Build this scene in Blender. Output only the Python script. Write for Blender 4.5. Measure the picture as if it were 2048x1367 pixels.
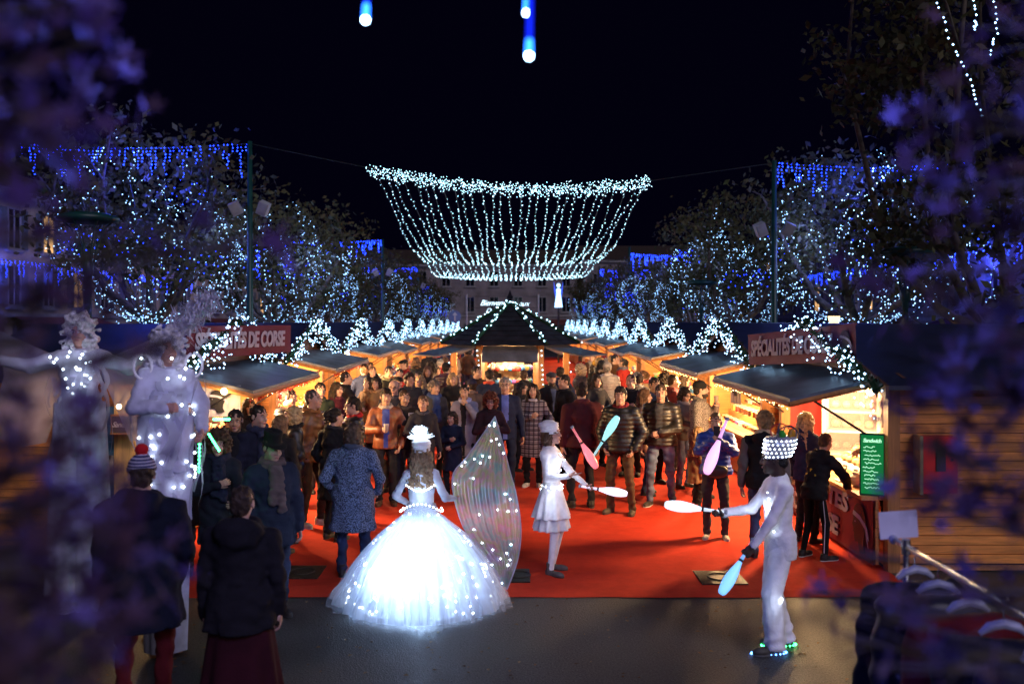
import bpy, bmesh, math, random
import numpy as np
from mathutils import Vector, Matrix

random.seed(7); np.random.seed(7)
R = math.radians
sc = bpy.context.scene
for o in list(bpy.data.objects):
    bpy.data.objects.remove(o)

# ------------------------------------------------------------------ camera
F = 1850.0            # focal length in photograph pixels (2048 wide)
CH = 2.7              # camera height
cam = bpy.data.cameras.new('camera')
cam_o = bpy.data.objects.new('camera', cam)
sc.collection.objects.link(cam_o)
cam.sensor_width = 36.0
cam.lens = 36.0 * F / 2048
cam.shift_y = -(683.5 - 642) / 2048
cam_o.location = (0, 0, CH)
cam_o.rotation_euler = (R(90), 0, 0)
cam.clip_start = 0.05
cam.clip_end = 900
cam.dof.use_dof = True
cam.dof.focus_distance = 11.5
cam.dof.aperture_fstop = 1.5
sc.camera = cam_o

# ------------------------------------------------------------------ night sky, faint sun lamp, exposure
w = bpy.data.worlds.new('World'); sc.world = w; w.use_nodes = True
bg = w.node_tree.nodes['Background']
bg.inputs[0].default_value = (0.09, 0.06, 0.5, 1)
bg.inputs[1].default_value = 0.0075
sun = bpy.data.lights.new('sun', 'SUN')
sun.energy = 1.05; sun.angle = R(35); sun.color = (0.93, 0.84, 1.0)
sun_o = bpy.data.objects.new('sun', sun); sc.collection.objects.link(sun_o)
sun_o.rotation_euler = (R(60), 0, R(32))
sc.view_settings.view_transform = 'Standard'
sc.view_settings.look = 'None'
sc.view_settings.exposure = 0.0
sc.view_settings.gamma = 1.0
cy = sc.cycles
cy.use_denoising = True
try: cy.denoiser = 'OPENIMAGEDENOISE'
except Exception: pass
cy.max_bounces = 5; cy.diffuse_bounces = 2; cy.glossy_bounces = 2
cy.transmission_bounces = 4; cy.transparent_max_bounces = 12
cy.sample_clamp_indirect = 2.0; cy.sample_clamp_direct = 0.0
cy.use_light_tree = True
cy.caustics_reflective = False; cy.caustics_refractive = False

col = sc.collection

# ------------------------------------------------------------------ helpers
def PX(px, py, d):
    """a photograph pixel and a distance give a point"""
    return Vector(((px - 1024) * d / F, d, CH - (py - 642) * d / F))
def XX(px, d): return (px - 1024) * d / F
def GD(py): return CH * F / (py - 642)

MATS = {}
def _new(name):
    m = bpy.data.materials.new(name); m.use_nodes = True
    nt = m.node_tree
    return m, nt, nt.nodes['Principled BSDF']
def c4(c): return (c[0], c[1], c[2], 1)

def mat(name, color, rough=0.7, metal=0.0, var=0.15, scale=6.0, bump=0.0, bscale=40.0, spec=0.5, coat=0.0, sss=0.0):
    if name in MATS: return MATS[name]
    m, nt, p = _new(name)
    tc = nt.nodes.new('ShaderNodeTexCoord')
    if var > 0:
        n = nt.nodes.new('ShaderNodeTexNoise'); n.inputs['Scale'].default_value = scale; n.inputs['Detail'].default_value = 5
        nt.links.new(tc.outputs['Object'], n.inputs['Vector'])
        r = nt.nodes.new('ShaderNodeMapRange')
        r.inputs[1].default_value = 0.3; r.inputs[2].default_value = 0.7
        r.inputs[3].default_value = 1 - var * 1.6; r.inputs[4].default_value = 1 + var * 1.6
        nt.links.new(n.outputs['Fac'], r.inputs[0])
        mx = nt.nodes.new('ShaderNodeMix'); mx.data_type = 'RGBA'; mx.blend_type = 'MULTIPLY'
        mx.inputs[0].default_value = 1
        mx.inputs[6].default_value = c4(color)
        nt.links.new(r.outputs[0], mx.inputs[7])
        nt.links.new(mx.outputs[2], p.inputs['Base Color'])
    else:
        p.inputs['Base Color'].default_value = c4(color)
    p.inputs['Roughness'].default_value = rough
    p.inputs['Metallic'].default_value = metal
    p.inputs['Specular IOR Level'].default_value = spec
    p.inputs['Coat Weight'].default_value = coat
    if sss:
        p.inputs['Subsurface Weight'].default_value = sss
        p.inputs['Subsurface Radius'].default_value = (0.02, 0.008, 0.004)
    if bump > 0:
        n2 = nt.nodes.new('ShaderNodeTexNoise'); n2.inputs['Scale'].default_value = bscale; n2.inputs['Detail'].default_value = 4
        nt.links.new(tc.outputs['Object'], n2.inputs['Vector'])
        b = nt.nodes.new('ShaderNodeBump'); b.inputs['Strength'].default_value = bump; b.inputs['Distance'].default_value = 0.01
        nt.links.new(n2.outputs['Fac'], b.inputs['Height'])
        nt.links.new(b.outputs[0], p.inputs['Normal'])
    MATS[name] = m
    return m

def emit(name, color, strength, sample='NONE'):
    if name in MATS: return MATS[name]
    m = bpy.data.materials.new(name); m.use_nodes = True
    nt = m.node_tree; nt.nodes.clear()
    e = nt.nodes.new('ShaderNodeEmission'); e.inputs[0].default_value = c4(color); e.inputs[1].default_value = strength
    o = nt.nodes.new('ShaderNodeOutputMaterial'); nt.links.new(e.outputs[0], o.inputs[0])
    try: m.cycles.emission_sampling = sample
    except Exception: pass
    MATS[name] = m
    return m

def cloth(color, kind='plain'):
    key = 'cloth_%s_%.3f_%.3f_%.3f' % (kind, *color)
    if key in MATS: return MATS[key]
    if kind == 'plain':
        return mat(key, color, 0.9, var=0.12, scale=9, bump=0.35, bscale=70, spec=0.2)
    if kind == 'denim':
        return mat(key, color, 0.85, var=0.35, scale=7, bump=0.3, bscale=120, spec=0.25)
    if kind == 'puffer':
        return mat(key, color, 0.42, var=0.1, scale=12, bump=0.35, bscale=28, spec=0.5)
    if kind == 'leather':
        return mat(key, color, 0.45, var=0.2, scale=14, bump=0.3, bscale=60, spec=0.5)
    if kind == 'tweed':
        m, nt, p = _new(key)
        tc = nt.nodes.new('ShaderNodeTexCoord')
        n = nt.nodes.new('ShaderNodeTexNoise'); n.inputs['Scale'].default_value = 85; n.inputs['Detail'].default_value = 6
        nt.links.new(tc.outputs['Object'], n.inputs['Vector'])
        r = nt.nodes.new('ShaderNodeValToRGB')
        r.color_ramp.elements[0].position = 0.42; r.color_ramp.elements[0].color = c4([x * 0.35 for x in color])
        r.color_ramp.elements[1].position = 0.6; r.color_ramp.elements[1].color = c4([min(1, x * 2.4) for x in color])
        nt.links.new(n.outputs['Fac'], r.inputs[0]); nt.links.new(r.outputs[0], p.inputs['Base Color'])
        p.inputs['Roughness'].default_value = 0.95; p.inputs['Specular IOR Level'].default_value = 0.15
        b = nt.nodes.new('ShaderNodeBump'); b.inputs['Strength'].default_value = 0.6; b.inputs['Distance'].default_value = 0.01
        nt.links.new(n.outputs['Fac'], b.inputs['Height']); nt.links.new(b.outputs[0], p.inputs['Normal'])
        MATS[key] = m; return m
    if kind == 'plaid':
        m, nt, p = _new(key)
        tc = nt.nodes.new('ShaderNodeTexCoord')
        last = None
        base = nt.nodes.new('ShaderNodeRGB'); base.outputs[0].default_value = c4(color)
        last = base.outputs[0]
        for ax, sc_ in (('X', 4.2), ('Z', 4.2), ('Z', 8.7)):
            wv = nt.nodes.new('ShaderNodeTexWave'); wv.bands_direction = ax; wv.inputs['Scale'].default_value = sc_
            nt.links.new(tc.outputs['Object'], wv.inputs['Vector'])
            r = nt.nodes.new('ShaderNodeValToRGB'); r.color_ramp.elements[0].position = 0.72; r.color_ramp.elements[1].position = 0.78
            r.color_ramp.elements[0].color = (1, 1, 1, 1); r.color_ramp.elements[1].color = (0.35, 0.3, 0.35, 1)
            nt.links.new(wv.outputs['Fac'], r.inputs[0])
            mx = nt.nodes.new('ShaderNodeMix'); mx.data_type = 'RGBA'; mx.blend_type = 'MULTIPLY'; mx.inputs[0].default_value = 1
            nt.links.new(last, mx.inputs[6]); nt.links.new(r.outputs[0], mx.inputs[7]); last = mx.outputs[2]
        nt.links.new(last, p.inputs['Base Color']); p.inputs['Roughness'].default_value = 0.95
        MATS[key] = m; return m

def stripes(name, c1, c2, scale, ax='Z', rough=0.9, thr=0.5):
    if name in MATS: return MATS[name]
    m, nt, p = _new(name)
    tc = nt.nodes.new('ShaderNodeTexCoord')
    wv = nt.nodes.new('ShaderNodeTexWave'); wv.bands_direction = ax; wv.inputs['Scale'].default_value = scale
    nt.links.new(tc.outputs['Object'], wv.inputs['Vector'])
    r = nt.nodes.new('ShaderNodeValToRGB'); r.color_ramp.elements[0].position = thr - 0.04; r.color_ramp.elements[1].position = thr + 0.04
    r.color_ramp.elements[0].color = c4(c1); r.color_ramp.elements[1].color = c4(c2)
    nt.links.new(wv.outputs['Fac'], r.inputs[0]); nt.links.new(r.outputs[0], p.inputs['Base Color'])
    p.inputs['Roughness'].default_value = rough
    MATS[name] = m; return m

def wood(name, color, ax='Y', rough=0.55):
    if name in MATS: return MATS[name]
    m, nt, p = _new(name)
    tc = nt.nodes.new('ShaderNodeTexCoord')
    mp = nt.nodes.new('ShaderNodeMapping')
    sx = {'X': (1.2, 14, 14), 'Y': (14, 1.2, 14), 'Z': (14, 14, 1.2)}[ax]
    mp.inputs['Scale'].default_value = sx
    oi = nt.nodes.new('ShaderNodeObjectInfo')
    ad = nt.nodes.new('ShaderNodeVectorMath'); ad.operation = 'ADD'
    ml = nt.nodes.new('ShaderNodeMath'); ml.operation = 'MULTIPLY'; ml.inputs[1].default_value = 37
    nt.links.new(oi.outputs['Random'], ml.inputs[0])
    nt.links.new(tc.outputs['Object'], ad.inputs[0]); nt.links.new(ml.outputs[0], ad.inputs[1])
    nt.links.new(ad.outputs[0], mp.inputs[0])
    n = nt.nodes.new('ShaderNodeTexNoise'); n.inputs['Scale'].default_value = 1.6; n.inputs['Detail'].default_value = 8; n.inputs['Distortion'].default_value = 0.8
    nt.links.new(mp.outputs[0], n.inputs['Vector'])
    r = nt.nodes.new('ShaderNodeValToRGB')
    r.color_ramp.elements[0].position = 0.32; r.color_ramp.elements[0].color = c4([x * 0.72 for x in color])
    r.color_ramp.elements[1].position = 0.62; r.color_ramp.elements[1].color = c4([min(1, x * 1.2) for x in color])
    nt.links.new(n.outputs['Fac'], r.inputs[0])
    mr = nt.nodes.new('ShaderNodeMapRange'); mr.inputs[3].default_value = 0.75; mr.inputs[4].default_value = 1.2
    nt.links.new(oi.outputs['Random'], mr.inputs[0])
    mx = nt.nodes.new('ShaderNodeMix'); mx.data_type = 'RGBA'; mx.blend_type = 'MULTIPLY'; mx.inputs[0].default_value = 1
    nt.links.new(r.outputs[0], mx.inputs[6]); nt.links.new(mr.outputs[0], mx.inputs[7])
    nt.links.new(mx.outputs[2], p.inputs['Base Color'])
    b = nt.nodes.new('ShaderNodeBump'); b.inputs['Strength'].default_value = 0.25; b.inputs['Distance'].default_value = 0.01
    nt.links.new(n.outputs['Fac'], b.inputs['Height']); nt.links.new(b.outputs[0], p.inputs['Normal'])
    p.inputs['Roughness'].default_value = rough
    MATS[name] = m; return m

def leafmat(name, color, var=0.5, trans=0.35):
    if name in MATS: return MATS[name]
    m, nt, p = _new(name)
    gi = nt.nodes.new('ShaderNodeNewGeometry')
    oi = nt.nodes.new('ShaderNodeObjectInfo')
    ad = nt.nodes.new('ShaderNodeMath'); ad.operation = 'ADD'
    nt.links.new(gi.outputs['Random Per Island'], ad.inputs[0]); nt.links.new(oi.outputs['Random'], ad.inputs[1])
    fr = nt.nodes.new('ShaderNodeMath'); fr.operation = 'FRACT'; nt.links.new(ad.outputs[0], fr.inputs[0])
    r = nt.nodes.new('ShaderNodeValToRGB')
    r.color_ramp.elements[0].color = c4([x * (1 - var) for x in color]); r.color_ramp.elements[1].color = c4([x * (1 + var) for x in color])
    e = r.color_ramp.elements.new(0.5); e.color = c4((color[0] * 1.25, color[1] * 0.9, color[2] * 0.8))
    nt.links.new(fr.outputs[0], r.inputs[0])
    nt.links.new(r.outputs[0], p.inputs['Base Color'])
    p.inputs['Roughness'].default_value = 0.6; p.inputs['Specular IOR Level'].default_value = 0.3
    t = nt.nodes.new('ShaderNodeBsdfTranslucent'); nt.links.new(r.outputs[0], t.inputs[0])
    mx = nt.nodes.new('ShaderNodeMixShader'); mx.inputs[0].default_value = trans
    nt.links.new(p.outputs[0], mx.inputs[1]); nt.links.new(t.outputs[0], mx.inputs[2])
    nt.links.new(mx.outputs[0], nt.nodes['Material Output'].inputs[0])
    MATS[name] = m; return m

def sheer(name, color, opacity, trans=0.6, irid=False):
    if name in MATS: return MATS[name]
    m = bpy.data.materials.new(name); m.use_nodes = True
    nt = m.node_tree; nt.nodes.clear()
    o = nt.nodes.new('ShaderNodeOutputMaterial')
    df = nt.nodes.new('ShaderNodeBsdfDiffuse'); tl = nt.nodes.new('ShaderNodeBsdfTranslucent'); tp = nt.nodes.new('ShaderNodeBsdfTransparent')
    for q in (df, tl): q.inputs[0].default_value = c4(color)
    if irid:
        tc = nt.nodes.new('ShaderNodeTexCoord')
        n = nt.nodes.new('ShaderNodeTexNoise'); n.inputs['Scale'].default_value = 5.5; n.inputs['Detail'].default_value = 3
        nt.links.new(tc.outputs['Object'], n.inputs['Vector'])
        r = nt.nodes.new('ShaderNodeValToRGB')
        cols = [(0.3, (0.45, 0.6, 0.75)), (0.42, (0.4, 0.8, 0.8)), (0.5, (0.7, 0.68, 0.78)), (0.57, (0.55, 0.78, 0.5)), (0.64, (0.75, 0.58, 0.72)), (0.75, (0.65, 0.7, 0.95))]
        r.color_ramp.elements[0].position = cols[0][0]; r.color_ramp.elements[0].color = c4(cols[0][1])
        r.color_ramp.elements[1].position = cols[-1][0]; r.color_ramp.elements[1].color = c4(cols[-1][1])
        for ps, cc in cols[1:-1]:
            e = r.color_ramp.elements.new(ps); e.color = c4(cc)
        nt.links.new(n.outputs['Fac'], r.inputs[0])
        for q in (df, tl): nt.links.new(r.outputs[0], q.inputs[0])
    m1 = nt.nodes.new('ShaderNodeMixShader'); m1.inputs[0].default_value = trans
    nt.links.new(df.outputs[0], m1.inputs[1]); nt.links.new(tl.outputs[0], m1.inputs[2])
    m2 = nt.nodes.new('ShaderNodeMixShader'); m2.inputs[0].default_value = opacity
    if irid:
        g = nt.nodes.new('ShaderNodeBsdfGlossy'); g.inputs[1].default_value = 0.3
        nt.links.new(r.outputs[0], g.inputs[0])
        m3 = nt.nodes.new('ShaderNodeMixShader'); m3.inputs[0].default_value = 0.35
        nt.links.new(m1.outputs[0], m3.inputs[1]); nt.links.new(g.outputs[0], m3.inputs[2]); last = m3.outputs[0]
    else: last = m1.outputs[0]
    nt.links.new(tp.outputs[0], m2.inputs[1]); nt.links.new(last, m2.inputs[2])
    nt.links.new(m2.outputs[0], o.inputs[0])
    MATS[name] = m; return m

# ---- mesh builder
class MB:
    def __init__(s): s.v = []; s.f = []; s.m = []
    def add(s, vs, fs, mi=0):
        b = len(s.v); s.v.extend([tuple(x) for x in vs]); s.f.extend([tuple(i + b for i in f) for f in fs]); s.m.extend([mi] * len(fs)); return s
    def box(s, c, d, mi=0, M=None, bev=0.0):
        x, y, z = d[0] / 2, d[1] / 2, d[2] / 2
        vs = [Vector((sx * x, sy * y, sz * z)) for sz in (-1, 1) for sy in (-1, 1) for sx in (-1, 1)]
        if M is not None: vs = [M @ q for q in vs]
        vs = [q + Vector(c) for q in vs]
        return s.add(vs, [(0, 2, 3, 1), (4, 5, 7, 6), (0, 1, 5, 4), (2, 6, 7, 3), (0, 4, 6, 2), (1, 3, 7, 5)], mi)
    def tube(s, pts, rad, n=8, mi=0, cap=True):
        pts = [Vector(p) for p in pts]; k = len(pts)
        if not hasattr(rad, '__len__'): rad = [rad] * k
        rings = []; up = None
        for i in range(k):
            t = (pts[min(i + 1, k - 1)] - pts[max(i - 1, 0)])
            t = t.normalized() if t.length > 1e-9 else Vector((0, 0, 1))
            if up is None:
                up = Vector((0, 0, 1)) if abs(t.z) < 0.9 else Vector((1, 0, 0))
            a = up - t * up.dot(t)
            if a.length < 1e-6: a = Vector((1, 0, 0)) - t * t.x
            a.normalize(); up = a; b = t.cross(a)
            rings.append([pts[i] + (a * math.cos(2 * math.pi * j / n) + b * math.sin(2 * math.pi * j / n)) * rad[i] for j in range(n)])
        vs = [q for r_ in rings for q in r_]
        fs = [(i * n + j, i * n + (j + 1) % n, (i + 1) * n + (j + 1) % n, (i + 1) * n + j) for i in range(k - 1) for j in range(n)]
        if cap: fs += [tuple(range(n - 1, -1, -1)), tuple((k - 1) * n + j for j in range(n))]
        return s.add(vs, fs, mi)
    def lathe(s, prof, n=16, mi=0, M=None, c=(0, 0, 0)):
        vs = []; k = len(prof)
        for r_, z in prof:
            for j in range(n):
                a = 2 * math.pi * j / n; q = Vector((r_ * math.cos(a), r_ * math.sin(a), z))
                if M is not None: q = M @ q
                vs.append(q + Vector(c))
        fs = [(i * n + j, i * n + (j + 1) % n, (i + 1) * n + (j + 1) % n, (i + 1) * n + j) for i in range(k - 1) for j in range(n)]
        fs += [tuple(range(n - 1, -1, -1)), tuple((k - 1) * n + j for j in range(n))]
        return s.add(vs, fs, mi)
    def ball(s, c, r_, mi=0, n=8, k=5, sq=(1, 1, 1)):
        prof = [(math.sin(math.pi * (i + 0.02) / (k + 0.04)) * r_, -math.cos(math.pi * (i + 0.02) / (k + 0.04)) * r_) for i in range(k + 1)]
        M = Matrix.Diagonal(sq)
        return s.lathe(prof, n, mi, M, c)
    def octa(s, c, r_, mi=0):
        c = Vector(c)
        vs = [c + Vector(q) * r_ for q in ((1, 0, 0), (-1, 0, 0), (0, 1, 0), (0, -1, 0), (0, 0, 1), (0, 0, -1))]
        return s.add(vs, [(0, 2, 4), (2, 1, 4), (1, 3, 4), (3, 0, 4), (2, 0, 5), (1, 2, 5), (3, 1, 5), (0, 3, 5)], mi)
    def prism(s, outline, axis_o, ax, ay, thick, mi=0):
        """flat outline [(a,b)] in the plane (ax, ay) at axis_o, given thickness"""
        ax = Vector(ax); ay = Vector(ay); n = ax.cross(ay).normalized() * thick; o = Vector(axis_o); k = len(outline)
        vs = [o + ax * a + ay * b for a, b in outline] + [o + ax * a + ay * b + n for a, b in outline]
        fs = [tuple(range(k - 1, -1, -1)), tuple(range(k, 2 * k))] + [(i, (i + 1) % k, (i + 1) % k + k, i + k) for i in range(k)]
        return s.add(vs, fs, mi)
    def npadd(s, V, Fc, mi=0):
        b = len(s.v); s.v.extend(map(tuple, V.tolist())); s.f.extend([tuple(i + b for i in f) for f in Fc.tolist()]); s.m.extend([mi] * len(Fc)); return s
    def mesh(s, name, mats, smooth=False):
        me = bpy.data.meshes.new(name); me.from_pydata(s.v, [], s.f)
        if not hasattr(mats, '__len__'): mats = [mats]
        for q in mats: me.materials.append(q)
        if len(mats) > 1: me.polygons.foreach_set('material_index', s.m)
        if smooth: me.polygons.foreach_set('use_smooth', [True] * len(s.f))
        me.update(); return me

def obj(name, mb, mats=None, parent=None, loc=(0, 0, 0), rz=0.0, smooth=False):
    me = mb if isinstance(mb, bpy.types.Mesh) else mb.mesh(name, mats, smooth)
    o = bpy.data.objects.new(name, me); col.objects.link(o)
    o.location = loc; o.rotation_euler = (0, 0, rz)
    if parent is not None: o.parent = parent
    return o
def tag(o, label, cat, group=None):
    o['label'] = label; o['category'] = cat
    if group: o['group'] = group
    return o
def thing(name, label, cat, loc=(0, 0, 0), rz=0.0, group=None):
    o = bpy.data.objects.new(name, None); col.objects.link(o); o.empty_display_size = 0.1
    o.location = loc; o.rotation_euler = (0, 0, rz)
    return tag(o, label, cat, group)
def struct(o): o['kind'] = 'structure'; return o
def stuff(o): o['kind'] = 'stuff'; return o
def kids(o): return [c for c in bpy.data.objects if c.parent is o]
def copy_tree(root, loc=None, rz=None, label=None, group=None, ch=None, scale=None):
    r_ = root.copy(); col.objects.link(r_)
    if loc is not None: r_.location = loc
    if rz is not None: r_.rotation_euler = (0, 0, rz)
    if scale is not None: r_.scale = (scale,) * 3
    if label: r_['label'] = label
    if group: r_['group'] = group
    for c in (ch if ch is not None else kids(root)):
        q = c.copy(); col.objects.link(q); q.parent = r_
        for g in kids(c):
            q2 = g.copy(); col.objects.link(q2); q2.parent = q
    return r_
def lamp(name, loc, energy, color, size=0.1, parent=None):
    l = bpy.data.lights.new(name, 'POINT'); l.energy = energy; l.color = color; l.shadow_soft_size = size
    o = bpy.data.objects.new(name, l); col.objects.link(o); o.location = loc
    if parent is not None: o.parent = parent
    return o
DG = None
def text_mesh(txt, size, thick=0.004, shear=0.0, mats=None, spacing=1.0, bold=0.0):
    cu = bpy.data.curves.new('t', 'FONT'); cu.body = txt; cu.size = size; cu.extrude = thick; cu.shear = shear
    cu.align_x = 'CENTER'; cu.align_y = 'CENTER'; cu.space_character = spacing; cu.offset = bold; cu.resolution_u = 3
    o = bpy.data.objects.new('t', cu); col.objects.link(o)
    dg = bpy.context.evaluated_depsgraph_get()
    me = bpy.data.meshes.new_from_object(o.evaluated_get(dg))
    bpy.data.objects.remove(o); bpy.data.curves.remove(cu)
    me.materials.clear()
    for q in (mats if hasattr(mats, '__len__') else [mats]): me.materials.append(q)
    return me
def frame_matrix(origin, ax, ay):
    ax = Vector(ax).normalized(); ay = Vector(ay); ay = (ay - ax * ay.dot(ax)).normalized(); az = ax.cross(ay)
    M = Matrix((ax, ay, az)).transposed().to_4x4(); M.translation = Vector(origin); return M

# ---- implicit surfaces -> quads (surface nets)
class SDF:
    def __init__(s, lo, hi, h):
        s.lo = np.array(lo, float); s.h = h
        s.n = np.ceil((np.array(hi) - s.lo) / h).astype(int) + 1
        s.F = np.full(s.n, 0.5, np.float32)
        s.ax = [(s.lo[i] + h * np.arange(s.n[i])).astype(np.float32) for i in range(3)]
    def sub(s, lo, hi):
        a = np.clip(np.floor((np.array(lo) - s.lo) / s.h).astype(int), 0, s.n); b = np.clip(np.ceil((np.array(hi) - s.lo) / s.h).astype(int) + 1, 0, s.n)
        if np.any(b <= a): return None
        sl = tuple(slice(a[i], b[i]) for i in range(3))
        return sl, s.ax[0][sl[0]][:, None, None], s.ax[1][sl[1]][None, :, None], s.ax[2][sl[2]][None, None, :]
    def smin(s, sl, d, k):
        f = s.F[sl]
        if k > 0:
            hh = np.clip(0.5 + 0.5 * (f - d) / k, 0, 1); s.F[sl] = f * (1 - hh) + d * hh - k * hh * (1 - hh)
        else: s.F[sl] = np.minimum(f, d)
    def cone(s, a, b, ra, rb, k=0.03):
        a = np.array(a, float); b = np.array(b, float); m = max(ra, rb) + k + 3 * s.h
        q = s.sub(np.minimum(a, b) - m, np.maximum(a, b) + m)
        if q is None: return s
        sl, X, Y, Z = q; ba = b - a; L = max(1e-9, float(ba @ ba))
        t = np.clip(((X - a[0]) * ba[0] + (Y - a[1]) * ba[1] + (Z - a[2]) * ba[2]) / L, 0, 1)
        d = np.sqrt((X - a[0] - t * ba[0]) ** 2 + (Y - a[1] - t * ba[1]) ** 2 + (Z - a[2] - t * ba[2]) ** 2) - (ra + (rb - ra) * t)
        s.smin(sl, d, k); return s
    def _ell(s, X, Y, Z, c, r_):
        x, y, z = (X - c[0]) / r_[0], (Y - c[1]) / r_[1], (Z - c[2]) / r_[2]
        k0 = np.sqrt(x * x + y * y + z * z) + 1e-6
        k1 = np.sqrt((x / r_[0]) ** 2 + (y / r_[1]) ** 2 + (z / r_[2]) ** 2) + 1e-6
        return k0 * (k0 - 1) / k1
    def ell(s, c, r_, k=0.03):
        m = np.array(r_) + k + 3 * s.h; q = s.sub(np.array(c) - m, np.array(c) + m)
        if q is None: return s
        sl, X, Y, Z = q; s.smin(sl, s._ell(X, Y, Z, c, r_), k); return s
    def cut(s, c, r_, k=0.01):
        m = np.array(r_) + k + 2 * s.h; q = s.sub(np.array(c) - m, np.array(c) + m)
        if q is None: return s
        sl, X, Y, Z = q; d = -s._ell(X, Y, Z, c, r_); f = s.F[sl]
        hh = np.clip(0.5 - 0.5 * (f - d) / k, 0, 1); s.F[sl] = f * (1 - hh) + d * hh + k * hh * (1 - hh); return s
    def skirt(s, z0, z1, r0, r1, c0=(0, 0), c1=(0, 0), k=0.04, waves=0, amp=0.0, ph=0.0):
        """elliptical cone from z0 (radii r0) down to z1 (radii r1)"""
        m = max(max(r0), max(r1)) + k + 3 * s.h
        q = s.sub((min(c0[0], c1[0]) - m, min(c0[1], c1[1]) - m, z1 - 2 * s.h), (max(c0[0], c1[0]) + m, max(c0[1], c1[1]) + m, z0 + 0.05))
        if q is None: return s
        sl, X, Y, Z = q; t = np.clip((z0 - Z) / (z0 - z1), 0, 1)
        a = r0[0] + (r1[0] - r0[0]) * t; b = r0[1] + (r1[1] - r0[1]) * t
        cx = c0[0] + (c1[0] - c0[0]) * t; cy_ = c0[1] + (c1[1] - c0[1]) * t
        x, y = X - cx, Y - cy_
        if waves:
            an = np.arctan2(y, x); g = 1 + amp * t * np.sin(an * waves + ph + 2.1 * np.sin(an * 2)); a = a * g; b = b * g
        d = (np.sqrt((x / a) ** 2 + (y / b) ** 2) - 1) * np.minimum(a, b)
        d = np.maximum(d, np.maximum(z1 - Z, Z - z0))
        s.smin(sl, d, k); return s
    def grid(s): return s.ax[0][:, None, None], s.ax[1][None, :, None], s.ax[2][None, None, :]
    def clip(s, fn):
        X, Y, Z = s.grid(); s.F = np.maximum(s.F, fn(X, Y, Z)); return s
    def disp(s, fn):
        X, Y, Z = s.grid(); s.F = s.F + fn(X, Y, Z); return s
    def wrinkle(s, amp, freq, seed):
        rs = np.random.RandomState(seed); X, Y, Z = s.grid(); g = 0
        for i in range(4):
            d = rs.normal(size=3); d /= np.linalg.norm(d); fr = freq * (0.6 + 0.9 * rs.rand())
            g = g + np.sin((X * d[0] + Y * d[1] + Z * d[2] * 1.4) * fr + rs.rand() * 6.28 + 1.5 * np.sin((X * d[1] - Y * d[2] + Z * d[0]) * fr * 0.7))
        s.F = s.F + (amp * 0.5) * g; return s
    def out(s):
        Fd = s.F; n = s.n; S = Fd < 0
        S[0] = S[-1] = False; S[:, 0] = S[:, -1] = False; S[:, :, 0] = S[:, :, -1] = False
        Fd = np.where(S, Fd, np.maximum(Fd, 1e-4))
        offs = [(i, j, k) for i in (0, 1) for j in (0, 1) for k in (0, 1)]
        cnt = sum(S[i:n[0] - 1 + i, j:n[1] - 1 + j, k:n[2] - 1 + k].astype(np.int8) for i, j, k in offs)
        act = (cnt > 0) & (cnt < 8); idx = np.argwhere(act)
        if len(idx) == 0: return np.zeros((0, 3)), np.zeros((0, 4), int)
        cv = np.stack([Fd[idx[:, 0] + i, idx[:, 1] + j, idx[:, 2] + k] for i, j, k in offs], 1)
        P = np.zeros((len(idx), 3)); W = np.zeros(len(idx)); of = np.array(offs, float)
        for a in range(8):
            for b in range(a + 1, 8):
                if np.abs(of[a] - of[b]).sum() != 1: continue
                x = (cv[:, a] < 0) != (cv[:, b] < 0)
                if not x.any(): continue
                t = cv[x, a] / (cv[x, a] - cv[x, b]); P[x] += of[a] + t[:, None] * (of[b] - of[a]); W[x] += 1
        V = s.lo + s.h * (idx + P / W[:, None])
        ids = np.full(act.shape, -1, np.int64); ids[act] = np.arange(len(idx)); fs = []
        for ax in range(3):
            sa = [slice(None)] * 3; sb = [slice(None)] * 3; sa[ax] = slice(0, -1); sb[ax] = slice(1, None)
            A, B = S[tuple(sa)], S[tuple(sb)]; e = np.argwhere(A != B)
            if len(e) == 0: continue
            u, v = (ax + 1) % 3, (ax + 2) % 3
            ok = (e[:, u] > 0) & (e[:, v] > 0) & (e[:, u] < n[u] - 1) & (e[:, v] < n[v] - 1); e = e[ok]
            def g(du, dv):
                q = e.copy(); q[:, u] += du; q[:, v] += dv; return ids[q[:, 0], q[:, 1], q[:, 2]]
            qd = np.stack([g(-1, -1), g(0, -1), g(0, 0), g(-1, 0)], 1)
            fl = ~A[e[:, 0], e[:, 1], e[:, 2]]; qd[fl] = qd[fl][:, ::-1]; fs.append(qd)
        return V, np.concatenate(fs)
def np_mesh(name, parts, mats, smooth=True):
    """parts: list of (V, F(quads), material index)"""
    vs = []; fs = []; mi = []; b = 0
    for V, Q, m_ in parts:
        if len(Q) == 0: continue
        vs.append(V); fs.append(Q + b); mi.append(np.full(len(Q), m_)); b += len(V)
    V = np.concatenate(vs); Q = np.concatenate(fs); mi = np.concatenate(mi)
    me = bpy.data.meshes.new(name); me.vertices.add(len(V)); me.vertices.foreach_set('co', V.astype(np.float32).ravel())
    me.loops.add(len(Q) * 4); me.loops.foreach_set('vertex_index', Q.astype(np.int32).ravel())
    me.polygons.add(len(Q)); me.polygons.foreach_set('loop_start', np.arange(0, len(Q) * 4, 4, dtype=np.int32))
    me.polygons.foreach_set('material_index', mi.astype(np.int32))
    me.polygons.foreach_set('use_smooth', np.full(len(Q), smooth))
    for q in mats: me.materials.append(q)
    me.update(calc_edges=True); return me
def xf(V, M):
    M = np.array(M); return V @ M[:3, :3].T + M[:3, 3]
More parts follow.
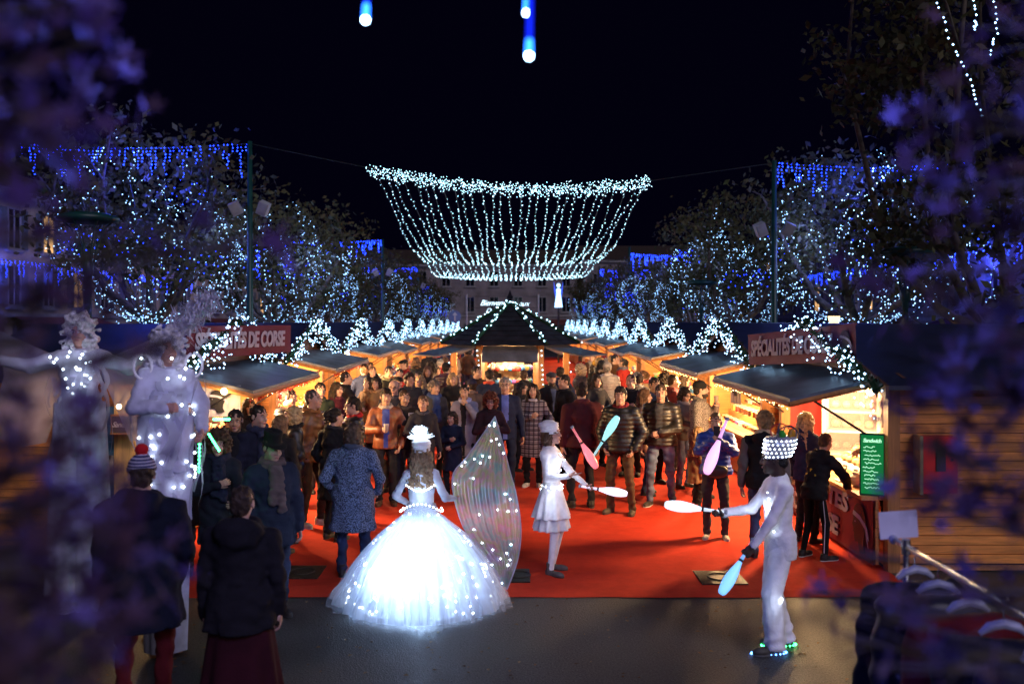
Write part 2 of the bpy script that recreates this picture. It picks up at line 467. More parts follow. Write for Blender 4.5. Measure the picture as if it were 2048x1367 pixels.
# ------------------------------------------------------------------ people kit
def make_head(fem=False):
    s = SDF((-.12, -.15, -.27), (.12, .14, .15), .0075)
    s.ell((0, .012, .03), (.076, .096, .088), .02)
    s.ell((0, -.028, -.045), (.06 if not fem else .056, .068, .078 if not fem else .072), .03)
    s.ell((0, -.075, -.1), (.026, .022, .02), .025)
    s.cut((-.033, -.107, .012), (.02, .02, .014), .012); s.cut((.033, -.107, .012), (.02, .02, .014), .012)
    s.cone((-.04, -.088, .033), (.04, -.088, .033), .01, .01, .014)
    s.cone((0, -.094, .012), (0, -.114, -.028), .009, .013, .012)
    for q in (-1, 1):
        s.ell((q * .014, -.102, -.032), (.01, .01, .009), .008)
        s.ell((q * .079, .012, -.005), (.01, .022, .032), .008)
        s.ell((q * .034, -.072, -.035), (.024, .02, .025), .02)
    s.cone((-.014, -.098, -.064), (.014, -.098, -.064), .008, .008, .008)
    s.cone((0, .022, -.07), (0, .032, -.25), .05 if fem else .057, .054 if fem else .063, .03)
    parts = [s.out() + (0,)]
    def blob(c, r_, mi, n=6, k=4):
        b = MB(); b.ball(c, 1, 0, n, k, r_)
        q = [f for f in b.f if len(f) == 4]
        return (np.array(b.v), np.array(q), mi)
    for q in (-1, 1):
        parts.append(blob((q * .033, -.089, .012), (.0125, .007, .0065), 1))
        parts.append(blob((q * .032, -.0945, .0115), (.0058, .004, .0058), 2))
        parts.append(blob((q * .034, -.0955, .032), (.02, .006, .0045), 2))
    parts.append(blob((0, -.1035, -.0655), (.022, .006, .0085), 3))
    return parts
HEAD = {False: make_head(False), True: make_head(True)}

def make_hair(style):
    s = SDF((-.19, -.17, -.52), (.19, .24, .26), .0105)
    amp, fr = .0075, 105
    face = lambda: (s.cut((0, -.135, -.045), (.072, .085, .115), .01))
    if style in ('short', 'crop', 'wavy', 'quiff'):
        g = {'short': .0, 'crop': -.004, 'wavy': .014, 'quiff': .004}[style]
        s.ell((0, .02, .036), (.084 + g, .101 + g, .094 + g), .01)
        s.ell((0, .06, -.03), (.068 + g, .05 + g, .06), .03)
        if style == 'quiff': s.ell((0, -.055, .105), (.06, .045, .035), .03)
        if style == 'wavy': amp, fr = .011, 75
        face(); s.cut((0, -.1, -.06), (.2, .105, .11), .01)
        s.cut((0, 0, -.165), (.3, .3, .09), .01)
    elif style == 'bald':
        s.ell((0, .022, .02), (.083, .1, .085), .01); s.cut((0, -.02, .1), (.075, .1, .06), .01)
        face(); s.cut((0, -.12, 0), (.2, .12, .2), .01); s.cut((0, 0, -.16), (.3, .3, .09), .01)
    elif style == 'bob':
        s.ell((0, .02, .036), (.088, .105, .098), .01); s.ell((0, .04, -.06), (.105, .085, .11), .05)
        face(); s.cut((0, -.13, -.1), (.085, .12, .16), .02); s.cut((0, 0, -.27), (.3, .3, .1), .01)
    elif style == 'long':
        s.ell((0, .02, .036), (.088, .105, .098), .01); s.ell((0, .05, -.08), (.11, .075, .14), .05)
        s.skirt(-.05, -.36, (.11, .055), (.14, .05), (0, .065), (0, .075), .04, 9, .08)
        for q in (-1, 1): s.cone((q * .085, .0, -.02), (q * .105, -.035, -.26), .03, .022, .03)
        face(); s.cut((0, -.14, -.12), (.075, .11, .2), .02)
    elif style == 'curly':
        s.ell((0, .02, .05), (.115, .125, .115), .01); s.ell((0, .05, -.05), (.125, .1, .12), .06); amp, fr = .018, 85
        face(); s.cut((0, -.13, -.09), (.082, .1, .15), .02)
    elif style == 'bun':
        s.ell((0, .02, .036), (.082, .1, .093), .01); s.ell((0, .05, -.03), (.07, .055, .06), .03)
        s.cone((0, .1, .07), (0, .145, .02), .03, .04, .02); s.cone((0, .145, .02), (0, .13, -.16), .03, .014, .02)
        face(); s.cut((0, -.1, -.06), (.2, .105, .11), .01); s.cut((0, 0, -.165), (.3, .3, .09), .01)
    elif style == 'wig':
        s.ell((0, .02, .06), (.14, .15, .13), .01); s.ell((0, .05, -.1), (.155, .1, .2), .06); amp, fr = .03, 60
        face(); s.cut((0, -.14, -.11), (.09, .12, .17), .02)
    elif style == 'beard':
        s.ell((0, -.035, -.075), (.064, .075, .065), .01); s.cut((0, -.1, .03), (.2, .2, .09), .01); s.cut((0, .12, -.05), (.2, .1, .2), .01); amp = .003
        s.cut((0, -.115, -.064), (.02, .02, .01), .004)
    s.wrinkle(amp, fr, len(style) * 7)
    if style in ('long', 'bob', 'bun', 'wig'): s.disp(lambda X, Y, Z: .005 * np.sin(np.arctan2(Y - .03, X) * 26 + 9 * Z) * np.clip((.1 - Z) * 8, 0, 1))
    return s.out()
HAIR = {}
def hair_of(style):
    if style not in HAIR: HAIR[style] = make_hair(style)
    return HAIR[style]

def make_hat(kind):
    s = SDF((-.24, -.26, -.06), (.24, .24, .32), .009)
    if kind in ('beanie', 'pompom'):
        s.ell((0, .02, .05), (.092, .11, .1), .01); s.ell((0, .02, .04), (.097, .114, .03), .012)
        s.clip(lambda X, Y, Z: .022 - Z + .25 * Y + 0 * X)
        s.disp(lambda X, Y, Z: .0035 * np.sin(np.arctan2(Y - .02, X) * 34) + 0 * Z)
        if kind == 'pompom': s.ell((0, .03, .175), (.045, .045, .042), .0)
    elif kind == 'flatcap':
        s.ell((0, .01, .075), (.098, .122, .048), .01); s.ell((0, -.1, .045), (.07, .06, .013), .02)
    elif kind == 'cap':
        s.ell((0, .02, .05), (.09, .108, .085), .01); s.ell((0, -.13, .04), (.07, .075, .01), .01); s.clip(lambda X, Y, Z: .03 - Z + 0 * X + 0 * Y)
    elif kind == 'fedora':
        s.skirt(.16, .04, (.075, .095), (.09, .11), (0, .02), (0, .02), .02); s.ell((0, .02, .15), (.078, .1, .03), .03)
        s.cut((0, .02, .2), (.02, .08, .045), .03)
        s.ell((0, .01, .045), (.19, .215, .011), .012); s.disp(lambda X, Y, Z: -.0 * X + 0 * Y + np.where(Z < .09, .9 * X * X, 0))
    elif kind == 'headband':   # tall white toque of the performers
        s.skirt(.12, .005, (.098, .115), (.09, .108), (0, .03), (0, .015), .02); s.ell((0, .03, .10), (.098, .113, .06), .02)
        s.disp(lambda X, Y, Z: .004 * np.sin(Z * 190 + 2 * np.sin(X * 12)) + 0 * Y)
    return s.out()
HATS = {}
def hat_of(kind):
    if kind not in HATS: HATS[kind] = make_hat(kind)
    return HATS[kind]

def make_hand(pose):
    """right hand, wrist at 0, fingers along -Z, palm towards +Y... thumb on -X"""
    s = SDF((-.09, -.06, -.22), (.07, .1, .04), .0052)
    s.cone((0, 0, .03), (0, 0, -.02), .026, .028, .015)
    s.ell((0, .004, -.055), (.041, .017, .048), .015)
    L = [.068, .078, .073, .058]; c = {'relax': (.35, .5, .4), 'grip': (1.1, 1.35, .9), 'open': (.05, .08, .05)}[pose]
    for i in range(4):
        x = -.03 + .02 * i; p = np.array([x, .002, -.095 - (.004 if i in (1, 2) else 0)]); a = 0.0
        sp = (i - 1.5) * (.10 if pose == 'open' else .03)
        for j, fr in enumerate((.45, .32, .25)):
            a += c[j] * (1 + .12 * i)
            q = p + L[i] * fr * np.array([math.sin(sp), math.sin(a), -math.cos(a)])
            s.cone(p, q, .0098 - .0008 * j, .0092 - .0009 * j, .005); p = q
    t0 = np.array([-.032, .008, -.03])
    d1 = np.array({'relax': (-.5, .45, -.75), 'grip': (-.25, .85, -.5), 'open': (-.85, .25, -.5)}[pose]); d1 /= np.linalg.norm(d1)
    d2 = np.array({'relax': (-.2, .5, -.85), 'grip': (.5, .8, -.4), 'open': (-.7, .25, -.7)}[pose]); d2 /= np.linalg.norm(d2)
    p1 = t0 + d1 * .042; s.cone(t0, p1, .016, .0115, .01); s.cone(p1, p1 + d2 * .04, .011, .009, .006)
    return s.out()
HAND = {p: make_hand(p) for p in ('relax', 'grip', 'open')}

def make_shoe(kind):
    s = SDF((-.07, -.24, -.03), (.07, .12, .22 if kind == 'boot' else .16), .0095)
    s.ell((0, -.11, .035), (.046, .1, .042), .03); s.ell((0, .02, .05), (.038, .06, .05), .04)
    s.cone((0, .01, .05), (0, .015, .2 if kind == 'boot' else .11), .04, .045, .03)
    if kind == 'boot': s.clip(lambda X, Y, Z: Z - .17 + 0 * X + 0 * Y)
    else: s.clip(lambda X, Y, Z: Z - .105 + 0 * X + 0 * Y)
    s.ell((0, -.105, .008), (.048, .106, .02), .008); s.ell((0, .02, .008), (.041, .064, .02), .008)
    s.clip(lambda X, Y, Z: -Z + .002 + 0 * X + 0 * Y)
    return s.out()
SHOE = {k: make_shoe(k) for k in ('shoe', 'boot')}
def shoe_parts(kind):
    V, Q = SHOE[kind]; z = V[Q].mean(1)[:, 2]
    return [(V, Q[z >= .02], 0), (V, Q[z < .02], 1)]

SKIN = {'light': (.50, .30, .22), 'tan': (.40, .23, .15), 'dark': (.075, .042, .03), 'pink': (.52, .27, .21)}
def skinmat(t): return mat('skin_' + t, SKIN[t], .5, var=.08, scale=20, bump=.1, bscale=90, spec=.4, sss=.12)
EYEW = lambda: mat('eye_white', (.55, .53, .5), .3, var=0)
EYED = lambda: mat('eye_dark', (.02, .014, .01), .3, var=0)
LIP = lambda: mat('lip', (.36, .12, .11), .5, var=0)

def ik(S, Wt, l1, l2, pole):
    S = np.array(S, float); Wt = np.array(Wt, float); v = Wt - S; d = np.linalg.norm(v)
    mx = (l1 + l2) * .995
    if d > mx: v = v / d * mx; d = mx; Wt = S + v
    u = v / d; a = (l1 * l1 - l2 * l2 + d * d) / (2 * d); h2 = max(0, l1 * l1 - a * a)
    p = np.array(pole, float); p = p - u * (p @ u); p = p / (np.linalg.norm(p) + 1e-9)
    return S + u * a + p * math.sqrt(h2), Wt
ARM = {  # wrist (x is outward), pole, hand pose, palm direction
    'down': ((.27, -.03, .86), (.5, 1, 0), 'relax', (-1, 0, 0)),
    'pocket': ((.215, -.10, .93), (1, .9, 0), 'relax', (-1, 0, 0)),
    'phone': ((.055, -.34, 1.40), (1, -.1, -1.2), 'grip', (-.6, 1, .2)),
    'phonelow': ((.06, -.36, 1.27), (1, .1, -1), 'grip', (-.6, 1, .2)),
    'cup': ((.10, -.28, 1.17), (1, .3, -.8), 'grip', (-1, .2, 0)),
    'drink': ((.08, -.26, 1.42), (1, -.3, -1), 'grip', (-.8, .6, 0)),
    'face': ((.07, -.17, 1.43), (.7, -.5, -1), 'relax', (-.3, 1, 0)),
    'belly': ((.05, -.22, 1.08), (1, .4, -.3), 'relax', (0, 1, 0)),
    'bag': ((.26, -.10, .98), (.6, 1, 0), 'grip', (-1, 0, 0)),
    'front': ((.16, -.42, 1.12), (.6, .4, -1), 'relax', (-1, 0, 0)),
    'side': ((.70, .0, 1.38), (0, .3, -1), 'relax', (0, 1, 0)),
    'lean': ((.20, -.42, .98), (1, .2, .2), 'relax', (0, 0, -1)),
    'chest': ((.02, -.2, 1.22), (1, .2, -.6), 'relax', (0, 1, 0)),
}
PEOPLE = []
def person(px, d, H, yaw, label, top=('jacket', (.02, .02, .03), 'plain'), bot=('trousers', (.015, .015, .02), 'plain'), shoes=('shoe', (.02, .018, .016), (.03, .03, .03)),
           hair=('short', (.03, .018, .01)), hat=None, skin='light', arms=('down', 'down'), turn=0, nod=0, lean=0.0, stance=.11, step=0.0, fem=False,
           girth=1.0, hood=None, collar=None, scarf=None, inner=None, z0=0.0, group=None, name='person', cat='person', x=None, beard=None, glasses=False, sleeves=None, headsc=1.0, seed=None):
    X = XX(px, d) if x is None else x
    sd = seed if seed is not None else len(PEOPLE) * 13 + 5
    PEOPLE.append((X, d)); rs = random.Random(sd)
    s = H / 1.75; near = d < 12.5
    vox = .016 if near or top[2] == 'puffer' else .022
    root = thing(name, label, cat, (X, d, z0), R(yaw), group)
    if name == 'person' and shoes and z0 == 0:
        if turn == 0: turn = rs.uniform(-22, 22)
        if nod == 0: nod = rs.uniform(-4, 9)
        if lean == 0: lean = rs.uniform(-.03, .08)
        if step == 0: step = rs.uniform(-.1, .1)
        stance *= rs.uniform(.85, 1.3)
        if not collar and not scarf and not hood and top[0] in ('jacket', 'coat'): ck = rs.choice([.7, 1.6, 2.2]); collar = tuple(min(1, c_ * ck + .004) for c_ in top[1])
    g = girth * (.93 if fem else 1.0)
    A = lambda *p: np.array(p, float)
    # lean forward about the hips
    def ln(p):
        p = np.array(p, float)
        if p[2] > .95:
            dz = p[2] - .95; p = p + A(0, -lean * dz, -.5 * lean * lean * dz)
        return p
    sway = rs.uniform(-.03, .03)
    hipc = A(sway, 0, .95)
    hips = {q: A(q * .09 * g + sway, 0, .93) for q in (-1, 1)}
    ank = {-1: A(-stance, -step * .5, .075), 1: A(stance, step * .5, .075)}
    knee = {q: ik(hips[q], ank[q], .44, .43, (q * .15, -1, 0))[0] for q in (-1, 1)}
    sh = {q: ln((q * .172 * g, .01, 1.40)) for q in (-1, 1)}
    wr = {}; el = {}; hp = {}; pd = {}
    for q in (-1, 1):
        spec = arms[0 if q == -1 else 1]
        if isinstance(spec, str): spec = ARM[spec]
        wt, pole, pose, palm = spec
        wt = A(q * wt[0], wt[1], wt[2]) + A(*[rs.uniform(-.012, .012) for _ in range(3)])
        if wt[2] > 1.0: wt = ln(wt)
        el[q], wr[q] = ik(sh[q], wt, .285, .255, (q * pole[0], pole[1], pole[2])); hp[q] = pose; pd[q] = A(q * palm[0], palm[1], palm[2])
    # ---- body: head and neck, arms and hands, legs, one mesh
    hc = ln((0, -.015, 1.635)) + A(0, 0, 0)
    HM = Matrix.Translation(Vector(hc)) @ Matrix.Rotation(R(turn), 4, 'Z') @ Matrix.Rotation(R(nod), 4, 'X') @ Matrix.Scale(headsc, 4)
    parts = [(xf(V, HM), Q, mi) for V, Q, mi in HEAD[fem]]
    core = MB()
    nk = ln((0, .015, 1.45))
    core.tube([nk, ln((0, 0, 1.2)), hipc], [.05, .06, .06], 6)
    for q in (-1, 1):
        core.tube([nk, sh[q], el[q], wr[q]], [.04, .035, .03, .024], 6)
        core.tube([hipc, hips[q], knee[q], ank[q]], [.05, .055, .045, .035], 6)
    parts.append((np.array(core.v), np.array([f for f in core.f if len(f) == 4]), 0))
    for q in (-1, 1):
        V, Q = HAND[hp[q]]
        if q == 1: V = V * A(-1, 1, 1); Q = Q[:, ::-1]
        fz = wr[q] - el[q]; fz = fz / np.linalg.norm(fz)
        if hp[q] != 'relax' or True:
            zz = -fz; yy = pd[q] - zz * (pd[q] @ zz); yy = yy / (np.linalg.norm(yy) + 1e-9); xx = np.cross(yy, zz)
            M = np.eye(4); M[:3, 0] = xx; M[:3, 1] = yy; M[:3, 2] = zz; M[:3, 3] = wr[q]
        parts.append((xf(V * (.9 if fem else 1.0), M), Q, 0))
    S3 = np.diag([s, s, s, 1.0])
    sca = lambda ps: [(V * s, Q, mi) for V, Q, mi in ps]
    skm = skinmat(skin)
    hairm = mat('hair_%.3f_%.3f_%.3f' % hair[1], hair[1], .6, var=.35, scale=25, bump=.9, bscale=110, spec=.35) if hair else None
    body = obj('body', np_mesh('body', sca(parts), [skm, EYEW(), hairm if hair and max(hair[1]) < .1 else EYED(), LIP()]), parent=root)
    if hair:
        V, Q = hair_of(hair[0]); obj('hair', np_mesh('hair', sca([(xf(V, HM), Q, 0)]), [hairm]), parent=root)
    if beard:
        V, Q = hair_of('beard'); obj('beard', np_mesh('beard', sca([(xf(V, HM), Q, 0)]), [mat('hair_b%.3f' % beard[0], beard, .7, var=.3, scale=30, bump=.8, bscale=120)]), parent=root)
    if hat:
        V, Q = hat_of(hat[0]); hm = hat[1] if not isinstance(hat[1], tuple) else cloth(hat[1])
        ps = [(xf(V, HM), Q, 0)]; ms = [hm]
        if hat[0] == 'pompom':
            zc = V[Q].mean(1)[:, 2]; ps = [(xf(V, HM), Q[zc < .142], 0)]
            obj('pompom', np_mesh('pompom', sca([(xf(V, HM), Q[zc >= .142], 0)]), [cloth((.45, .01, .015))]), parent=root)
        obj('hat', np_mesh('hat', sca(ps), ms), parent=root)
    if glasses:
        gb = MB()
        for q in (-1, 1):
            ring = [Vector((q * .034 + .021 * math.cos(a), -.106, .01 + .017 * math.sin(a))) for a in np.linspace(0, 2 * math.pi, 11)]
            gb.tube(ring, .0026, 5); gb.tube([(q * .055, -.104, .014), (q * .078, -.04, .012), (q * .08, .01, .01)], .0024, 5)
        gb.tube([(-.013, -.107, .013), (.013, -.107, .013)], .0024, 5)
        gb.v = [tuple((HM @ Vector(v)) * s) for v in gb.v]
        obj('glasses', gb, mat('specs', (.03, .03, .035), .3, .5, var=0), root)
    # ---- top garment
    kind, tc_, tk = top[:3]; hem = top[3] if len(top) > 3 else {'jacket': .84, 'coat': .55, 'shirt': .88, 'blazer': .80, 'dress': .5}[kind]
    t = {'jacket': .022, 'coat': .026, 'shirt': .008, 'blazer': .014, 'dress': .008}[kind]
    if tk == 'puffer': t = .038
    B = SDF((-.95, -.62, min(hem, .8) - .06), (.95, .5, 1.6), vox)
    for c_, r_, k_ in (((0, .0, 1.30), (.165 * g, .105 * g, .19), .05), ((0, -.005 if not fem else -.02, 1.31), (.13 * g, .12 * g, .10), .06), ((0, -.005, 1.08), (.145 * g, .11 * g * (1.05 if girth > 1.05 else 1), .17), .08), ((0, .01, .93), (.162 * g * (1.05 if fem else 1), .115 * g, .13), .08)):
        B.ell(ln(c_), [q_ + t for q_ in r_], k_)
    for q in (-1, 1): B.cone(ln((q * .03, .015, 1.435)), sh[q] * A(.92, 1, 1), .055 + t, .050 + t * .9, .05)
    B.cone(ln((0, .02, 1.42)), ln((0, .02, 1.49)), .075 + t, .058 + t, .04)
    if hem < .8:
        B.skirt(1.05, hem, (.155 * g + t, .118 * g + t), (.20 * g + t, .165 * g + t), k=.06, waves=7, amp=.05, ph=sd)
    else:
        B.skirt(1.0, hem, (.158 * g + t, .118 * g + t), (.172 * g + t, .13 * g + t), k=.05)
    for q in (-1, 1):
        af = (.86 if fem else 1.0) * (.86 if kind in ('dress', 'shirt') else 1.0); arm_r = (.058 + t * .8) * (1.05 if girth > 1.1 else 1) * af
        if sleeves is None:
            B.cone(sh[q], el[q], arm_r, (.049 + t * .8) * af, .035); B.cone(el[q], wr[q] + (wr[q] - el[q]) * .02, (.049 + t * .8) * af, (.038 + t * .6) * af, .02)
    if hood and hood is not True: B.ell(ln((0, .13, 1.46)), (.165, .10, .125), .05); B.ell(ln((0, .03, 1.49)), (.135, .11, .06), .05); B.cut(ln((0, .06, 1.58)), (.105, .09, .10), .03)
    elif hood: B.ell(ln((0, .115, 1.45)), (.125, .075, .10), .04); B.cut(ln((0, .08, 1.54)), (.085, .07, .08), .03)
    if tk == 'puffer': B.disp(lambda X_, Y_, Z_: -.012 * np.abs(np.sin(math.pi * Z_ / .062)) + .006 + 0 * X_ + 0 * Y_)
    B.wrinkle(.003 if tk == 'puffer' else .006 if kind not in ('dress', 'shirt') else .0025, 34, sd)
    if near: B.wrinkle(.0035, 70, sd + 1)
    B.clip(lambda X_, Y_, Z_: (hem - Z_) + 0 * X_ + 0 * Y_)
    nz = ln((0, .01, 1.505))
    if hood and hood is not True: nz = nz + A(0, 0, .06)
    B.clip(lambda X_, Y_, Z_: (Z_ - nz[2]) - .25 * (Y_ - nz[1]) - 3.0 * np.maximum(0, np.hypot(X_, Y_ - nz[1]) - .22))
    V, Q = B.out()
    ps = [(V, Q, 0)]; ms = [cloth(tc_, tk)]
    if inner:   # an open front shows the shirt
        ctr = V[Q].mean(1); wid = .035 + np.clip((ctr[:, 2] - 1.0) * .05, -.01, .03)
        msk = (np.abs(ctr[:, 0]) < wid) & (ctr[:, 1] < -.04) & (ctr[:, 2] > hem + .02)
        ps = [(V, Q[~msk], 0), (V, Q[msk], 1)]; ms.append(cloth(inner))
    nm = {'jacket': 'jacket', 'coat': 'coat', 'shirt': 'shirt', 'blazer': 'blazer', 'dress': 'dress'}[kind]
    obj(nm, np_mesh(nm, sca(ps), ms), parent=root)
    if sleeves is not None:
        B = SDF((-.95, -.62, .7), (.95, .5, 1.6), vox)
        for q in (-1, 1):
            B.cone(sh[q], el[q], .066, .06, .03); B.cone(el[q], wr[q], .06, .046, .02)
        B.wrinkle(.007, 40, sd + 3); V, Q = B.out()
        for q in (-1, 1):
            m_ = V[Q].mean(1)[:, 0] * q > 0
            obj('sleeve', np_mesh('sleeve', sca([(V, Q[m_], 0)]), [cloth(sleeves)]), parent=root)
    if collar or scarf:
        B = SDF((-.2, -.24, 1.0), (.2, .22, 1.62), .013)
        rr = .04 if scarf else .028; k = 14; zc = 1.5 if scarf else 1.495
        ring = [ln((.085 * math.sin(a), .015 - .09 * math.cos(a), zc - .02 * math.cos(a))) for a in np.linspace(0, 2 * math.pi, k)]
        for a, b in zip(ring[:-1], ring[1:]): B.cone(a, b, rr, rr, .015)
        if scarf:
            B.cone(ln((.03, -.12, 1.46)), ln((.05, -.165, 1.08)), .04, .045, .02); B.cone(ln((-.02, -.12, 1.46)), ln((-.035, -.165, 1.14)), .04, .042, .02)
        B.wrinkle(.008, 60, sd + 2); V, Q = B.out()
        obj('scarf' if scarf else 'collar', np_mesh('collar', sca([(V, Q, 0)]), [cloth(scarf or collar)]), parent=root)
    # ---- lower garment
    bk, bc, bt = bot[:3]
    if bk in ('trousers', 'tights', 'wide'):
        B = SDF((-.36, -.42, .02), (.36, .42, 1.08), vox)
        B.ell(hipc, (.155 * g, .112 * g, .12), .05)
        a1, a2, a3 = {'trousers': (.088, .064, .052), 'tights': (.08, .054, .038), 'wide': (.098, .085, .088)}[bk]
        for q in (-1, 1):
            B.cone(hips[q], knee[q], a1 * g, a2, .03); B.cone(knee[q], ank[q], a2, a3, .02)
        if bk != 'tights': B.wrinkle(.009 if bk != 'wide' else .005, 38, sd + 4); B.disp(lambda X_, Y_, Z_: .006 * np.sin(Z_ * 75 + 3 * np.sin(X_ * 20)) * np.clip((.3 - Z_) * 5, 0, 1) + 0 * Y_)
        zb = .06 if bk != 'wide' else .045
        B.clip(lambda X_, Y_, Z_: np.maximum(zb - Z_, Z_ - 1.05) + 0 * X_ + 0 * Y_)
        V, Q = B.out(); obj('trousers' if bk != 'tights' else 'tights', np_mesh('trousers', sca([(V, Q, 0)]), [cloth(bc, bt)]), parent=root)
    elif bk == 'skirt':
        zb = bot[3]
        B = SDF((-.5, -.5, zb - .05), (.5, .5, 1.1), vox)
        B.skirt(1.04, zb, (.15 * g, .115 * g), (.26 * g, .22 * g), k=.02, waves=9, amp=.08, ph=sd)
        V, Q = B.out(); obj('skirt', np_mesh('skirt', sca([(V, Q, 0)]), [cloth(bc, bt)]), parent=root)
        B = SDF((-.3, -.4, .03), (.3, .4, zb + .12), vox)
        for q in (-1, 1): B.cone(hips[q], knee[q], .078, .054, .02); B.cone(knee[q], ank[q], .054, .038, .02)
        B.clip(lambda X_, Y_, Z_: Z_ - zb - .08 + 0 * X_ + 0 * Y_)
        V, Q = B.out(); obj('tights', np_mesh('tights', sca([(V, Q, 0)]), [cloth(bot[4] if len(bot) > 4 else (.012, .012, .016))]), parent=root)
    if shoes:
        for q in (-1, 1):
            M = Matrix.Translation((ank[q][0], ank[q][1], 0)) @ Matrix.Rotation(R(q * 10), 4, 'Z') @ Matrix.Scale(.92 if fem else 1.02, 4)
            obj('shoe' if shoes[0] == 'shoe' else 'boot', np_mesh('shoe', sca([(xf(V, M), Q, mi) for V, Q, mi in shoe_parts(shoes[0])]), [mat('shoe_%.3f_%.3f_%.3f' % shoes[1], shoes[1], .6, var=.2, scale=20), mat('sole_%.2f' % shoes[2][0], shoes[2], .8, var=.1)]), parent=root)
    root['s'] = s
    info = dict(root=root, wr={q: wr[q] * s for q in wr}, el={q: el[q] * s for q in el}, HM=HM, s=s, pd=pd, X=X, d=d, yaw=yaw, z0=z0)
    M = Matrix.Translation((X, d, z0)) @ Matrix.Rotation(R(yaw), 4, 'Z')
    info['M'] = M; del root['s']
    for q in (-1, 1):
        fz = (wr[q] - el[q]); fz /= np.linalg.norm(fz)
        info['hand%d' % q] = M @ Vector((wr[q] + fz * .085 + pd[q] * .03) * s)
        info['fdir%d' % q] = M.to_3x3() @ Vector(fz)
    return info
# ------------------------------------------------------------------ shared materials
LEDW = emit('led_white', (.38, .66, 1.0), 8.5)
LEDT = emit('led_tree', (.30, .58, 1.0), 6.0)
LEDC = emit('led_canopy', (.46, .82, 1.0), 7.5)
LEDB = emit('led_blue', (.012, .045, 1.0), 13)
LEDG = emit('led_green', (.05, 1.0, .25), 14)
WARM = emit('bulb_warm', (1.0, .62, .25), 30)
WIRE = mat('wire', (.012, .02, .015), .6, var=0)
PLANK = wood('plank_wood', (.72, .27, .06), 'X')
PLANKY = wood('beam_wood', (.52, .22, .07), 'Y')
POSTW = wood('post_wood', (.50, .21, .065), 'Z')
TARP = mat('roof_tarp', (.012, .016, .045), .5, var=.3, scale=2.5, bump=.3, bscale=7)
AWN = mat('awning_board', (.10, .115, .15), .42, var=.3, scale=3, bump=.25, bscale=9)
PINE = leafmat('pine_needles', (.012, .05, .02), .5, .1)
GREENP = mat('green_paint', (.006, .05, .045), .4, var=.15, spec=.5)
WHITEP = mat('white_plastic', (.34, .35, .4), .5, var=.08)
STEEL = mat('steel', (.55, .56, .6), .25, 1.0, var=.1)
DARKM = mat('dark_metal', (.03, .03, .035), .45, .6, var=.2)
WARMC = (1.0, .60, .27)

# ------------------------------------------------------------------ ground
def asphalt():
    m, nt, p = _new('asphalt')
    tc = nt.nodes.new('ShaderNodeTexCoord')
    n1 = nt.nodes.new('ShaderNodeTexNoise'); n1.inputs['Scale'].default_value = 70; n1.inputs['Detail'].default_value = 5
    n2 = nt.nodes.new('ShaderNodeTexNoise'); n2.inputs['Scale'].default_value = 1.1; n2.inputs['Detail'].default_value = 6
    v = nt.nodes.new('ShaderNodeTexVoronoi'); v.inputs['Scale'].default_value = 85
    for q in (n1, n2, v): nt.links.new(tc.outputs['Object'], q.inputs['Vector'])
    r = nt.nodes.new('ShaderNodeValToRGB'); r.color_ramp.elements[0].position = .34; r.color_ramp.elements[0].color = (.014, .013, .013, 1)
    r.color_ramp.elements[1].position = .74; r.color_ramp.elements[1].color = (.11, .10, .095, 1)
    nt.links.new(n1.outputs['Fac'], r.inputs[0])
    mr = nt.nodes.new('ShaderNodeMapRange'); mr.inputs[1].default_value = .3; mr.inputs[2].default_value = .7; mr.inputs[3].default_value = .65; mr.inputs[4].default_value = 1.3
    nt.links.new(n2.outputs['Fac'], mr.inputs[0])
    mx = nt.nodes.new('ShaderNodeMix'); mx.data_type = 'RGBA'; mx.blend_type = 'MULTIPLY'; mx.inputs[0].default_value = 1
    nt.links.new(r.outputs[0], mx.inputs[6]); nt.links.new(mr.outputs[0], mx.inputs[7]); nt.links.new(mx.outputs[2], p.inputs['Base Color'])
    rr = nt.nodes.new('ShaderNodeMapRange'); rr.inputs[3].default_value = .42; rr.inputs[4].default_value = .8
    nt.links.new(n2.outputs['Fac'], rr.inputs[0]); nt.links.new(rr.outputs[0], p.inputs['Roughness'])
    b = nt.nodes.new('ShaderNodeBump'); b.inputs['Strength'].default_value = .6; b.inputs['Distance'].default_value = .008
    nt.links.new(v.outputs['Distance'], b.inputs['Height']); nt.links.new(b.outputs[0], p.inputs['Normal'])
    return m
g = MB(); g.add([(-300, -120, 0), (300, -120, 0), (300, 480, 0), (-300, 480, 0)], [(0, 1, 2, 3)])
struct(obj('ground', g, asphalt()))
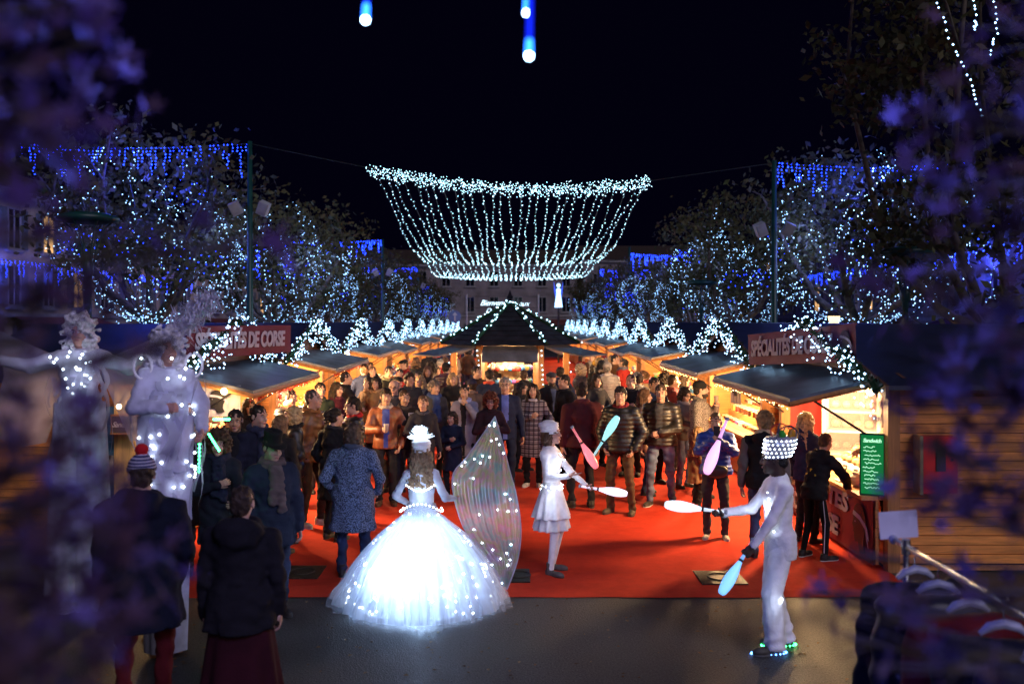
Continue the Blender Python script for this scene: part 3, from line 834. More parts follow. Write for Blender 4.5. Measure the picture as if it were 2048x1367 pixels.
def carpetmat():
    m, nt, p = _new('red_carpet')
    tc = nt.nodes.new('ShaderNodeTexCoord')
    n1 = nt.nodes.new('ShaderNodeTexNoise'); n1.inputs['Scale'].default_value = 220; n1.inputs['Detail'].default_value = 3
    n2 = nt.nodes.new('ShaderNodeTexNoise'); n2.inputs['Scale'].default_value = 1.3; n2.inputs['Detail'].default_value = 7; n2.inputs['Distortion'].default_value = .6
    for q in (n1, n2): nt.links.new(tc.outputs['Object'], q.inputs['Vector'])
    r = nt.nodes.new('ShaderNodeValToRGB'); r.color_ramp.elements[0].position = .3; r.color_ramp.elements[0].color = (.60, .046, .022, 1)
    r.color_ramp.elements[1].position = .7; r.color_ramp.elements[1].color = (.74, .064, .030, 1)
    nt.links.new(n2.outputs['Fac'], r.inputs[0])
    mx = nt.nodes.new('ShaderNodeMix'); mx.data_type = 'RGBA'; mx.blend_type = 'MULTIPLY'; mx.inputs[0].default_value = .35
    nt.links.new(r.outputs[0], mx.inputs[6]); nt.links.new(n1.outputs['Fac'], mx.inputs[7]); nt.links.new(mx.outputs[2], p.inputs['Base Color'])
    n3 = nt.nodes.new('ShaderNodeTexNoise'); n3.inputs['Scale'].default_value = 5.5; n3.inputs['Detail'].default_value = 9; n3.inputs['Roughness'].default_value = .7
    nt.links.new(tc.outputs['Object'], n3.inputs['Vector'])
    sr = nt.nodes.new('ShaderNodeMapRange'); sr.inputs[1].default_value = .38; sr.inputs[2].default_value = .6; sr.inputs[3].default_value = .88; sr.inputs[4].default_value = 1.05
    nt.links.new(n3.outputs['Fac'], sr.inputs[0])
    m2 = nt.nodes.new('ShaderNodeMix'); m2.data_type = 'RGBA'; m2.blend_type = 'MULTIPLY'; m2.inputs[0].default_value = 1
    nt.links.new(mx.outputs[2], m2.inputs[6]); nt.links.new(sr.outputs[0], m2.inputs[7]); nt.links.new(m2.outputs[2], p.inputs['Base Color'])
    p.inputs['Roughness'].default_value = .95; p.inputs['Specular IOR Level'].default_value = .1
    b = nt.nodes.new('ShaderNodeBump'); b.inputs['Strength'].default_value = .5; b.inputs['Distance'].default_value = .008
    nt.links.new(n1.outputs['Fac'], b.inputs['Height']); nt.links.new(b.outputs[0], p.inputs['Normal'])
    return m
g = MB(); ny = 220; nx = 64
RIDG = [(9.7, .12, .5, .011), (10.6, -.1, 1.7, .009), (11.3, .05, 2.9, .010), (12.4, -.06, .9, .008), (9.35, -.03, 4.0, .007)]
rs = random.Random(3); vs = []
for j in range(ny + 1):
    for i in range(nx + 1):
        y = 9.03 + 60 * (j / ny) ** 1.9; x = -4.3 + 8.35 * i / nx
        e = (.016 * math.sin(x * 2.7) + .010 * math.sin(x * 7.3 + 1)) * max(0, 1 - j / 4)
        rd = sum(h_ * math.exp(-((y - y0_ - s_ * x - .07 * math.sin(x * 2 + p_)) / .06) ** 2) * (.5 + .5 * math.sin(x * 1.3 + p_)) for y0_, s_, p_, h_ in RIDG) if y < 13.5 else 0
        vs.append((x, y + e, .008 + rd + .003 * math.sin(x * 3.1 + y * 1.7) * math.sin(y * 2.3)))
g.add(vs, [(j * (nx + 1) + i, j * (nx + 1) + i + 1, (j + 1) * (nx + 1) + i + 1, (j + 1) * (nx + 1) + i) for j in range(ny) for i in range(nx)])
struct(obj('red_carpet', g, carpetmat(), smooth=True))
for px, py, lab, w_ in ((1440, 1157, 'square metal access cover in the carpet by the long-legged juggler', .47), (605, 1146, 'square metal access cover in the carpet near the tweed coat woman', .42), (1036, 1153, 'small dark access cover in the carpet beside the winged gown', .25)):
    d = GD(py); t = thing('access_cover', lab, 'manhole cover', (XX(px, d), d, .016))
    b = MB(); b.box((0, 0, 0), (w_, .50, .012)); obj('plate', b, mat('cover', (.035, .03, .022), .45, .3, var=.5, scale=30, bump=.8, bscale=60), t)
    b = MB(); b.tube([(.13 * math.cos(a), .13 * math.sin(a), .008) for a in np.linspace(0, 6.283, 19)], .009, 5); obj('ring', b, mat('cover_ring', (.07, .06, .045), .4, .4, var=.3), t)
# litter on the asphalt
b = MB(); rs = random.Random(5)
for i in range(240):
    x, y = rs.uniform(-3.2, 3.6), rs.uniform(6.4, 9.0); a = rs.uniform(0, 6.28); r_ = rs.uniform(.008, .028)
    c, s_ = math.cos(a) * r_, math.sin(a) * r_
    b.add([(x + c, y + s_, .006), (x - s_ * .6, y + c * .6, .014), (x - c, y - s_, .005), (x + s_ * .6, y - c * .6, .011)], [(0, 1, 2, 3)])
stuff(obj('fallen_leaves', b, leafmat('litter', (.16, .11, .05), .6, .1)))
bpy.data.objects['fallen_leaves']['label'] = 'dry leaf scraps scattered over the dark asphalt'

# ------------------------------------------------------------------ buildings round the square
PLASTER = mat('plaster', (.19, .165, .185), .85, var=.22, scale=.8, bump=.2, bscale=4)
PLASTER2 = mat('plaster_warm', (.34, .27, .22), .85, var=.22, scale=.7, bump=.2, bscale=4)
FRAME = mat('window_frame', (.25, .24, .26), .6, var=.1)
PANE = mat('pane', (.008, .009, .014), .08, var=0)
LITP = emit('lit_pane', (1, .55, .22), 1.1)
SHUT = mat('shutter', (.10, .12, .15), .7, var=.15)
def window_meshes(w_, h_):
    b = MB()
    for x in (-w_ / 2, w_ / 2): b.box((x, 0, 0), (.09, .1, h_ + .09))
    for z in (-h_ / 2, h_ / 2): b.box((0, -.002, z), (w_ - .09, .1, .09))
    b.box((0, .0, 0), (.06, .08, h_ - .1)); b.box((0, -.04, -h_ / 2 - .09), (w_ + .3, .2, .08))
    f = b.mesh('window', FRAME)
    b = MB(); b.box((0, .01, 0), (w_ - .1, .03, h_ - .1)); p_ = b.mesh('pane', PANE); pl = b.mesh('pane', LITP)
    b = MB()
    for k in range(9): b.box((0, 0, -h_ / 2 + h_ * (k + .5) / 9), (w_ * .48, .05, h_ / 9 * .8))
    b.box((0, .02, 0), (w_ * .5, .03, h_)); s_ = b.mesh('shutter', SHUT)
    return f, p_, pl, s_
WIN = window_meshes(1.0, 1.7)
def building(name, label, x0, x1, y, rz, H, m, floors, lit=(), shutters=True, door=True, step=2.9):
    """facade of width x1-x0 looking along -Y of its own frame"""
    W_ = x1 - x0; t = thing(name, label, 'building', ((x0 + x1) / 2, y, 0) if rz == 0 else (x0, y, 0), rz)
    L = W_
    b = MB(); b.box((0, 4, H / 2), (L, 8, H)); obj('wall', b, m, t)
    b = MB(); b.box((0, -.12, H - .15), (L + .3, .34, .3)); b.box((0, -.06, H * .36), (L, .16, .18)); obj('cornice', b, FRAME, t)
    b = MB(); b.add([(-L / 2 - .3, -.4, H), (L / 2 + .3, -.4, H), (L / 2 + .3, 4, H + 1.9), (-L / 2 - .3, 4, H + 1.9), (L / 2 + .3, 8.4, H), (-L / 2 - .3, 8.4, H)], [(0, 1, 2, 3), (3, 2, 4, 5), (0, 3, 5), (1, 4, 2)])
    obj('roof', b, mat('roof_tiles', (.03, .018, .016), .85, var=.3, scale=5, bump=.5, bscale=20), t)
    n = int(L // 2.7); i = 0
    for fl in floors:
        for k in range(n):
            x = -L / 2 + L * (k + .5) / n
            o = obj('window', WIN[0], parent=t, loc=(x, -.03, fl))
            q = obj('pane', WIN[2] if i in lit else WIN[1], parent=o)
            if shutters:
                for sgn in (-1, 1): obj('shutter', WIN[3], parent=t, loc=(x + sgn * .82, -.06, fl))
            i += 1
    if door:
        b = MB(); b.box((0, -.05, 1.2), (1.3, .2, 2.4)); b.box((0, -.16, 1.1), (1.05, .06, 2.1)); obj('door', b, mat('door_paint', (.05, .06, .09), .5, var=.1), t)
        for k in (-1, 1):
            b = MB(); b.box((k * L * .28, -.08, 1.35), (L * .32, .2, 2.5)); obj('shopfront', b, mat('shopfront', (.035, .03, .035), .3, var=.2), t)
            b = MB(); b.add([(k * L * .28 - L * .17, -.1, 2.9), (k * L * .28 + L * .17, -.1, 2.9), (k * L * .28 + L * .17, -1.3, 2.5), (k * L * .28 - L * .17, -1.3, 2.5), (k * L * .28 - L * .17, -1.3, 2.3), (k * L * .28 + L * .17, -1.3, 2.3)], [(0, 1, 2, 3), (3, 2, 5, 4)]); obj('shop_awning', b, mat('shop_awning', (.10, .02, .02), .7, var=.15), t)
    return t
building('town_house', 'long pale plastered house closing off the far end of the market', -17, 7.5, 105, 0, 9.2, PLASTER, (4.6, 7.5), shutters=False)
building('town_house', 'pale plastered house beside the blue light figure at the far end', 8, 24, 104, 0, 9.6, PLASTER, (4.2, 7.2))
building('town_house', 'grey plastered house closing the far end behind the left chalet row', -40, -17.8, 103, 0, 9.2, PLASTER, (4.2, 7.2))
for k, (y, L, H, lit) in enumerate(((24, 22, 7.6, ()), (47, 23, 8.2, (2, 9)), (71, 24, 7.4, (5,)))):
    side = ('nearest the domed street lamp', 'behind the middle lit trees', 'towards the far end of the square')[k]
    building('town_house', 'dark plastered house behind the Sandwich stall side trees, ' + side, -21, -21 + L, y + 2, R(90), H, PLASTER2, (4.2, 6.6), lit)
for k, (y, L, H, lit) in enumerate(((22, 22, 8.2, (3,)), (45, 23, 7.8, (1,)), (69, 24, 8.4, (6, 10)))):
    side = ('nearest the menu board stall', 'beyond the lantern on the wall', 'towards the far end of the square')[k]
    building('town_house', 'lilac-lit plastered house behind the menu stall side trees, ' + side, 21, 21 + L, y + 2, R(-90), H, PLASTER, (4.2, 6.8), lit)

ORD = ('first', 'second', 'third', 'fourth', 'fifth', 'sixth', 'seventh', 'eighth', 'ninth', 'tenth', 'eleventh')
# ------------------------------------------------------------------ trees with light strings
BARK = mat('bark', (.075, .06, .045), .9, var=.4, scale=8, bump=.8, bscale=25)
LEAFT = leafmat('plane_leaves', (.06, .068, .026), .55, .3)
def leaf_cloud(rs, centres, per, sig, size):
    """leaf-sized quads round cluster centres"""
    n = len(centres) * per
    C = np.repeat(np.array(centres), per, 0) + rs.normal(size=(n, 3)) * sig
    U = rs.normal(size=(n, 3)); U /= np.linalg.norm(U, axis=1)[:, None]
    T = rs.normal(size=(n, 3)); T = np.cross(U, T); T /= np.linalg.norm(T, axis=1)[:, None]
    sz = size * (.6 + .8 * rs.rand(n))[:, None]
    V = np.stack([C - U * sz, C + T * sz * .55, C + U * sz, C - T * sz * .55], 1).reshape(-1, 3)
    return V, np.arange(n * 4).reshape(-1, 4)
def tree_proto(seed, H=6.7, spread=2.3, leaves=50, per=58):
    rs = np.random.RandomState(seed); out = []
    b = MB(); b.tube([(0, 0, -.05), (.03, .02, .6), (-.02, .03, 1.5), (.02, 0, 2.35)], [.24, .19, .165, .17], 9); out.append(('trunk', b.mesh('trunk', BARK, True)))
    tips = []; limbs = []
    n = 7
    for k in range(n):
        a = 2 * math.pi * k / n + rs.uniform(-.3, .3); sp = spread * rs.uniform(.55, .95); top = H * rs.uniform(.82, .98)
        pts = [Vector((0, 0, 2.2)), Vector((math.cos(a) * sp * .45, math.sin(a) * sp * .45, 2.9)), Vector((math.cos(a) * sp * .8, math.sin(a) * sp * .8, 4.1)), Vector((math.cos(a + .15) * sp, math.sin(a + .15) * sp, (4.1 + top) / 2)), Vector((math.cos(a + .2) * sp * .9, math.sin(a + .2) * sp * .9, top))]
        b = MB(); b.tube(pts, [.11, .085, .065, .04, .015], 6)
        limbs.append(pts); tips += [np.array(p) for p in pts[2:]]
        for j in range(4):
            i0 = rs.randint(1, 4); p = pts[i0]; q = p + Vector((math.cos(a + rs.uniform(-1.2, 1.2)) * .9, math.sin(a + rs.uniform(-1.2, 1.2)) * .9, rs.uniform(.2, 1.0)))
            m_ = (p + q) / 2 + Vector((0, 0, .15)); b.tube([p, m_, q], [.035, .022, .01], 5); tips.append(np.array(q))
        out.append(('branch', b.mesh('branch', BARK, True)))
    cs = []
    for k in range(leaves):
        u = rs.normal(size=3); u /= np.linalg.norm(u); r_ = rs.uniform(.55, 1.0)
        cs.append((u[0] * spread * r_, u[1] * spread * r_, (H + 3.2) / 2 + u[2] * (H - 3.0) / 2 * r_))
    cs += [tuple(t) for t in tips]
    V, Q = leaf_cloud(rs, cs, per, .26, .085)
    me = np_mesh('crown', [(V, Q, 0)], [LEAFT], False); out.append(('crown', me))
    # light strings: balloon-shaped runs from the trunk head over the crown
    strands = []
    for k in range(18):
        a = 2 * math.pi * (k + rs.uniform(-.25, .25)) / 18; w1 = spread * rs.uniform(.65, 1.12); top = H * rs.uniform(.72, 1.0)
        ctr = [(.2, 2.0 + rs.uniform(0, .25)), (w1 * .5, 2.55), (w1 * .92, 3.5), (w1 * 1.02, 4.5), (w1 * .85, (4.6 + top) / 2), (w1 * .45, top)]
        if k % 3 == 0: ctr = ctr[:4] + [(w1 * .98, 5.0)]
        P = []
        for i in range(len(ctr) - 1):
            for t in np.linspace(0, 1, 17, endpoint=False):
                r_ = ctr[i][0] * (1 - t) + ctr[i + 1][0] * t; z = ctr[i][1] * (1 - t) + ctr[i + 1][1] * t
                aa = a + .12 * math.sin(z * 2.1 + k) ; P.append(Vector((math.cos(aa) * r_, math.sin(aa) * r_, z)))
        b = MB(); b.tube(P[::4], .008, 4, 1)
        for p in P:
            if rs.rand() < .82: b.octa(p + Vector(rs.normal(size=3)) * .07, float(rs.choice([.0075, .0095, .0115, .014, .018])), 0)
        strands.append(b.mesh('strand', [LEDT, WIRE]))
    for k in range(5):   # blue tangles deeper in the crown
        a = rs.uniform(0, 6.28); r_ = spread * rs.uniform(.5, 1.05); z = rs.uniform(3.4, H * .86); b = MB(); P = []
        for i in range(26):
            P.append(Vector((math.cos(a + i * .035) * r_, math.sin(a + i * .035) * r_, z + .22 * math.sin(i * 2.1) + rs.uniform(-.12, .12))))
        b.tube(P[::2], .004, 4, 1)
        for p in P: b.octa(p, .013, 0)
        strands.append(b.mesh('strand', [LEDB, WIRE]))
    return out, strands
TREES = [tree_proto(11), tree_proto(23, 6.4, 2.5), tree_proto(37, 6.9, 2.2)]
def plant(k, x, y, rz, label, lab2, scale=1.0, lights=True):
    parts, strands = TREES[k]
    t = thing('plane_tree', label, 'tree', (x, y, 0), rz, 'pollarded trees lining the market'); t.scale = (scale,) * 3
    for nme, me in parts:
        o = obj(nme, me, parent=t)
        if nme == 'crown': stuff(o)
    if lights:
        t2 = thing('string_lights', lab2, 'string lights', (x, y, 0), rz, 'white string lights in the trees'); t2.scale = (scale,) * 3
        for me in strands: obj('strand', me, parent=t2)
        if y < 55: lamp('string_light', (-.9 if x > 0 else .9, -1.0, 4.4), 330, (.26, .36, 1.0), .8, t2)
rs = random.Random(9)
for i, (y, xo, scl) in enumerate(((25.6, 10.0, 1.16), (32.5, 8.3, 1.08), (39.5, 8.2, .86), (51, 8.1, .98), (58.5, 8.1, .9), (69.5, 8.0, .95), (78, 8.0, .92), (88, 8.0, .95))):
    for sgn in (-1, 1):
        yy = y + (1.5 if sgn > 0 and i else 0) + rs.uniform(-.3, .6); row = 'Sandwich stall row' if sgn < 0 else 'menu board stall row'
        wh = ORD[i] + ' from the street end'
        lab = 'pollarded tree behind the %s, %s' % (row, wh)
        plant((i + (sgn > 0)) % 3, sgn * (xo + rs.uniform(-.3, .3) - (.5 if sgn > 0 and i == 0 else 0)), yy, rs.uniform(0, 6.28), lab, lab.replace('pollarded tree', 'string lights on tree'), scl * rs.uniform(.97, 1.03))
# the tall tree on the menu board side
parts, strands = tree_proto(51, 10.5, 3.0, 70, 80)
t = thing('tall_tree', 'tall leafy tree rising above the menu board stall, out of view at top', 'tree', (8.3, 15.2, 0), .4)
for nme, me in parts:
    o = obj(nme, me, parent=t)
    if nme == 'crown': stuff(o)
t2 = thing('string_lights', 'sparse white light strings dangling from the tall tree above the stall', 'string lights', (8.3, 15.2, 0), .4)
for me in strands[::3]: obj('strand', me, parent=t2)
for k, (pts) in enumerate((((1868, -10), (1905, 90), (1945, 170), (1965, 240)), ((1985, -20), (1995, 60), (1978, 115)), ((1940, -30), (1952, 40), (1950, 60)))):
    P = [PX(a, b_, 12.0) for a, b_ in pts]; b = MB(); b.tube(P, .004, 4, 1)
    for i in range(len(P) - 1):
        for tt in np.linspace(0, 1, 7, endpoint=False): b.octa(P[i].lerp(P[i + 1], tt) + Vector((rs.uniform(-.02, .02), 0, rs.uniform(-.02, .02))), .016, 0)
    o = obj('strand', b, [LEDW, WIRE]); o.parent = t2; o.matrix_parent_inverse = Matrix.Translation((8.3, 15.2, 0)).inverted() if False else (Matrix.Translation((8.3, 15.2, 0)) @ Matrix.Rotation(.4, 4, 'Z')).inverted()

# ------------------------------------------------------------------ masts, cables, icicle curtains, canopy of lights
def mast(sgn, y, top, label):
    t = thing('light_mast', label, 'mast', (sgn * 6.8, y, 0), 0, 'green masts carrying the light cables')
    b = MB(); b.tube([(0, 0, 0), (0, 0, .5), (0, 0, top)], [.12, .10, .06], 10); obj('pole', b, GREENP, t, smooth=True)
    b = MB(); b.lathe([(.17, 0), (.17, .06), (.11, .12)], 12); obj('base', b, GREENP, t)
    z = top - 1.6 if sgn < 0 else top - 1.65
    b = MB(); b.tube([(-.35, 0, z), (.35, 0, z)], .02, 6); obj('bracket', b, DARKM, t)
    for q in (-1, 1):
        M = Matrix.Rotation(R(q * 25), 3, 'Y') @ Matrix.Rotation(R(20), 3, 'X')
        b = MB(); b.box((0, 0, 0), (.26, .22, .34), 0, M); b.box((0, -.115, -.02), (.2, .02, .26), 0, M); obj('loudspeaker', b, WHITEP, t, (q * .36, -.04, z - .14))
    return t
MY = 24.0
for sgn, top, lab in ((-1, 7.36, 'green mast with two white loudspeakers on the Sandwich stall side'), (1, 6.86, 'green mast with two white loudspeakers on the menu board side')):
    mast(sgn, MY, top, lab)
for i, y in enumerate((48.6, 67)):
    for sgn in (-1, 1): mast(sgn, y + (5 if sgn > 0 else 0), 7.0, 'green mast further down the market carrying blue icicle lights')
def icicle(x0, x1, y, z, label, seed, drop=(.35, 1.05), sp=.115, r_=.017, sag=.12, y1=None):
    rs = random.Random(seed); n = int(abs(math.hypot(x1 - x0, (y1 or y) - y)) / sp); y1 = y if y1 is None else y1
    t = thing('icicle_lights', label, 'icicle lights', (x0, y, z), 0, 'blue icicle light curtains')
    b = MB(); b.tube([((x1 - x0) * i / 10, (y1 - y) * i / 10, -sag * math.sin(math.pi * i / 10)) for i in range(11)], .012, 5, 0); obj('cable', b, WIRE, t)
    for c in range(0, n, 8):
        b = MB()
        for i in range(c, min(n, c + 8)):
            f_ = (i + .5) / n; x = (x1 - x0) * f_; yy = (y1 - y) * f_; zz = -sag * math.sin(math.pi * f_); L = rs.uniform(*drop) * (.55 + .45 * math.sin(i * 1.9))
            b.tube([(x, yy, zz), (x, yy, zz - L)], .005, 4, 1)
            for q in range(int(L / .085) + 1): b.octa((x + rs.uniform(-.03, .03), yy + rs.uniform(-.02, .02), zz - .085 * q), r_ if rs.random() < .7 else r_ * 1.35, 0)
        obj('strand', b, [LEDB, WIRE], t)
    lamp('icicle_light', ((x1 - x0) * .4, (y1 - y) * .4 - .3, -.6), 520, (.05, .08, 1.0), .6, t)
    return t
icicle(-6.85, -12.8, MY, 7.3, 'blue icicle light curtain hung from the mast behind the Sandwich stall', 1)
icicle(6.85, 11.8, MY, 6.8, 'blue icicle light curtain hung from the mast on the menu board side', 2, drop=(.3, 1.1))
icicle(-6.85, -11.5, 48.6, 6.95, 'blue icicle light curtain over the middle trees behind the Sandwich row', 3, r_=.03)
icicle(-6.85, -11, 67, 6.6, 'blue icicle light curtain over the far trees behind the Sandwich row', 4, r_=.034)
icicle(6.85, 11.5, 53.6, 6.6, 'blue icicle light curtain over the middle trees on the menu board side', 5, r_=.03)
icicle(6.85, 11, 72, 6.7, 'blue icicle light curtain over the far trees on the menu board side', 6, r_=.034)
icicle(-20.6, -20.6, 22, 5.3, 'blue icicle lights along the house front behind the Sandwich stall', 7, r_=.026, y1=60, sp=.33)
icicle(20.6, 20.6, 24, 5.9, 'blue icicle lights along the house front on the menu board side', 8, r_=.026, y1=66, sp=.33)

def zf(x): return 6.12 + .0251 * x * x - .043 * x
t = thing('light_canopy', 'canopy of white light strings slung across the alley between the masts', 'light canopy', (0, MY, 6.1))
rs = random.Random(21); org = Vector((0, MY, 6.1))
b = MB()
b.tube([Vector((-6.8, MY, 7.3)) - org] + [Vector((x, MY, zf(x) + .05)) - org for x in np.linspace(-3.6, 3.52, 15)] + [Vector((6.8, MY, 6.8)) - org], .012, 5)
obj('cable', b, WIRE, t)
for yb, zb in ((38, 4.98), (50, 5.25)):
    b = MB(); b.tube([Vector((x, yb, zb + .045 * x * x * .25)) - org for x in np.linspace(-6.6, 6.6, 13)], .012, 5); obj('cable', b, WIRE, t)
for i in range(29):
    x = -3.56 + 7.04 * i / 28
    b = MB()
    cx = x + rs.uniform(-.04, .04); cz = zf(x)
    for q in range(38):
        u = Vector((rs.gauss(0, 1), rs.gauss(0, 1), rs.gauss(0, 1))).normalized() * rs.uniform(.06, .24)
        b.octa(Vector((cx, MY, cz)) + u - org, .0105)
    stuff(obj('light_cluster', b, LEDC, t))
    b = MB(); xo = rs.uniform(-.05, .05); P = []
    zb1 = 4.98 + .011 * x * x
    L = 42
    for k in range(L):
        u = k / L; y = MY + 14 * u
        z = cz * (1 - u) + zb1 * u - 4 * .42 * u * (1 - u)
        P.append(Vector((x * (1 - .02 * math.sin(math.pi * u)) + .05 * math.sin(u * 9 + i * 1.7), y, z)))
    L2 = 24
    for k in range(L2):
        u = k / L2; y = MY + 14 + 12 * u
        z = zb1 * (1 - u) + (5.25 + .011 * x * x) * u - 4 * .45 * u * (1 - u)
        P.append(Vector((x * .98, y, z)))
    b.tube([p - org for p in P[::6]], .006, 4, 1)
    for p in P:
        if rs.random() < .93: b.octa(p - org + Vector((rs.uniform(-.035, .035), 0, rs.uniform(-.03, .03))), rs.choice((.008, .0095, .011, .012, .0155)) * (1 + .45 * (p.y - MY) / 14), 0)
    obj('strand', b, [LEDC, WIRE], t)
for y, z in ((25.5, 5.4), (31, 4.7), (38, 4.5), (46, 4.6)):
    lamp('canopy_light', (0, y - MY, z - 6.1), 150, (.62, .82, 1.0), 1.2, t)

# welcome sign, light figure, round sign, street lamps
t = thing('welcome_sign', 'glowing white script sign on posts behind the kiosk roof', 'sign', (-.45, 45, 0))
me = text_mesh('Bienvenue', .37, .02, .45, emit('neon', (.62, .85, 1), 2.6), .92, 0)
o = obj('lettering', me, parent=t, loc=(-.40, 0, 3.58)); o.rotation_euler = (R(90), 0, 0)
me = text_mesh('aux', .37, .02, .45, MATS['neon'], .92, -.004)
o = obj('lettering', me, parent=t, loc=(1.02, 0, 3.55)); o.rotation_euler = (R(90), 0, 0)
me = text_mesh('D', .34, .02, .45, MATS['neon'], 1, -.004)
o = obj('lettering', me, parent=t, loc=(-.72, 0, 3.2)); o.rotation_euler = (R(90), 0, 0)
for x in (-1.75, 1.75):
    b = MB(); b.tube([(x, .05, 0), (x, .05, 4.0)], .035, 6); obj('post', b, mat('post_grey', (.25, .25, .28), .5, var=.1), t)
for z in (3.35, 3.9):
    b = MB(); b.tube([(-1.75, .06, z), (1.75, .06, z)], .012, 5); obj('rail', b, DARKM, t)
t = thing('light_figure', 'small glowing blue-white robed figure standing on a pole far off', 'light figure', (XX(1117, 60), 60, 0))
b = MB(); b.tube([(0, 0, 0), (0, 0, 3.6)], .06, 6); obj('pole', b, DARKM, t)
b = MB(); b.lathe([(.26, 0), (.22, .3), (.13, .9), (.15, 1.15), (.06, 1.25), (.0, 1.26)], 10); obj('robe', b, emit('figure_glow', (.35, .6, 1), 3.5), t, (0, 0, 3.6))
b = MB(); b.ball((0, 0, 5.02), .13); obj('head', b, MATS['figure_glow'], t)
b = MB()
for q in (-1, 1): b.add([(q * .1, .1, 4.4), (q * .3, .15, 5.3), (q * .28, .15, 4.7), (q * .2, .12, 4.2)], [(0, 1, 2, 3)])
obj('wing', b, emit('figure_blue', (.05, .12, 1), 1.2), t)
t = thing('round_sign', 'round traffic sign on a post behind the chalet roofs', 'road sign', (XX(910, 50), 50, 0))
b = MB(); b.tube([(0, 0, 0), (0, 0, 3.2)], .03, 6); obj('post', b, STEEL, t)
b = MB(); b.lathe([(.34, 0), (.34, .03)], 18, 0, Matrix.Rotation(R(90), 3, 'X')); obj('disc', b, mat('sign_blue', (.06, .1, .25), .4, var=.05), t, (0, -.04, 2.95))
b = MB(); b.box((0, -.085, 2.9), (.07, .01, .34)); b.add([(-.13, -.085, 3.02), (.13, -.085, 3.02), (0, -.085, 3.2)], [(0, 1, 2)]); obj('arrow', b, WHITEP, t)
def street_lamp(x, y, z, label, s=1.0):
    t = thing('street_lamp', label, 'street lamp', (x, y, 0), 0, 'domed green street lamps')
    b = MB(); b.lathe([(.13, 0), (.13, .5), (.07, .7), (.055, z - .9), (.08, z - .85), (.09, z - .7), (.03, z - .6)], 10); obj('pole', b, GREENP, t, smooth=True)
    for k in range(6):
        a = k * math.pi / 3 + .3; c, s_ = math.cos(a), math.sin(a)
        b = MB(); b.tube([(c * .07 * s, s_ * .07 * s, z - .75), (c * .12 * s, s_ * .12 * s, z - .45), (c * .24 * s, s_ * .24 * s, z - .15), (c * .42 * s, s_ * .42 * s, z + .02)], .016, 6); obj('arm', b, GREENP, t, smooth=True)
    b = MB(); b.lathe([(.0, z + .1), (.3 * s, z + .09), (.46 * s, z + .03), (.46 * s, z - .02), (.30 * s, z - .07), (.0, z - .08)], 20); obj('dome', b, GREENP, t, smooth=True)
    return t
street_lamp(XX(176, 14.5), 14.5, 4.3, 'domed green street lamp on curved arms above the Sandwich stall roof')
street_lamp(XX(1402, 28), 28, 3.85, 'domed green street lamp among the lit trees of the menu board row')
street_lamp(XX(1860, 15.8), 16.8, 3.95, 'domed green street lamp half hidden by dark leaves')
t = thing('wall_lantern', 'small lit lantern on a post behind the roof banner', 'lantern', (XX(1668, 22), 22, 0))
b = MB(); b.tube([(0, 0, 0), (0, 0, 2.55)], .035, 6); obj('post', b, DARKM, t)
b = MB(); b.lathe([(.05, 2.55), (.1, 2.6), (.15, 2.82)], 6); obj('glass', b, emit('lantern_glass', (1, .75, .4), 2.2, 'AUTO'), t)
b = MB(); b.lathe([(.19, 2.82), (.1, 2.92), (.02, 2.98)], 6); obj('cap', b, DARKM, t)
# ------------------------------------------------------------------ market chalets
AWNS = [AWN, mat('awning_board_b', (.08, .10, .14), .38, var=.35, scale=2.2, bump=.3, bscale=6), mat('awning_board_c', (.12, .125, .14), .5, var=.4, scale=4, bump=.3, bscale=11), mat('awning_board_d', (.07, .085, .13), .45, var=.35, scale=1.7, bump=.3, bscale=8)]
DARKW = wood('dark_gable_wood', (.13, .055, .022), 'Y')
EAVE, RIDGE, CW, CD = 2.10, 2.62, 2.0, 2.3      # eave and ridge height, half width, depth
CT = .78                                        # counter height
def garland_meshes(s, seed, dens=1.0):
    rs = random.Random(seed); pts = []
    path = [(-2.35, EAVE - .12), (-1.2, 2.36), (0, RIDGE + .06), (1.2, 2.36), (2.35, EAVE - .12)]
    for (a, za), (c, zc) in zip(path[:-1], path[1:]):
        for k in range(14):
            u = k / 14; pts.append(Vector((-.32 * s, a + (c - a) * u, za + (zc - za) * u + .03 * math.sin(k * 1.3))))
    b = MB(); b.tube(pts, .045, 5, 0)
    for p in pts:
        for q in range(8):
            d = Vector((rs.gauss(0, 1), rs.gauss(0, 1), rs.gauss(0, 1))).normalized(); e = d.cross(Vector((.3, .5, .8))).normalized() * .022
            tip = p + d * rs.uniform(.09, .16); b.add([p - e, p + e, tip], [(0, 1, 2)], 0)
    gm = b.mesh('garland', PINE)
    b = MB()
    for p in pts:
        for q in range(int(5.0 * dens + rs.random())):
            o_ = p + Vector((-.05 * s + rs.uniform(-.09, .09), rs.uniform(-.16, .16), rs.uniform(-.34, .12) if rs.random() < .6 else rs.uniform(-.12, .12)))
            b.octa(o_, .011 if rs.random() < .75 else .016)
    lm = b.mesh('bulbs', LEDW)
    return gm, lm
GAR = {s: [garland_meshes(s, 60 + k) for k in range(2)] for s in (-1, 1)}
plank_me = MB(); plank_me.box((0, 0, 0), (CD, .03, .092)); plank_me = plank_me.mesh('plank', PLANK)
PLN = {}
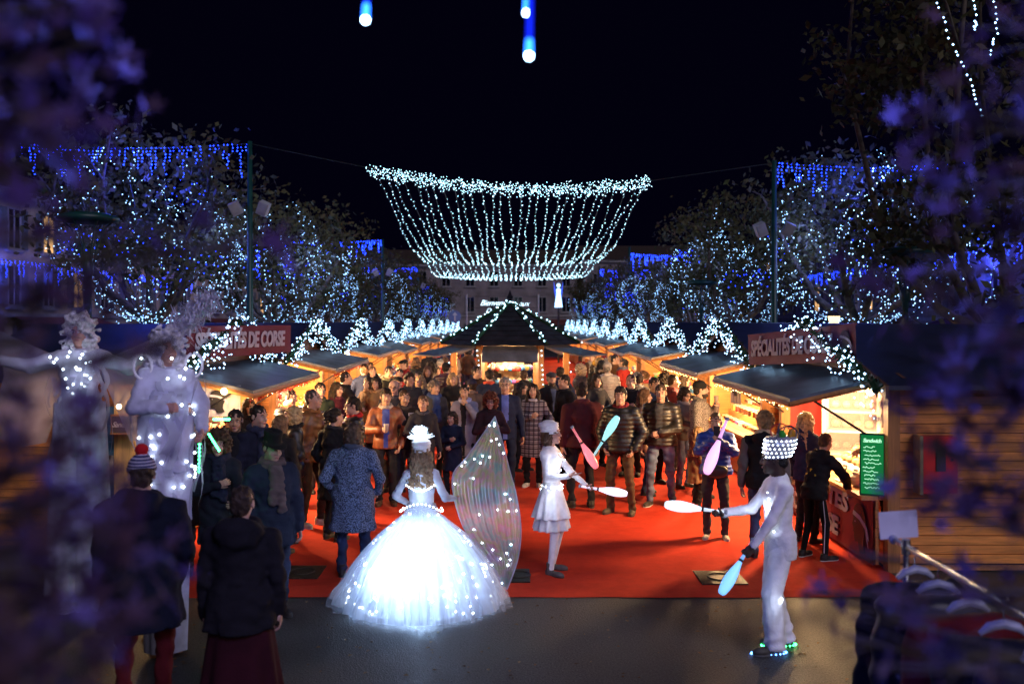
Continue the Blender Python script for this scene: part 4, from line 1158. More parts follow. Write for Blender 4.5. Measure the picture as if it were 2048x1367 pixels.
def chalet(s, xf_, yc, label, k, planks, wallm=None, awn=None, lampE=60, group='market chalets in two rows'):
    t = thing('market_chalet', label, 'market stall', (s * xf_, yc, 0), 0, group)
    S = lambda u, v, z: Vector((s * u, v, z))
    P = lambda name, b, m: obj(name, b, m, t)
    def bx(name, u, v, z, du, dv, dz, m):
        b = MB(); b.box(S(u, v, z), (du, dv, dz)); return P(name, b, m)
    for v in (-CW, CW):
        if planks and v < 0:
            n = 20
            for i in range(n):
                o = obj('plank', plank_me, parent=t, loc=S(CD / 2 + .06, v + (.006 if i % 2 else -.006), .1 + .1 * i + .05))
            bx('wall_lining', CD / 2 + .06, v + .05, EAVE / 2 + .02, CD - .02, .03, EAVE - .1, DARKW)
        else:
            b = MB()
            for i in range(20): b.box(S(CD / 2 + .06, v, .15 + .1 * i), (CD, .03 + (.008 if i % 2 else 0), .094))
            b.box(S(CD / 2 + .06, v + .02 * (1 if v < 0 else -1), 1.1), (CD - .02, .02, 2.0)); P('side_wall', b, PLANK)
    bx('back_wall', CD + .05, 0, EAVE / 2, .05, 2 * CW, EAVE, wallm or PLANKY)
    bx('floor', CD / 2, 0, .045, CD, 2 * CW - .06, .06, PLANKY)
    for v in (-CW + .04, CW - .04): bx('post', .0, v, EAVE / 2, .13, .13, EAVE, POSTW)
    bx('lintel', .0, 0, EAVE - .08, .12, 2 * CW - .2, .15, PLANKY)
    b = MB(); b.prism([(-CW - .2, EAVE), (CW + .2, EAVE), (0, RIDGE - .03)], (s * .02, 0, 0), (0, 1, 0), (0, 0, 1), .04); P('gable_board', b, DARKW)
    for q in (-1, 1):
        b = MB(); e = .045
        a = [S(-.22, q * 2.42, EAVE - .11), S(CD + .25, q * 2.42, EAVE - .11), S(CD + .25, 0, RIDGE), S(-.22, 0, RIDGE)]
        b.add(a + [p + Vector((0, 0, e)) for p in a], [(3, 2, 1, 0), (4, 5, 6, 7), (0, 1, 5, 4), (1, 2, 6, 5), (2, 3, 7, 6), (3, 0, 4, 7)]); P('roof_panel', b, TARP)
        b = MB(); a = [S(-.26, q * 2.44, EAVE - .2), S(-.26, 0, RIDGE - .08), S(-.26, 0, RIDGE + .06), S(-.26, q * 2.44, EAVE - .06)]
        b.add(a + [p + Vector((s * .035, 0, 0)) for p in a], [(0, 1, 2, 3), (7, 6, 5, 4), (0, 4, 5, 1), (1, 5, 6, 2), (2, 6, 7, 3), (3, 7, 4, 0)]); P('bargeboard', b, DARKW)
    # counter
    b = MB()
    for i in range(3): b.box(S(-.22 + .19 * i, 0, CT), (.18, 2 * CW - .16, .04))
    P('counter_top', b, PLANKY)
    b = MB()
    for i in range(7): b.box(S(-.14, 0, .11 + .1 * i), (.03 + (.006 if i % 2 else 0), 2 * CW - .16, .094))
    P('counter_front', b, PLANKY)
    # raised awning
    az = 1.84 + (0, 0, .05, -.04, .07, .0, .04)[k % 7]
    a = [S(-.05, -CW + .1, EAVE - .03), S(-.05, CW - .1, EAVE - .03), S(-1.08, CW - .1, az), S(-1.08, -CW + .1, az - .015)]
    b = MB(); b.add(a + [p + Vector((0, 0, .035)) for p in a], [(3, 2, 1, 0), (4, 5, 6, 7), (0, 1, 5, 4), (1, 2, 6, 5), (2, 3, 7, 6), (3, 0, 4, 7)]); P('awning', b, awn or AWNS[(k * 2 + (s > 0)) % 4])
    b = MB()
    for (p, q) in ((a[2], a[3]), (a[1], a[2]), (a[3], a[0])):
        dn = Vector((0, 0, -.03)); M = None
        b.tube([p + dn, q + dn], .03, 4)
    P('awning_frame', b, PLANKY)
    for v in (-CW + .16, CW - .16):
        b = MB(); b.tube([S(-.05, v, 1.35), S(-.85, v, 1.86)], .014, 5); P('awning_strut', b, DARKM)
    gm, lm = GAR[s][k % 2]
    o = P('garland', gm, None); o2 = stuff(obj('bulbs', lm, parent=o))
    for v in (-.95, .9):
        b = MB(); b.ball((0, 0, 0), .045, 0, 8, 6); b.tube([(0, 0, .04), (0, 0, .12)], .02, 6, 1); obj('lamp_bulb', b, [WARM, DARKM], t, S(.16, v, 1.86))
    if lampE:
        lamp('stall_light', S(.35, 0, 1.82), lampE * 2.7, WARMC, .12, t)
        lamp('awning_light', S(-.45, 0, 1.72), lampE * (5.6 if k < 2 and planks else 1.5), WARMC, .12, t)
    return t
RX, LX = 4.1, 4.2
CHR = [11.95 + 5.0 * k for k in range(11)]; CHL = [13.05 + 5.2 * k for k in range(11)]
REDW = mat('red_wall', (.45, .02, .015), .6, var=.12, scale=3)
R1 = chalet(1, RX, CHR[0], 'wooden food stall with red inner walls and a green menu board', 0, True, REDW, lampE=85)
R2 = chalet(1, RX, CHR[1], 'wooden stall stacked with boxed sweets beside the red-walled food stall', 1, True, lampE=90)
L1 = chalet(-1, LX, CHL[0], 'wooden snack stall with a Sandwich board and a hanging head-emblem flag', 0, True, lampE=100)
L2 = chalet(-1, LX, CHL[1], 'wooden stall selling ornaments next to the head-emblem flag stall', 1, True, lampE=100)
for k in range(2, 11):
    for s, xf_, ys in ((1, RX, CHR), (-1, LX, CHL)):
        side = 'menu board' if s > 0 else 'Sandwich board'
        lab = 'wooden stall with light-covered gable, %s along the row of the %s stall' % (ORD[k], side)
        chalet(s, xf_, ys[k], lab, k, False, lampE=90 if k < 6 else 60)

# fairy lights and tinsel under the near awnings
rs = random.Random(91)
for s, xf_, yc, nm, lab, m_ in ((1, RX, CHR[0], 'fairy_lights', 'tiny warm fairy lights along the awning edge of the food stall', emit('fairy', (1, .62, .25), 8)), (1, RX, CHR[1], 'fairy_lights', 'tiny warm fairy lights along the awning edge of the sweets stall', emit('fairy', (1, .62, .25), 8))):
    t = thing(nm, lab, 'fairy lights', (s * (xf_ - 1.08), yc, 1.78)); b = MB(); b.tube([(0, -1.85 + .25 * i, .01 * math.sin(i * 2)) for i in range(16)], .004, 4); obj('wire', b, WIRE, t)
    b = MB(); [b.octa((rs.uniform(-.015, .015), -1.85 + .075 * i, -.015 + rs.uniform(-.03, .01)), .008) for i in range(50)]; stuff(obj('bulbs', b, m_, t))
for yc, lab in ((CHL[0], 'red tinsel fringe under the awning edge of the Sandwich stall'), (CHL[1], 'red tinsel fringe under the awning edge of the ornament stall')):
    t = thing('tinsel', lab, 'tinsel', (-(LX - 1.04), yc, 1.77)); b = MB()
    for i in range(700):
        y = rs.uniform(-1.8, 1.8); p = Vector((rs.gauss(0, .015), y, .02 * math.sin(y * 5) + rs.gauss(0, .012))); d = Vector((rs.gauss(0, 1), rs.gauss(0, 1), rs.gauss(-.4, 1))).normalized() * .06; e_ = d.cross(Vector((.2, .4, .9))).normalized() * .004; b.add([p - e_, p + e_, p + d], [(0, 1, 2)])
    obj('fringe', b, mat('tinsel_red', (.5, .02, .03), .25, .4, var=.3), t)
# ---- banners and signs
REDB = mat('banner_red', (.15, .010, .026), .6, var=.12, scale=3, bump=.2, bscale=8)
WLET = mat('letter_white', (.50, .46, .54), .6, var=.05)
BLACKP = mat('black_print', (.012, .010, .010), .6, var=.05)
def put(o, origin, ax, ay): o.matrix_world = frame_matrix(origin, ax, ay); return o
def child_put(o, parent, origin, ax, ay):
    o.parent = parent; o.matrix_parent_inverse = Matrix.Identity(4); o.matrix_basis = parent_inv(parent) @ frame_matrix(origin, ax, ay)
def parent_inv(p):
    return (Matrix.Translation(p.location) @ p.rotation_euler.to_matrix().to_4x4()).inverted()
def moor_head(flip=1, band=WLET, sc_=1.0):
    """profile head with a knotted head band"""
    prof = [(-.02, -.5), (-.10, -.30), (-.27, -.33), (-.33, -.24), (-.30, -.17), (-.36, -.13), (-.34, -.07), (-.36, -.03), (-.42, .02), (-.36, .14), (-.37, .26), (-.28, .42), (-.12, .5), (.08, .5), (.24, .40), (.33, .22), (.32, .02), (.24, -.14), (.22, -.3), (.3, -.46), (.14, -.5)]
    b = MB(); b.prism([(flip * x * sc_, y * sc_) for x, y in prof], (0, 0, 0), (1, 0, 0), (0, 1, 0), .004, 0)
    bd = [(-.375, .22), (-.35, .32), (.0, .27), (.28, .16), (.42, .06), (.5, -.16), (.42, -.12), (.47, -.32), (.37, -.16), (.30, .04), (.0, .17)]
    b.prism([(flip * x * sc_, y * sc_) for x, y in bd], (0, 0, .0045), (1, 0, 0), (0, 1, 0), .003, 1)
    b.ball((flip * -.24 * sc_, .1 * sc_, .005), .022 * sc_, 1, 6, 4)
    return b.mesh('emblem', [BLACKP, band])
def banner(name, label, origin, ax, ay, w_, h_, lines, tsz, emblem=None, m=REDB, loose=0.0):
    M = frame_matrix(origin, ax, ay)
    t = thing(name, label, 'banner'); t.matrix_world = M
    b = MB(); n = 24; vs = []
    for j in range(7):
        for i in range(n + 1): vs.append((-w_ / 2 + w_ * i / n, -h_ / 2 + h_ * j / 6, loose * math.sin(i * .9) * (.4 + .6 * (1 - j / 6))))
    b.add(vs, [(j * (n + 1) + i, j * (n + 1) + i + 1, (j + 1) * (n + 1) + i + 1, (j + 1) * (n + 1) + i) for j in range(6) for i in range(n)]); obj('cloth', b, m, t, smooth=True)
    b = MB(); b.box((0, h_ / 2, -.005), (w_, .02, .02)); b.box((0, -h_ / 2, -.005), (w_, .02, .02)); obj('hem', b, m, t)
    for txt, x, y, sz in lines:
        me = text_mesh(txt, sz, .004, .12, WLET, .95, .012); o = obj('lettering', me, parent=t, loc=(x, y, .012 + abs(loose)))
        wd = max(v.co.x for v in me.vertices) - min(v.co.x for v in me.vertices); o.scale = (tsz / wd * len(txt) / max(len(q[0]) for q in lines) if tsz else 1, 1, 1)
    if emblem:
        o = obj('emblem', moor_head(1, WLET, emblem[2]), parent=t, loc=(emblem[0], emblem[1], .014 + abs(loose)))
    return t
# roof banners, standing along the front of the roofs, facing the street
banner('roof_banner', 'red roof banner reading SPÉCIALITÉS DE CORSE above the menu board stall', (RX - .42, CHR[0] + .05, 2.37), (.16, -1, .06), (0, 0, 1), 3.0, .42, [('SPÉCIALITÉS DE CORSE', -.18, 0, .30)], 2.35, (1.3, 0, .3), loose=.012)
banner('roof_banner', 'red roof banner reading SPÉCIALITÉS DE CORSE above the Sandwich stall', (-LX + .45, CHL[0] - .1, 2.43), (.22, 1, 0), (0, 0, 1), 2.9, .40, [('SPÉCIALITÉS DE CORSE', -.05, 0, .30)], 2.5, None, loose=.012)
banner('counter_banner', 'red counter banner with white lettering and dark emblem under the food counter', (RX - .175, CHR[0] - .15, .40), (0, -1, 0), (0, 0, 1), 3.5, .68, [('SPÉCIALITÉS', -.18, .17, .30), ('DE CORSE', -.18, -.17, .30)], 2.45, (1.42, -.02, .54), loose=.006)
# white flag under the Sandwich stall awning
WFL = mat('flag_white', (.62, .58, .55), .8, var=.08, scale=4)
t = banner('hanging_flag', 'white flag with dark head-in-bandana emblem hanging under the awning', (XX(433, 11.25), 11.25, PX(433, 802, 11.25).z), (1, .1, 0), (0, 0, 1), .57, .36, [], 0, (.02, 0, .27), m=WFL, loose=.008)
t = banner('hanging_flag', 'white flag with dark emblem hanging in the sweets stall', (RX - .35, CHR[1] - 1.45, 1.58), (.3, -1, 0), (0, 0, 1), .34, .5, [], 0, (.0, 0, .26), m=WFL, loose=.008)
# Sandwich board on a bracket
p = PX(249, 849, 10.6)
t = thing('sandwich_sign', 'rustic slate board reading Sandwich in white chalk script', 'sign', p, R(-8))
b = MB(); b.box((0, 0, 0), (.31, .02, .19)); obj('board', b, mat('slate_brown', (.05, .035, .025), .8, var=.3), t)
b = MB()
for z in (-.105, .105): b.tube([(-.17, 0, z), (.17, 0, z + .01)], .014, 6)
for x in (-.16, .16): b.tube([(x, .002, -.1), (x, .002, .11)], .011, 6)
obj('frame', b, wood('stick', (.25, .12, .05), 'X'), t)
o = obj('lettering', text_mesh('Sandwich', .085, .002, .35, WLET, .9, .002), parent=t, loc=(0, -.013, 0)); o.rotation_euler = (R(90), 0, 0)
b = MB(); b.tube([(.12, 0, .11), (.13, .15, .55), (.05, .5, .75)], .01, 5); obj('hanger', b, DARKM, t)
# green menu board on the food counter
mz = CT + .02; mo = Vector((RX - .17, CHR[0] - 1.86, mz))
t = thing('menu_board', 'green-lettered chalk menu board standing on the food stall counter', 'menu board', mo, R(-24))
b = MB(); b.box((0, 0, .34), (.26, .03, .68)); obj('frame', b, mat('frame_green', (.01, .09, .03), .5, var=.1), t)
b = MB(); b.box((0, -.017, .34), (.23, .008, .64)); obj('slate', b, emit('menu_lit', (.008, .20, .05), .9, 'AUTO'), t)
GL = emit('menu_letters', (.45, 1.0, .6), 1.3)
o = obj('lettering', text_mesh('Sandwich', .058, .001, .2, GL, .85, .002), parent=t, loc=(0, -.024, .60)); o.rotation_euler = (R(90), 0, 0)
rs = random.Random(4); b = MB()
for L in range(11):
    z = .53 - L * .044; x0 = -.095 + rs.uniform(0, .02); x1 = rs.uniform(.02, .095)
    pts = [(x0 + (x1 - x0) * i / 16, -.024, z + rs.uniform(-.011, .011)) for i in range(17)]
    b.tube(pts, .0038, 4)
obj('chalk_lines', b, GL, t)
b = MB(); b.box((0, .1, .25), (.26, .012, .5), 0, Matrix.Rotation(R(18), 3, 'X')); obj('easel_leg', b, PLANKY, t)
# blue poster and timber pillar by the Sandwich stall
t = thing('poster_stand', 'blue poster board leaning beside the lit pillar of the Sandwich stall', 'poster', (XX(212, 10.85), 10.85, 0))
b = MB(); b.box((0, 0, .85), (.2, .03, 1.7)); obj('board', b, mat('poster_blue', (.03, .10, .2), .5, var=.4, scale=3), t)
for z, dz, c in ((1.38, .2, (.05, .16, .3)), (1.02, .22, (.4, .38, .36)), (.6, .45, (.02, .06, .16))):
    b = MB(); b.box((0, -.017, z), (.19, .006, dz)); obj('print', b, mat('print_%.2f' % z, c, .5, var=.6, scale=12), t)
t = thing('timber_pillar', 'thick pale timber pillar at the corner of the Sandwich stall', 'pillar', (XX(254, 10.9), 10.9, 0))
b = MB(); b.box((0, 0, .95), (.22, .2, 1.9)); obj('shaft', b, wood('pale_timber', (.55, .36, .15), 'Z'), t); b = MB(); b.box((0, 0, 1.93), (.3, .28, .07)); obj('cap', b, POSTW, t)
lamp('pillar_light', (.16, -.62, 1.72), 9, WARMC, .05, t)
b = MB(); b.ball((.16, -.6, 1.75), .03, 0, 8, 6); b.tube([(.16, -.6, 1.78), (.12, -.3, 1.9), (.08, 0, 1.93)], .008, 5, 1); obj('lamp_bulb', b, [WARM, DARKM], t)
b = MB(); b.ball((0, 0, 0), .04, 0, 8, 6); obj('lamp_bulb', b, WARM, L1, Vector((XX(448, 11.1), 11.1, 1.86)) - Vector((-LX, CHL[0], 0))); lamp('flag_light', Vector((XX(448, 11.05), 11.0, 1.8)) - Vector((-LX, CHL[0], 0)), 9, WARMC, .04, L1)
# red cabinet on the plank wall
t = thing('red_cabinet', 'red metal cabinet with a black window fixed to the plank wall', 'cabinet', (RX + .42, CHR[0] - CW - .02, .88))
b = MB(); b.box((0, -.09, .3), (.36, .17, .6)); obj('case', b, mat('cab_red', (.5, .015, .02), .4, var=.1), t)
b = MB(); b.box((-.20, -.09, .3), (.03, .18, .62)); obj('side_plate', b, mat('cab_side', (.25, .2, .12), .4, .3, var=.2), t)
b = MB(); b.box((.0, -.18, .36), (.1, .012, .24)); obj('window', b, BLACKP, t)
b = MB(); b.ball((.12, -.182, .36), .016); obj('lock', b, DARKM, t)

b = MB()
for i in range(4): b.box((RX + .32 + i * .55, CHR[0] + CW - .05, 1.13), (.52, .03, 1.95))
tag(obj('red_lining', b, REDW), 'red panels lining the inside end wall of the food stall', 'wall panel')
for i in range(3):
    b = MB(); b.box((RX + .6 + i * .55, CHR[0] + CW - .085, 1.13), (.05, .03, 1.95)); tag(obj('lining_batten', b, mat('cab_white', (.7, .66, .58), .4, var=.08)), 'pale upright batten between the red lining panels', 'batten', 'battens on the red lining')
# ---- stall goods
def item(kind, loc, label, group, cat, m, rz=0.0, sc_=1.0, key=None):
    k = ('it', kind, m.name)
    if k not in PLN:
        b = MB()
        if kind == 'loaf': b.ball((0, 0, .055), 1, 0, 10, 6, (.10, .075, .06)); [b.box((x, 0, .112), (.012, .05, .012), 0, Matrix.Rotation(.5, 3, 'Z')) for x in (-.04, 0, .04)]
        elif kind == 'cheese': b.lathe([(.0, 0), (.11, 0), (.12, .02), (.12, .07), (.11, .09), (0, .09)], 14)
        elif kind == 'jar': b.lathe([(.04, 0), (.045, .02), (.045, .09), (.032, .11)], 10, 0); b.lathe([(.036, .111), (.036, .135)], 10, 1)
        elif kind == 'box': b.box((0, 0, .05), (.2, .14, .1), 0); b.box((0, 0, .103), (.206, .146, .012), 1)
        elif kind == 'pack': b.box((0, 0, .025), (.16, .22, .05), 0); b.box((0, 0, .0525), (.12, .16, .005), 1)
        elif kind == 'bauble': b.ball((0, 0, .05), .05, 0, 10, 7); b.lathe([(.014, .098), (.014, .115)], 8, 1)
        elif kind == 'sausage': b.tube([(0, 0, 0), (.012, 0, -.08), (0, .01, -.18), (.01, 0, -.27)], [.012, .026, .026, .01], 8)
        elif kind == 'tag': b.box((0, 0, .04), (.06, .006, .08), 0, Matrix.Rotation(-.3, 3, 'X')); b.box((0, -.006, .045), (.04, .002, .03), 1, Matrix.Rotation(-.3, 3, 'X'))
        elif kind == 'toy': b.ball((0, 0, .07), .065, 0, 8, 6); b.ball((0, -.01, .16), .05, 0, 8, 6); b.ball((-.04, 0, .2), .018); b.ball((.04, 0, .2), .018); b.ball((0, -.05, .155), .02, 1)
        elif kind == 'basket': b.lathe([(.11, 0), (.15, .1), (.155, .11), (.14, .1), (.1, .02)], 14, 0); [b.ball((.07 * math.cos(a), .07 * math.sin(a), .1), .045, 1) for a in (0, 1.3, 2.5, 3.8, 5)]
        PLN[k] = b.mesh(kind, [m, ITEM2])
    o = obj({'loaf': 'bread_loaf', 'cheese': 'cheese_wheel', 'jar': 'jam_jar', 'box': 'gift_box', 'pack': 'sweet_pack', 'bauble': 'bauble', 'sausage': 'dried_sausage', 'tag': 'price_tag', 'toy': 'soft_toy', 'basket': 'fruit_basket'}[kind], PLN[k], loc=loc, rz=rz)
    o.scale = (sc_,) * 3; tag(o, label, cat, group); return o
ITEM2 = mat('item_trim', (.6, .5, .35), .6, var=.2)
BREAD = mat('bread', (.55, .33, .14), .75, var=.35, scale=14, bump=.5, bscale=30)
CHEESE = mat('cheese', (.65, .5, .26), .6, var=.2); HAM = mat('ham', (.32, .06, .04), .55, var=.4, scale=20)
cols = [mat('good_%d' % i, c, .45, var=.25, scale=12) for i, c in enumerate(((.5, .04, .03), (.05, .2, .45), (.6, .45, .1), (.55, .5, .45), (.08, .3, .1), (.35, .08, .3), (.6, .25, .05)))]
rs = random.Random(12)
# red-walled food stall
for i in range(9):
    for j in range(3):
        item('loaf', (RX + .34 + j * .17, CHR[0] - 1.25 + i * .2 + rs.uniform(-.02, .02), CT + .07 + j * .09), 'round bread roll in the heap on the food stall counter', 'bread rolls heaped on the food counter', 'bread', BREAD, rs.uniform(0, 3), rs.uniform(.8, 1.1))
b = MB(); b.box((RX + .52, CHR[0] - .45, CT + .035), (.6, 2.1, .07)); b.box((RX + .62, CHR[0] - .45, CT + .1), (.38, 2.08, .12))
tag(obj('display_tray', b, mat('tray', (.7, .66, .6), .4, var=.1)), 'pale stepped display tray under the bread rolls on the food counter', 'tray')
for i in range(5): item('tag', (RX + .12, CHR[0] - 1.3 + i * .36, CT + .02), 'small black price tag propped before the bread rolls', 'price tags on the food counter', 'price tag', BLACKP, R(-60))
item('loaf', (RX - .1, CHR[0] - 1.28, CT + .021), 'pale round loaf alone at the open edge of the food counter', None, 'bread', mat('pale_bread', (.7, .55, .38), .7, var=.2), .4, 1.35)
b = MB(); b.box((0, 0, 0), (.24, .17, .012)); b.box((.03, .02, .01), (.22, .16, .008), 0, Matrix.Rotation(.2, 3, 'Z'))
tag(obj('paper_sheets', b, mat('paper', (.7, .7, .75), .7, var=.05), loc=(RX - .12, CHR[0] - .95, CT + .03)), 'loose white paper sheets on the food counter by the boy', 'paper')
t = thing('display_cabinet', 'white-framed glass warming cabinet at the back of the food stall', 'cabinet', (RX + .72, CHR[0] + 1.15, .83), R(-25))
b = MB()
for x in (-.36, .36):
    for y in (-.2, .2): b.box((x, y, .45), (.05, .05, .9))
for z in (.0, .32, .6, .9): b.box((0, 0, z), (.67, .35, .03))
obj('frame', b, mat('cab_white', (.7, .66, .58), .4, var=.08), t)
b = MB(); b.box((0, -.2, .45), (.66, .008, .86)); obj('glass', b, sheer('thin_glass', (.9, .9, .9), .12, .2), t)
for z, m_ in ((.07, HAM), (.38, BREAD), (.66, CHEESE)):
    b = MB(); [b.ball((-.22 + .15 * i, 0, z + .04), .065, 0, 8, 5, (1, 1.3, .8)) for i in range(4)]; obj('food', b, m_, t)
b = MB(); b.box((RX + 1.2, CHR[0] + 1.35, .43), (1.9, .75, .78)); tag(obj('back_bench', b, mat('bench_pale', (.5, .4, .28), .6, var=.15)), 'pale work bench along the back of the food stall', 'bench')
for i in range(6): item('jar', (RX + 1.25 + i * .13, CHR[0] + 1.2, .82), 'preserve jar on the back bench of the food stall', 'jars on the back bench', 'jar', cols[i % 7])
for i in range(7): item('sausage', (RX + .75 + .03 * (i % 2), CHR[0] + 1.0 + i * .1, 1.86), 'dried sausage hanging from the food stall lintel', 'sausages hanging in the food stall', 'sausage', HAM, i)
b = MB(); b.box((RX + .75, CHR[0] + 1.3, 1.88), (.02, .85, .02)); tag(obj('hanging_rail', b, DARKM), 'dark rail carrying the hanging sausages in the food stall', 'rail')
# sweets stall: stepped rows of packs
for j in range(5):
    for i in range(11):
        item('box' if j % 2 else 'pack', (RX + .12 + j * .24, CHR[1] - 1.65 + i * .30, CT + .02 + j * .15), 'boxed sweets stacked in tiers on the sweets stall', 'packs in tiers on the sweets stall', 'box', cols[(i * 2 + j * 3) % 7] if rs.random() < .4 else mat('choc', (.10, .035, .015), .5, var=.2), rs.uniform(-.1, .1))
b = MB()
for j in range(5): b.box((RX + .12 + j * .24, CHR[1] - .15, CT + (.02 + j * .15) / 2), (.235, 3.5, .018 + j * .15))
tag(obj('tiered_stand', b, PLANKY), 'stepped wooden stand carrying the boxed sweets', 'stand')
# Sandwich stall and ornament stall
for i in range(9): item('sausage', (-LX - .25, CHL[0] - .2 + i * .13, 1.9), 'dried sausage hanging inside the Sandwich stall', 'sausages hanging in the Sandwich stall', 'sausage', HAM, i)
for i in range(12): item('cheese' if i % 3 else 'basket', (-LX - .05 - .22 * (i % 2), CHL[0] - 1.2 + i * .24, CT + .02), 'cheese or fruit set out on the Sandwich stall counter', 'food on the Sandwich stall counter', 'food', CHEESE)
for r_ in range(3):
    for i in range(12): item('jar', (-LX - 2.08, CHL[0] - 1.5 + i * .26, 1.0 + .32 * r_), 'jar on the wall shelves of the Sandwich stall', 'jars on the Sandwich stall shelves', 'jar', cols[(i + r_) % 7])
for r_ in range(3):
    for x_, yc, lab in ((-LX - 2.08, CHL[0], 'wall shelf of jars in the Sandwich stall'), (-LX - 2.08, CHL[1], 'wall shelf in the ornament stall')):
        b = MB(); b.box((x_, yc, .985 + .32 * r_), (.26, 3.6, .025)); tag(obj('wall_shelf', b, PLANKY), lab, 'shelf', 'wall shelves in the stalls')
for j in range(5):
    for i in range(15): item('bauble' if (i + j) % 4 else 'toy', (-LX - .02 - .16 * j, CHL[1] - 1.65 + i * .235 + rs.uniform(-.03, .03), CT + .02 + .05 * j), 'small shiny ornament on the ornament stall counter', 'ornaments on the stall counter', 'ornament', cols[rs.randrange(7)])
b = MB()
for j in range(5): b.box((-LX - .02 - .16 * j, CHL[1] - .0, CT + (.02 + j * .05) / 2), (.155, 3.6, .018 + j * .05))
tag(obj('tiered_stand', b, PLANKY), 'low stepped stand under the shiny ornaments', 'stand')
for r_ in range(3):
    for i in range(14): item('bauble' if i % 2 else 'toy', (-LX - 2.06, CHL[1] - 1.6 + i * .24, 1.0 + .32 * r_), 'small ornament on the back shelves of the ornament stall', 'ornaments on the back shelves', 'ornament', cols[rs.randrange(7)])
t = thing('wreath', 'green wreath with baubles hanging in the ornament stall', 'wreath', (-LX - .12, CHL[1] - 1.1, 1.62), R(90))
b = MB(); b.tube([(.2 * math.cos(a), 0, .2 * math.sin(a)) for a in np.linspace(0, 6.283, 17)], .05, 6)
for i in range(220):
    a = rs.uniform(0, 6.28); p = Vector((.2 * math.cos(a), 0, .2 * math.sin(a))); d = Vector((rs.gauss(0, 1), rs.gauss(0, 1), rs.gauss(0, 1))).normalized() * .1; e = d.cross(Vector((.2, .9, .3))).normalized() * .015
    b.add([p - e, p + e, p + d], [(0, 1, 2)])
obj('foliage', b, PINE, t)
for a in np.linspace(0, 5.6, 8): b = MB(); b.ball((.2 * math.cos(a), -.06, .2 * math.sin(a)), .03); obj('bauble', b, cols[0], t)
# goods on stalls farther down
for k in range(2, 6):
    for s, xf_, ys, side in ((1, RX, CHR, 'menu board'), (-1, LX, CHL, 'Sandwich board')):
        for i in range(12):
            for j in range(2): item(('toy', 'box', 'basket', 'jar')[(i + k) % 4], (s * (xf_ + .05 + .3 * j), ys[k] - 1.6 + i * .29, CT + .02 + .16 * j), 'colourful goods on a far stall of the %s row' % side, 'goods on far stalls', 'goods', cols[rs.randrange(7)])
        b = MB(); b.box((s * (xf_ + .38), ys[k], CT + .09), (.34, 3.5, .14)); tag(obj('goods_step', b, PLANKY), 'wooden step under goods on a far stall of the %s row' % side, 'stand', 'steps on far stalls')
        for r_ in range(2):
            for i in range(9): item(('toy', 'box', 'bauble')[(i + k + r_) % 3], (s * (xf_ + 2.0), ys[k] - 1.5 + i * .36, 1.1 + .4 * r_), 'colourful goods on back shelf of a far stall, %s row' % side, 'goods on far back shelves', 'goods', cols[rs.randrange(7)], sc_=1.5)
            b = MB(); b.box((s * (xf_ + 2.05), ys[k], 1.085 + .4 * r_), (.3, 3.6, .025)); tag(obj('wall_shelf', b, PLANKY), 'back shelf of a far stall, %s row' % side, 'shelf', 'wall shelves in the stalls')

